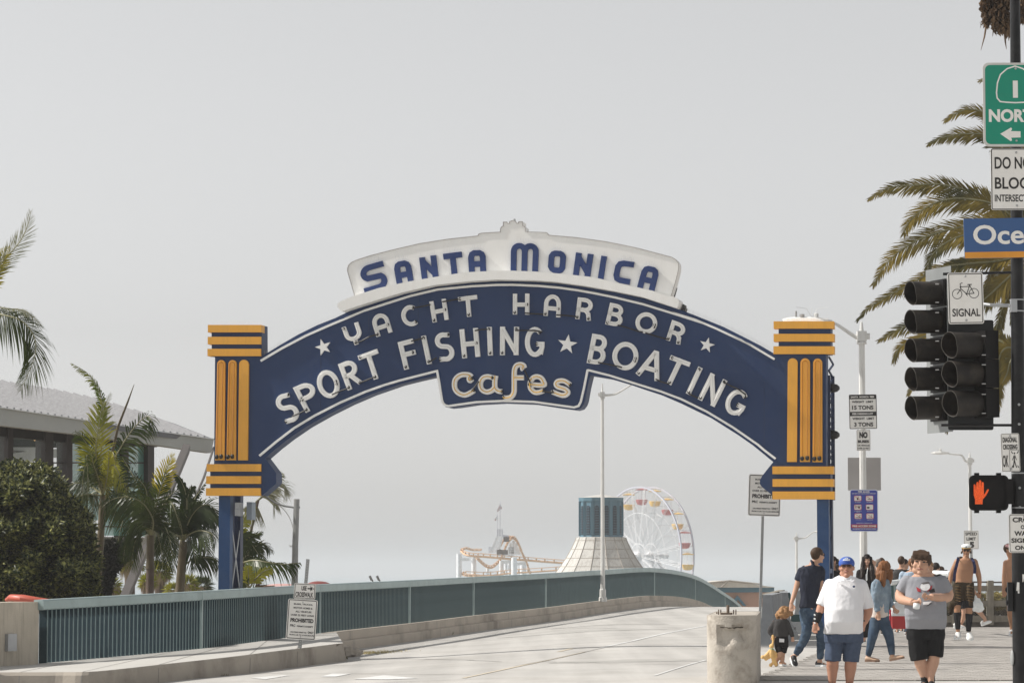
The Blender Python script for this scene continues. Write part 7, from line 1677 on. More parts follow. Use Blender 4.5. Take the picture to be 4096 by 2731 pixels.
    if hr:
        g = MB(); k = hr.get('k', 1.0)
        g.ell(hc+R @ Vector((0, .20*rw, .30*rh)), (rw*1.06*k, rw*1.18*k, rh*.83*k), 22, 14, M=R)
        if hr.get('back', 1): g.ell(H_(0, .52, .02), (rw*.92*k, rw*.66*k, rh*.58), 16, 10, M=R)
        if hr.get('fringe'):
            for i in range(9): u = -0.75+1.5*i/8; g.tube([H_(u, -.45, .92), H_(u*1.05, -1.02, .62), H_(u*1.08, -1.14+.15*abs(u), .36-.12*(i % 2))], [rw*.17, rw*.14, rw*.05], 6)
        for (pp, rr2) in hr.get('locks', []): g.tube([J(q) for q in pp], [r*m for r in rr2], 10)
        if hr.get('curly'):
            rc_ = random.Random(4)
            for _ in range(90):
                a_ = rc_.uniform(0, 6.28); e_ = rc_.uniform(-.5, 1.5); v_ = Vector((math.cos(a_)*math.cos(e_), math.sin(a_)*math.cos(e_), math.sin(e_)))
                if v_.y < -.55 and v_.z < .5: continue
                g.ell(hc+R @ Vector((v_.x*rw*1.22, v_.y*rw*1.3+.2*rw, v_.z*rh*.98+.22*rh)), (rw*.17,)*3, 7, 5)
        remesh(g, 'hair', hr['m'], t, .009 if not hr.get('curly') else .008, 1, wr=hr.get('wr', .008), wf=hr.get('wf', 30), aniso=hr.get('an', (1.5, 1.5, .3)), seed=3)
    return t, J, H_, m, R, (rw, rh)
ZR1 = (2750, 2131, .38265); ZR2 = (3050, 2131, .38265); ZR3 = (3500, 2131, .3825)
m_brn = cloth('hair_brown', (.060, .034, .020), rough=.6); m_blkh = cloth('hair_dark', (.018, .012, .010), rough=.5); m_aub = cloth('hair_auburn', (.20, .085, .035), rough=.5); m_blond = cloth('hair_curly_blond', (.34, .19, .09), rough=.6); m_gry = cloth('hair_grey', (.20, .17, .15), rough=.7)
m_wpolo = cloth('white_polo_cloth', (.84, .84, .86), var=.02); m_dnim = cloth('blue_shorts_cloth', (.070, .095, .150), var=.12, scale=20); m_tee = cloth('charcoal_navy_tee', (.022, .026, .042), var=.2)
m_jean = cloth('blue_jeans', (.040, .066, .105), var=.3, scale=7, dirt=(.12, .17, .22), dirt_amt=.6, dscale=5); m_gtee = cloth('grey_marl_tee', (.27, .275, .30), var=.04); m_bshort = cloth('black_shorts', (.010, .010, .011), var=.1)
m_jack = cloth('light_denim_jacket', (.19, .25, .31), var=.25, scale=6, dirt=(.38, .43, .46), dirt_amt=.5, dscale=5); m_cream = cloth('cream_shirt', (.62, .55, .50)); m_dgry = cloth('dark_grey_hoodie', (.055, .052, .052)); m_cap = mat('cap_blue', (.035, .10, .40), rough=.7, var=.05)
m_blkc = cloth('black_cloth', (.014, .013, .014)); m_bjean = cloth('black_ripped_jeans', (.020, .020, .022)); m_wsh = mat('white_leather_shoe', (.78, .78, .76), rough=.5, var=.05); m_bsh = mat('black_shoe', (.014, .014, .016), rough=.6); m_blues = cloth('pale_blue_shirt', (.42, .52, .64)); m_plaid = cloth('plaid_flannel', (.045, .032, .018))
# --- man in the white polo, nearest but one
t, J, H_, m, R, (rw, rh) = human('heavy man in white polo shirt, blue cap and blue shorts walking towards us', ZR2, 41.0, dict(
    bare=1, seed=2, head=(880, 362, 78, 110), face=-8, pitch=-8, jowl=1, neck=(882, 450, 66), skin=m_skinr, hs=1.05, ground=(880, 1620),
    torso=[(870,455,70,60),(865,480,135,80),(862,530,190,100),(858,600,192,118,-.02),(855,700,184,130,-.05),(850,800,188,142,-.08),(850,890,190,145,-.08),(850,970,188,130,-.04),(850,1050,186,115),(850,1110,170,100)],
    arms=[dict(p=[(708,548,0,58),(618,760,.02,46),(552,945,-.08,30)], h=(545,1040,-.12), curl=.3, flip=-1), dict(p=[(1032,548,0,58),(1108,790,.04,48),(1068,935,-.05,32)], h=(1050,985,-.02), curl=.6)],
    legs=[[(755,1090,0,88),(735,1330,-.02,64),(728,1580,.0,36)],[(945,1090,0,88),(925,1330,.02,64),(908,1590,.04,36)]], feet=[(728,1625,.02,735,1640,-.22,1.05),(908,1625,.05,900,1640,-.2,1.05)], shoe=m_bsh, sole=m_bsh,
    clothes=[dict(name='polo_shirt', m=m_wpolo, torso=(0, 8), infl=1.03, wr=.007, wf=6, sm=3, sleeves=[(0,0,1.0,1.20,1.34),(1,0,.98,1.20,1.24)], an=(1.2, 1.2, .7), rings=[(866,478,118,80),(862,510,170,98),(860,545,196,112),(858,600,200,126,-.02),(850,800,202,156,-.08),(848,930,204,158,-.08),(838,1052,200,134,-.02)]),
             dict(name='shorts', m=m_dnim, legs=[(0,0,1.02,1.08,1.30),(1,0,1.04,1.08,1.34)], rings=[(850,1000,192,128),(850,1080,206,128),(850,1140,204,120)], wr=.012, wf=7)]))
g = MB(); g.ell(H_(0, .10, .42), (rw*1.08, rw*1.20, rh*.66), 22, 12, M=R); cap = smooth_obj(remesh(g, 'cap', m_cap, t, .009, 1))
g = MB(); pts = []
for i in range(13): a = math.pi*(i/12); pts.append((math.cos(a)*.92, -.75-math.sin(a)*.95))
top_ = [H_(x, y, .50-.20*(abs(y)-.7)-.14*abs(x)) for (x, y) in pts]; bot_ = [v-Vector((0, 0, .012)) for v in top_]; n = len(pts)
g.add(top_+bot_, [tuple(range(n)), tuple(range(n, 2*n))[::-1]]+[(i, (i+1) % n, n+(i+1) % n, n+i) for i in range(n)]); g.build('brim', m_cap, cap)
vs, fs = text_mesh('LOS ANGELES', .03); a0 = min(v.x for v in vs); a1 = max(v.x for v in vs); h1_ = max(v.y for v in vs)
g = MB()
for (row, (txt, z0, z1, hw)) in enumerate((('LOS', .78, .90, .22), ('ANGELES', .56, .74, .48))):
    vs, fs = text_mesh(txt, .04); a0 = min(v.x for v in vs); a1 = max(v.x for v in vs); b0 = min(v.y for v in vs); b1 = max(v.y for v in vs)
    out_ = []
    for v in vs:
        u = -hw+2*hw*(v.x-a0)/(a1-a0); z = z0+(z1-z0)*(v.y-b0)/(b1-b0); zz = (z-.42)/.66; r_ = math.sqrt(max(.05, 1-zz*zz)); y = .10-1.20*math.sqrt(max(.02, r_*r_-(u/1.08)**2))-.06
        out_.append(H_(u, y, z))
    g.add(out_, fs)
g.build('lettering', m_wht, cap, fixn=False)
g = MB(); 
for s_ in (-1, 1): g.tube([H_(s_*.12, -1.16, .06), H_(s_*.30, -1.14, -.04), H_(s_*.60, -1.06, -.02), H_(s_*.72, -.96, .10), H_(s_*.40, -1.14, .14), H_(s_*.12, -1.16, .10)], rw*.045, 5)
for s_ in (-1, 1): g.tube([H_(s_*.72, -.96, .10), H_(s_*1.06, .1, .08)], rw*.04, 5)
g.build('eyeglasses', m_blk, t)
g = MB(); g.tube([J((590, 835, .0)), J((572, 890, -.05)), J((556, 940, -.08))], [44*m, 38*m, 33*m], 14); remesh(g, 'wrist_brace', m_blkc, t, .009, 1, wr=.005)
for k in range(3): g = MB(); a = k*.045; g.tube([J((538, 850+k*42, -.14)), J((552, 858+k*42, -.15))], 8*m, 6); g.build('brace_strap', m_wht, t)
g = MB(); g.tube([J((1035, 905, .02)), J((1062, 915, -.10)), J((1092, 935, .02)), J((1062, 925, .10))], 9*m, 6, closed=True); g.build('watch', m_blk, t)
g = MB(); c_ = J((955, 558)); 
for y0, a in ((0, 0),): g.ell(J((955, 558, -.455)), (.018, .012, .016), 8, 5)
g.build('chest_logo', m_navy, t)
for s_ in (-1, 1):
    g = MB(); g.add([J((862+s_*8, 492, -.30)), J((862+s_*60, 440, -.19)), J((862+s_*118, 468, -.14)), J((862+s_*78, 512, -.30))], [(0, 1, 2, 3)]); g.add([J((862+s_*8, 496, -.29)), J((862+s_*60, 444, -.18)), J((862+s_*118, 472, -.13)), J((862+s_*78, 516, -.29))], [(3, 2, 1, 0)]); g.build('collar', m_wpolo, t)
# --- man in the grey tee, nearest
t, J, H_, m, R, (rw, rh) = human('heavy man in grey T-shirt and black shorts with clasped hands, nearest to us', ZR3, 40.0, dict(
    bare=1, seed=5, head=(481, 320, 96, 130), face=-12, pitch=-4, roll=4, jowl=1, neck=(500, 425, 78), skin=m_skin, hs=1.0, ground=(520, 1615), brow=m_brn,
    torso=[(502,425,80,70),(505,455,130,85),(512,490,196,105),(518,560,200,122,-.02),(524,650,202,138,-.05),(528,750,206,150,-.09),(530,850,208,152,-.09),(532,930,204,140,-.05),(530,1000,196,120),(528,1060,180,105)],
    arms=[dict(p=[(335,520,0,72),(262,675,-.02,54),(400,722,-.42,36)], h=(455,708,-.44), curl=.8), dict(p=[(700,520,0,74),(762,665,-.02,56),(585,668,-.40,36)], h=(440,630,-.46), curl=.25, flip=-1)],
    legs=[[(440,1060,0,92),(470,1330,-.02,62),(520,1520,.0,34)],[(620,1060,0,92),(612,1310,.0,64),(585,1500,-.05,34)]], feet=[(520,1600,.05,500,1620,-.2,1.05),(588,1600,0,585,1640,-.28,1.05)], shoe=m_bsh, sole=m_blk,
    clothes=[dict(name='t_shirt', m=m_gtee, torso=(1, 8), infl=1.02, wr=.008, wf=6, sm=2, sleeves=[(0,0,.55,1.06,1.18),(1,0,.58,1.06,1.18)], an=(1.3, 1.3, .6), rings=[(506,455,125,80),(515,510,200,112),(526,650,212,148,-.05),(530,800,216,164,-.09),(533,900,216,160,-.08),(531,992,208,134)]),
             dict(name='shorts', m=m_bshort, legs=[(0,0,.98,1.10,1.55),(1,0,.90,1.10,1.45)], rings=[(530,975,198,124),(530,1060,204,120),(528,1110,200,112)], wr=.010, wf=7)],
    hair=dict(m=m_brn, fringe=1, k=1.02, wr=.005, wf=45, locks=[([(560,230,0),(572,300,-.02),(566,345,-.02)],[30,24,8]), ([(405,240,0),(395,300,-.03),(398,320,-.03)],[26,20,8])])))
for (i, q0, q1) in ((0, (512, 1490), (528, 1590)), (1, (590, 1470), (588, 1590))):
    g = MB(); g.tube([J(q0), J(q1)], [38*m, 36*m], 12); g.build('sock', m_bshort, t, smooth=True)
g = MB(); g.tube([J((437, 735, -.47)), J((432, 785, -.45))], [34*m, 36*m], 12); g.build('paper_cup', m_wht, t, smooth=True)
# generic printed graphic on the chest: plain shapes only
tee = [c_ for c_ in t.children if c_.name.startswith('t_shirt')][0]
def on_cloth(tee, J, pts, push=.006):
    """drop the outline onto the front of the cloth surface"""
    off = parent_world(tee); out_ = []
    for p in pts:
        w = J((p[0], p[1], -1.2)); d = (w-CAM).normalized(); ok, loc, nn, _ = tee.ray_cast(w-off, d)
        out_.append((loc+off if ok else J((p[0], p[1], -.3)))-d*push)
    return out_
def print_patch(poly, m_, name='shirt_print', push=.006):
    g = MB(); xs = [p[0] for p in poly]; ys = [p[1] for p in poly]; tri = geometry.tessellate_polygon([[Vector((x, y, 0)) for (x, y) in poly]])
    mid = (sum(xs)/len(xs), sum(ys)/len(ys)); P_ = on_cloth(tee, J, poly+[mid], push); n = len(poly)
    g.add(P_, [(i, (i+1) % n, n) for i in range(n)]); return g.build(name, m_, tee, fixn=False)
m_pr = cloth('print_red', (.35, .04, .05)); m_pk_ = cloth('print_black', (.03, .03, .032)); m_pg_ = cloth('print_grey', (.13, .12, .12)); m_pw = cloth('print_white', (.72, .72, .73))
circ = lambda cx, cy, rx, ry, n=14: [(cx+rx*math.cos(2*math.pi*i/n), cy+ry*math.sin(2*math.pi*i/n)) for i in range(n)]
for (poly, m_, pu) in (([(430,560),(475,585),(480,615),(445,610)], m_pr, .006), ([(545,570),(600,545),(590,590),(550,612)], m_pr, .006), (circ(525,560,52,42), m_pw, .009), ([(560,600),(620,575),(628,615),(580,625)], m_pk_, .008), ([(480,520),(560,505),(575,525),(500,535)], m_pg_, .011), ([(500,720),(590,715),(560,745),(505,748)], m_pw, .006), ([(535,770),(570,735),(600,730),(560,755)], m_pk_, .008)):
    print_patch(poly, m_, push=pu)
# --- man in the dark T-shirt seen from behind
t, J, H_, m, R, (rw, rh) = human('man in dark T-shirt and blue jeans seen from behind, resting a hand on the toddler', ZR1, 46.5, dict(
    seed=7, head=(1360, 236, 60, 80), face=125, pitch=0, neck=(1325, 312, 38), skin=m_skin,
    torso=[(1318,325,40,38),(1305,345,85,52),(1295,385,120,64),(1285,450,112,74),(1280,540,98,70),(1275,620,88,64),(1270,700,84,62),(1265,780,86,66),(1265,840,84,64)],
    arms=[dict(p=[(1190,405,0,40),(1135,580,.03,29),(1085,735,-.05,20)], h=(1088,805,-.08), curl=.35, flip=-1), dict(p=[(1395,405,.02,40),(1390,580,.0,28),(1425,740,-.10,20)], h=(1440,800,-.1), curl=.3)],
    legs=[[(1222,830,0,50),(1240,1050,-.05,38),(1135,1270,.12,24)],[(1310,830,0,50),(1392,1060,-.05,38),(1385,1320,.0,24)]], feet=[(1092,1300,.15,1130,1395,.05,1.0),(1350,1385,.08,1445,1385,-.08,1.0)], shoe=m_bsh, swoosh=1,
    clothes=[dict(name='t_shirt', m=m_tee, torso=(1, 7), infl=1.05, collar=1, wr=.016, sleeves=[(0,0,.50,1.12,1.25),(1,0,.50,1.12,1.25)], wf=8, rings=[(1295,385,124,68),(1280,540,106,76),(1272,700,92,70),(1268,775,94,72)]),
             dict(name='jeans', m=m_jean, legs=[(0,0,1.98,1.14,1.4),(1,0,1.97,1.14,1.4)], rings=[(1265,745,86,66),(1265,790,90,68),(1265,840,94,70),(1268,880,96,70)], wr=.015, wf=11, an=(1,1,1.6))],
    hair=dict(m=m_brn, k=.99, wr=.004, wf=40)))
g = MB(); g.ell(H_(-.42, -1.05, .10), (rw*.30, rw*.14, rh*.15), 8, 6, M=R); g.ell(H_(.42, -1.05, .10), (rw*.30, rw*.14, rh*.15), 8, 6, M=R); g.tube([H_(.5, -1.0, .14), H_(1.02, .1, .06)], rw*.05, 5); g.tube([H_(-.5, -1.0, .14), H_(-1.02, .1, .06)], rw*.05, 5); g.build('sunglasses', m_blk, t)
# --- toddler
t, J, H_, m, R, (rw, rh) = human('toddler with curly blond hair in dark hoodie holding a yellow plush toy', ZR1, 48.0, dict(
    bare=1, seed=9, head=(1020, 840, 52, 58), face=150, pitch=-12, neck=(995, 888, 26), skin=m_skin, hs=.62,
    torso=[(985,895,32,32),(978,915,60,42),(972,960,74,52),(970,1020,76,56),(972,1080,74,56),(975,1140,68,52),(978,1190,62,48)],
    arms=[dict(p=[(905,935,0,26),(862,1020,0,20),(893,1075,-.03,14)], h=(895,1120,-.03), curl=.7, hs=.6), dict(p=[(1040,935,0,26),(1080,1030,-.02,20),(1100,1090,-.04,14)], h=(1106,1130,-.05), curl=.4, hs=.6)],
    legs=[[(948,1180,0,34),(968,1262,-.06,27),(935,1330,.05,19)],[(1010,1180,0,36),(992,1270,0,27),(992,1350,0,19)]], feet=[(908,1345,.10,935,1385,.02,.68),(965,1378,.04,1030,1382,-.03,.70)], shoe=m_wsh,
    clothes=[dict(name='hoodie', m=m_dgry, torso=(0, 4), infl=1.0, sleeves=[(0,0,1.9,1.1,1.35),(1,0,1.9,1.1,1.35)], wr=.008, wf=13, rings=[(985,905,50,42),(970,985,70,58),(970,1075,78,60)]),
             dict(name='skirt_layer', m=m_blkc, rings=[(974,1060,74,56),(980,1130,76,58),(985,1190,72,54)], wr=.006, wf=14), dict(name='shorts', m=m_bshort, legs=[(0,0,.8,1.15,1.3),(1,0,.75,1.15,1.3)], wr=.004)],
    hair=dict(m=m_blond, k=1.20, curly=1, wr=.022, wf=26, an=(1, 1, 1), locks=[([(960,830,0),(940,860,0),(945,890,0)],[24,24,12]), ([(1080,830,0),(1095,855,0)],[20,14])])), vox=.0075)
g = MB(); g.tube([J((930, 880, .06)), J((985, 912, .10)), J((1040, 905, .06))], [10*m, 24*m, 10*m], 10); g.build('hood', m_dgry, t, smooth=True)
g = MB(); g.add([J((960, 1100, -.24)), J((1012, 1105, -.24)), J((1010, 1140, -.24)), J((958, 1138, -.24))], [(0, 1, 2, 3)]); g.build('skirt_print', m_pw, t, fixn=False)
m_pl = mat('plush_yellow', (.78, .50, .20), rough=.95, var=.08, scale=10, bump=.6, bscale=70)
tt = thing('plush_toy', 'floppy yellow plush animal dangling from the toddler\'s hand', 'toy', J((880, 1385)))
g = MB(); g.ell(J((880, 1180, -.05)), (.042, .042, .038), 12, 8); g.tube([J((880, 1200, -.05)), J((878, 1250, -.05)), J((885, 1300, -.05))], [.03, .045, .045], 12)
for pts, r in (([(865,1225),(835,1265),(800,1300),(785,1295)], .026), ([(870,1280),(850,1300),(820,1315)], .024), ([(890,1300),(900,1350),(870,1378)], .026), ([(895,1290),(915,1340),(925,1375)], .026), ([(888,1180),(895,1130),(893,1075)], .018), ([(895,1225),(930,1260),(925,1290)], .022)): g.tube([J(p+(-.05,)) for p in pts], r, 10); g.ell(J(pts[-1]+(-.05,)), (r*1.2,)*3, 8, 6)
remesh(g, 'body', m_pl, tt, .008, 2, wr=.003); g = MB(); g.tube([J((858, 1205, -.10)), J((885, 1210, -.12)), J((908, 1215, -.09))], .006, 5); g.build('collar', mat('collar_green', (.12, .42, .36), rough=.6), tt)
# --- woman in denim jacket walking right
t, J, H_, m, R, (rw, rh) = human('woman in light denim jacket and jeans with auburn hair walking to the right', ZR2, 49.0, dict(
    seed=11, head=(1282, 372, 52, 70), face=120, pitch=-5, neck=(1268, 448, 26), skin=m_skin, facedet=1,
    torso=[(1255,462,32,34),(1245,485,60,44),(1235,530,80,56),(1230,600,84,62),(1230,680,80,60),(1225,760,80,62),(1215,830,82,68),(1212,890,84,72)],
    arms=[dict(p=[(1195,530,-.12,36),(1182,710,-.14,27),(1212,835,-.16,18)], h=(1218,900,-.17), curl=.5, hs=.95), dict(p=[(1300,530,.12,32),(1318,690,.10,26),(1372,775,.02,17)], h=(1415,825,0), curl=.4, hs=.95)],
    legs=[[(1190,890,0,60),(1148,1090,0,42),(1105,1285,.1,24)],[(1250,890,0,62),(1325,1085,-.05,42),(1355,1278,-.08,24)]], feet=[(1075,1335,.1,1222,1338,.02,.95),(1335,1330,-.05,1480,1300,-.15,.95)], shoe=mat('tan_flat_shoe', (.52, .36, .25), rough=.6), sole=mat('sole_brown', (.20, .12, .08), rough=.8),
    clothes=[dict(name='shirt', m=m_cream, rings=[(1225,700,84,64),(1220,800,90,72),(1218,880,92,76)], wr=.008), dict(name='denim_jacket', m=m_jack, torso=(1, 5), infl=1.10, sleeves=[(0,0,1.85,1.22,1.35),(1,0,1.85,1.22,1.35)], wr=.016, wf=12, rings=[(1240,500,72,54),(1232,620,92,70),(1232,720,90,68),(1230,830,88,68)]),
             dict(name='jeans', m=m_jean, legs=[(0,0,1.97,1.1,1.25),(1,0,1.97,1.1,1.25)], rings=[(1212,850,84,70),(1215,910,88,74)], wr=.006, wf=14)],
    hair=dict(m=m_aub, k=1.10, wr=.013, wf=22, locks=[([(1240,360,-.02),(1225,440,-.05),(1225,520,-.07)],[40,42,18]), ([(1290,360,.02),(1290,460,.03),(1285,565,.02)],[46,50,26]), ([(1325,380,0),(1330,460,0),(1320,530,0)],[32,34,18]), ([(1260,400,-.08),(1255,480,-.10),(1270,575,-.08)],[38,36,14])])))
# --- shirtless man with the white cap
t, J, H_, m, R, (rw, rh) = human('shirtless man in white captain cap and black jeans, plaid shirt tied at the waist', ZR3, 57.0, dict(
    seed=13, head=(955, 182, 44, 60), face=-10, pitch=10, neck=(952, 250, 33), skin=m_skint,
    torso=[(950,262,38,36),(950,280,80,48),(946,320,96,58),(942,380,98,64),(936,430,90,60),(930,480,84,56),(928,530,90,58),(928,590,92,60)],
    arms=[dict(p=[(862,305,0,37),(800,430,.05,27),(778,545,.02,18)], h=(790,600,0), curl=.5, flip=-1), dict(p=[(1040,305,0,37),(1088,460,.03,27),(1092,610,-.05,18)], h=(1088,690,-.07), curl=.4)],
    legs=[[(885,600,0,46),(860,800,-.03,34),(868,1025,.03,20)],[(975,600,0,46),(985,820,-.04,34),(978,1035,.0,20)]], feet=[(878,1075,.1,852,1105,-.14,1.25),(975,1080,.03,1002,1115,-.20,1.3)], shoe=m_wsh,
    clothes=[dict(name='jeans', m=m_bjean, legs=[(0,0,.78,1.12,1.2),(1,0,.82,1.12,1.2),(0,1.12,1.9,1.2,1.25),(1,1.10,1.95,1.2,1.25)], rings=[(928,540,90,58),(928,610,96,62)], wr=.007), dict(name='tied_shirt', m=m_plaid, rings=[(928,520,104,68),(926,570,112,74),(925,640,114,74),(925,700,112,70)], tubes=[([(840,700,-.12),(800,780,.1),(790,850,.15)],[40,30,14]), ([(985,540,-.3),(1000,640,-.3),(1005,760,-.28)],[26,34,20])], wr=.016, wf=9)],
    hair=dict(m=m_brn, k=.99, locks=[([(908,190,0),(905,215,0)],[10,8]), ([(1002,190,0),(1003,215,0)],[10,8])])))
g = MB(); g.ell(H_(0, .02, .75), (rw*1.18, rw*1.25, rh*.42), 20, 10, M=R); capo = g.build('captain_cap', m_wht, t, smooth=True); g = MB(); g.tube([H_(math.cos(a)*1.0, .05-math.sin(a)*1.12, .50) for a in [math.pi*k/10 for k in range(11)]], rw*.09, 6); g.build('gold_band', mat('gold_braid', (.62, .38, .06), rough=.5), capo); g = MB(); g.add([H_(x, y, .46-.1*(abs(y)-.9)) for (x, y) in [(math.cos(a)*.8, -.85-math.sin(a)*.55) for a in [math.pi*k/8 for k in range(9)]]], [tuple(range(9))]); g.build('visor', m_blk, capo); g = MB(); g.ell(H_(0, -1.22, .80), (.014, .01, .014), 8, 5); g.build('badge', m_navyside, capo)
g = MB()
for s_ in (-1, 1): g.ell(H_(s_*.40, -1.05, .10), (rw*.36, rw*.14, rh*.16), 8, 6, M=R)
g.tube([H_(-.2, -1.1, .14), H_(.2, -1.1, .14)], rw*.05, 5); g.build('sunglasses', m_blk, t)
m_strap = cloth('navy_strap', (.03, .035, .09))
for pts in ([(872,258,.02),(862,300,-.24),(845,370,-.27),(832,430,-.2),(828,500,-.05)], [(1012,262,.02),(1032,300,-.24),(1045,360,-.25),(1042,420,-.15)]):
    g = MB(); q = [J(p) for p in pts]; 
    for a, b in zip(q[:-1], q[1:]): g.bar(a, b, .055, .012, up=Vector((0, -1, 0)))
    g.build('backpack_strap', m_strap, t)
g = MB(); g.tube([J((1093, 628, -.10)), J((1100, 634, -.02)), J((1088, 630, .02))], .012, 6); g.build('bracelet', m_blk, t)
m_gold2 = mat('plaid_line', (.34, .20, .08), rough=.9)
ts_ = [c_ for c_ in t.children if c_.name.startswith('tied_shirt')][0]
for y in range(560, 740, 30):
    g = MB(); q = on_cloth(ts_, J, [(x, y+6*math.sin(x*.05)) for x in list(range(840, 905, 12))]); 
    for a, b in zip(q[:-1], q[1:]): g.bar(a, b, .008, .004)
    q = on_cloth(ts_, J, [(x, y+6*math.sin(x*.05)) for x in list(range(955, 1030, 12))])
    for a, b in zip(q[:-1], q[1:]): g.bar(a, b, .008, .004)
    g.build('plaid_stripe', m_gold2, ts_)
# --- walker with white shopping bag hidden behind him
t, J, H_, m, R, (rw, rh) = human('walker in white trainers carrying a white bag, mostly hidden behind the shirtless man', ZR3, 63.5, dict(
    seed=15, head=(905, 300, 36, 50), face=90, neck=(905, 360, 25), skin=m_skin, facedet=0, torso=[(905,370,30,28),(905,390,60,40),(905,450,72,50),(912,540,66,48),(925,640,66,50),(935,700,66,52)],
    arms=[dict(p=[(930,400,.1,26),(990,540,.05,20),(1075,660,-.05,14)], h=(1082,700,-.05), curl=.7)],
    legs=[[(930,700,0,44),(935,840,0,30),(908,940,.1,16)],[(960,700,0,44),(1070,800,0,30),(1155,900,0,16)]], feet=[(820,985,.05,940,985,0,1.1),(1120,965,.08,1215,925,-.05,1.1)], shoe=m_wsh,
    clothes=[dict(name='t_shirt', m=m_blkc, torso=(0, 5), infl=1.1, sleeves=[(0,0,.6,1.2,1.3)], wr=.008), dict(name='shorts', m=m_bshort, legs=[(0,0,.6,1.1,1.3),(1,0,.5,1.1,1.3)], wr=.006)], hair=dict(m=m_brn)))
bgb = thing('shopping_bag', 'white plastic shopping bag hanging from the hidden walker\'s hand', 'bag', J((1080, 815))); g = MB(); torso_loft(g, [(J((1060, 640, -.1)), .012, .008), (J((1070, 700, -.1)), .06, .03), (J((1078, 740, -.1)), .10, .045), (J((1076, 790, -.1)), .125, .045), (J((1080, 822, -.1)), .09, .03)]); remesh(g, 'bag', m_wht, bgb, .010, 1, wr=.022, wf=14)
# --- shirtless person half behind the signal pole
t, J, H_, m, R, (rw, rh) = human('bare chested person in a pink cap half hidden behind the signal pole', ZR3, 58.0, dict(
    seed=17, head=(1400, 175, 42, 58), face=60, neck=(1420, 250, 32), skin=m_skint, torso=[(1432,265,36,34),(1438,290,70,46),(1442,340,84,56),(1445,420,78,56),(1445,500,76,54),(1448,580,80,56)],
    arms=[dict(p=[(1372,315,0,34),(1352,470,.02,25),(1345,600,-.05,17)], h=(1350,680,-.06), curl=.5, flip=-1)],
    legs=[[(1425,600,0,46),(1412,820,-.03,32),(1428,970,.03,19)],[(1475,600,0,46),(1480,820,0,32),(1478,1000,.05,19)]], feet=[(1430,1050,.08,1425,1065,-.15,1.1),(1478,1080,.1,1480,1095,-.12,1.1)], shoe=m_wsh,
    clothes=[dict(name='shorts', m=m_bshort, legs=[(0,0,.7,1.1,1.2),(1,0,.7,1.1,1.2)], rings=[(1447,560,82,58),(1448,640,86,58)], wr=.006)], hair=dict(m=m_brn)))
g = MB(); g.ell(H_(0, .05, .55), (rw*1.08, rw*1.18, rh*.55), 16, 10, M=R); g.tube([H_(-.5, -1.1, .42), H_(0, -1.5, .38), H_(.5, -1.1, .42)], rw*.12, 6); g.build('cap', mat('cap_pink', (.62, .36, .36), rough=.8), t)
# --- women behind
t, J, H_, m, R, (rw, rh) = human('woman in black with long dark hair and a raised hand, behind the polo man', ZR2, 57.0, dict(
    seed=19, head=(1093, 285, 36, 58), face=-5, neck=(1093, 350, 22), skin=m_skin, torso=[(1093,362,26,26),(1093,385,60,38),(1092,430,88,50),(1092,500,82,54),(1092,580,72,50),(1092,660,80,56),(1092,740,86,60)],
    arms=[dict(p=[(1015,415,0,28),(1000,560,0,20),(1010,680,-.05,14)], hand=1, hs=.9), dict(p=[(1158,415,0,28),(1192,470,-.05,20),(1165,345,-.05,13)], h=(1152,285,-.03), curl=.4, hs=.9)],
    legs=[[(1060,760,0,46),(1058,930,0,32),(1060,1100,0,20)],[(1125,760,0,46),(1125,930,0,32),(1125,1100,0,20)]], feet=[(1060,1135,.08,1055,1145,-.1,.9),(1125,1135,.08,1130,1145,-.1,.9)], shoe=m_bsh,
    clothes=[dict(name='black_top', m=m_blkc, torso=(1, 6), infl=1.05, collar=1, sleeves=[(0,0,.8,1.2,1.3),(1,0,.7,1.2,1.3)]), dict(name='trousers', m=m_blkc, legs=[(0,0,1.95,1.1,1.3),(1,0,1.95,1.1,1.3)], rings=[(1092,700,88,62),(1092,770,88,60)])],
    hair=dict(m=m_blkh, k=1.03, wr=.006, locks=[([(1060,250,0),(1050,330,-.03),(1045,400,-.12),(1040,470,-.2)],[20,24,26,12]), ([(1126,250,0),(1138,330,-.03),(1145,400,-.12),(1150,500,-.2)],[20,24,28,14]), ([(1093,250,.1),(1093,400,.15)],[50,55])])))
g = MB(); g.tube([J((1088, 500, -.25)), J((1092, 430, -.24)), J((1100, 360, -.1))], 3*m, 4); g.box(J((1088, 460, -.27)), (.03, .01, .12)); g.build('lanyard', m_wht, t); g = MB(); g.tube([H_(-.7, -.5, 1.0), H_(0, -.8, 1.0), H_(.7, -.5, 1.0)], rw*.14, 6); g.build('sunglasses', m_blk, t)
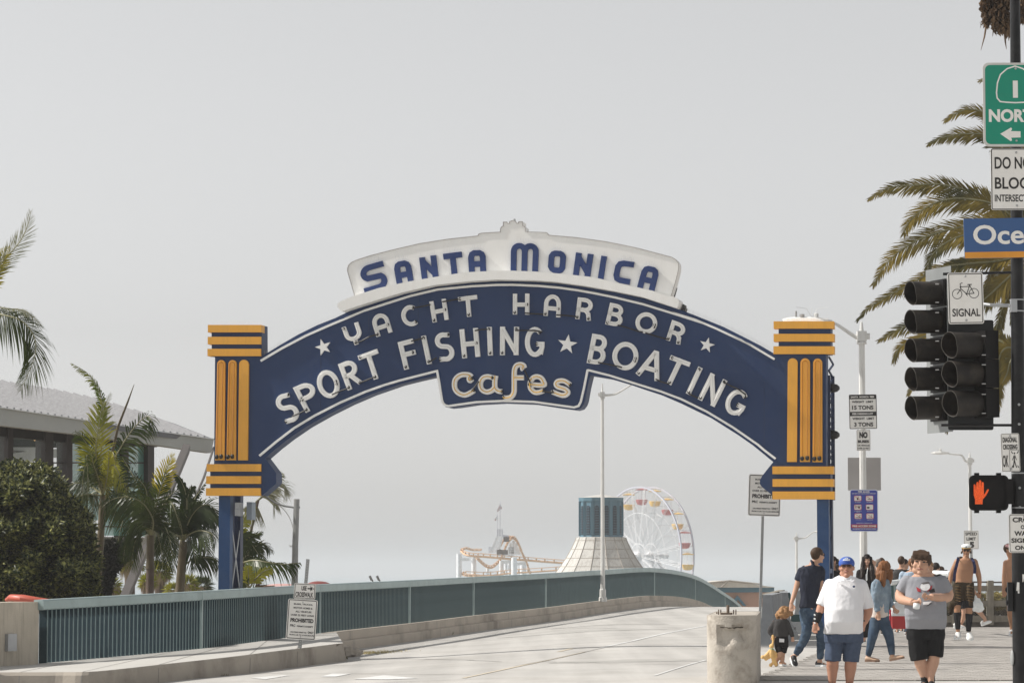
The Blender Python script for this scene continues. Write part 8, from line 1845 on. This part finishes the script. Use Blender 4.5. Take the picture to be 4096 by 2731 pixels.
t, J, H_, m, R, (rw, rh) = human('young woman with long dark hair half hidden behind the right arch post', ZR2, 62.0, dict(
    seed=21, head=(748, 300, 32, 50), face=20, neck=(750, 358, 20), skin=m_skin, torso=[(750,368,26,24),(750,392,56,36),(750,450,70,44),(750,560,62,44),(750,680,70,48),(750,740,72,50)], arms=[dict(p=[(692,415,0,24),(680,550,0,18),(690,660,0,12)], hand=0), dict(p=[(810,415,0,24),(820,550,0,18),(812,660,0,12)], hand=0)],
    legs=[[(722,740,0,40),(722,900,0,28),(722,1050,0,18)],[(778,740,0,40),(778,900,0,28),(778,1050,0,18)]], feet=[(722,1075,.08,720,1085,-.1,.85),(778,1075,.08,780,1085,-.1,.85)], shoe=m_bsh,
    clothes=[dict(name='dark_top', m=m_blkc, torso=(1, 5), infl=1.08, sleeves=[(0,0,1.8,1.2,1.2),(1,0,1.8,1.2,1.2)]), dict(name='trousers', m=m_jean, legs=[(0,0,1.95,1.1,1.3),(1,0,1.95,1.1,1.3)], rings=[(750,690,74,50),(750,760,74,50)])],
    hair=dict(m=m_blkh, k=1.05, wr=.006, locks=[([(775,275,0),(790,340,-.05),(795,410,-.1)],[22,26,16]), ([(725,275,0),(718,340,-.03),(718,400,-.05)],[18,22,14]), ([(750,270,.1),(755,400,.12)],[40,46])])), vox=.011)
# --- backpack pair and others further back
def simple(label, cx, top, Yp, shirt, hairm, face, wid=1.0, hairk=None, trs=None, jac=None, reg=ZR2, seed=0, extra=None, pitch=0):
    """a standing figure given by the pixel of its crown; full body down to the ground"""
    u = F/Yp/reg[2]; h = u*.12; y0 = top+h
    gz = ground_z(P(reg[0]+cx*reg[2], reg[1]+top*reg[2], Yp).x, Yp); yb = (HOR+(EYE-gz)/Yp*F-reg[1])/reg[2]
    k = (yb-top)/u/1.72                                     # stretch so that the feet meet the ground
    Yx = lambda v: top+(yb-top)*v/1.72; w = u*wid
    hw = u*.075
    return human(label, reg, Yp, dict(seed=seed, head=(cx, Yx(.115), hw, u*.115), face=face, pitch=pitch, neck=(cx, Yx(.245), u*.052), skin=m_skin, facedet=1 if abs(face) < 100 else 0,
        torso=[(cx,Yx(.265),w*.07,u*.065),(cx,Yx(.30),w*.15,u*.085),(cx,Yx(.37),w*.20,u*.11),(cx,Yx(.50),w*.185,u*.12),(cx,Yx(.65),w*.16,u*.11),(cx,Yx(.78),w*.17,u*.12),(cx,Yx(.88),w*.175,u*.12)],
        arms=[dict(p=[(cx-w*.21,Yx(.35),0,u*.055),(cx-w*.25,Yx(.62),.03,u*.042),(cx-w*.24,Yx(.84),-.05,u*.028)], hand=1, flip=-1), dict(p=[(cx+w*.21,Yx(.35),0,u*.055),(cx+w*.25,Yx(.62),.03,u*.042),(cx+w*.24,Yx(.84),-.05,u*.028)], hand=1)],
        legs=[[(cx-w*.085,Yx(.90),0,u*.085),(cx-w*.10,Yx(1.28),-.02,u*.058),(cx-w*.10,Yx(1.64),.02,u*.038)],[(cx+w*.085,Yx(.90),0,u*.085),(cx+w*.10,Yx(1.28),-.02,u*.058),(cx+w*.10,Yx(1.64),.02,u*.038)]],
        feet=[(cx-w*.10,Yx(1.71),.08,cx-w*.11,Yx(1.72),-.14,1.0),(cx+w*.10,Yx(1.71),.08,cx+w*.11,Yx(1.72),-.14,1.0)], shoe=m_bsh,
        clothes=[dict(name='jacket' if jac else 'shirt', m=shirt, torso=(1, 6), infl=1.10 if jac else 1.05, collar=1, sleeves=[(0,0,1.85 if jac else .6,1.25,1.3),(1,0,1.85 if jac else .6,1.25,1.3)], vox=.014), dict(name='trousers', m=trs or m_jean, legs=[(0,0,1.95,1.1,1.3),(1,0,1.95,1.1,1.3)], rings=[(cx,Yx(.84),w*.18,u*.125),(cx,Yx(.95),w*.18,u*.12)], vox=.014)],
        hair=dict(m=hairm, k=hairk or 1.02, locks=extra or [])), vox=.012)
t, J, H_, m, R, _ = simple('person in a black jacket with a black backpack, standing behind the denim woman', 1452, 245, 70, m_blkc, m_brn, 160, jac=1, seed=23)
g = MB(); torso_loft(g, [(J((1425, 380, -.22)), .10, .06), (J((1425, 420, -.26)), .17, .11), (J((1422, 500, -.28)), .19, .13), (J((1422, 560, -.26)), .17, .10)]); o = remesh(g, 'backpack', m_dgry, t, .014, 1, wr=.01)
simple('woman with dark tied hair and glasses beside the backpack wearer', 1492, 275, 71.5, m_blkc, m_blkh, 75, jac=1, seed=25, wid=.9)
simple('grey haired man whose head shows left of the auburn hair', 1212, 278, 68, m_gry, m_gry, 170, seed=27, trs=m_blkc)
simple('person with short brown hair just above the auburn hair, farther back', 1248, 262, 74, m_blues, m_brn, 150, seed=29)
simple('person in a pale blue shirt hidden behind the grey T-shirt man', 385, 268, 67, m_blues, m_aub, 170, reg=ZR3, seed=31, jac=1)
simple('woman with straight blond hair half hidden behind the grey T-shirt man', 575, 300, 66, m_blkc, m_blond, 20, reg=ZR3, seed=33, extra=[([(560,330,0),(572,370,0),(580,400,0)],[14,14,8]), ([(590,330,0),(596,370,0),(600,395,0)],[12,12,8])])
simple('person with black curly hair between the grey T-shirt man and the shirtless man', 642, 322, 76, m_blkc, m_blkh, 60, reg=ZR3, seed=35, hairk=1.15)
simple('shorter person with a brown bun right of the black haired one', 694, 362, 80, m_blkc, m_brn, 100, reg=ZR3, seed=37, hairk=1.15)
simple('distant dark haired walker whose head just shows over the white rail', 742, 395, 100, m_blkc, m_blkh, 160, reg=ZR3, seed=39)
# --- red cooler on a white cart
cl_ = thing('cooler', 'red picnic cooler with white lid standing behind the grey T-shirt man', 'cooler', P(*Z2((1430, 1000)), 60)); CP = Pl(P(*Z2((1430, 1000)), 60), (0, -1, 0))
g = MB(); g.prism([Z2(p) for p in ((1362,1000),(1540,1000),(1545,865),(1356,865))], CP, -.4, 0); g.build('box', mat('cooler_red', (.42, .025, .025), rough=.45, var=.06), cl_); g = MB(); g.prism([Z2(p) for p in ((1350,866),(1550,866),(1548,850),(1352,850))], CP, -.42, .02); g.build('lid', m_wht, cl_); g = MB(); g.prism([Z2(p) for p in ((1360,848),(1540,848),(1530,735),(1500,722),(1390,722),(1365,745))], CP, -.35, -.02); g.build('ice_bag', mat('clear_plastic', (.72, .74, .75), rough=.35), cl_)
g = MB(); g.tube([CP(*Z2((1338, 1000)), -.05), CP(*Z2((1340, 800)), -.05)], .02, 6); g.build('handle', m_red, cl_)
# ================================================================== haze over the pier and the sea
hz = MB(); hz.box((0, 6030, 6.0), (12100, 12200, 40.0))
m, t, b = new_mat('haze_air'); t.nodes.remove(b)
pv = t.nodes.new('ShaderNodeVolumePrincipled'); pv.inputs['Color'].default_value = (0.72, 0.725, 0.74, 1); pv.inputs['Density'].default_value = 0.00042; pv.inputs['Anisotropy'].default_value = 0.0
t.links.new(pv.outputs[0], t.nodes['Material Output'].inputs['Volume'])
o = hz.build('haze', m); o['kind'] = 'stuff'
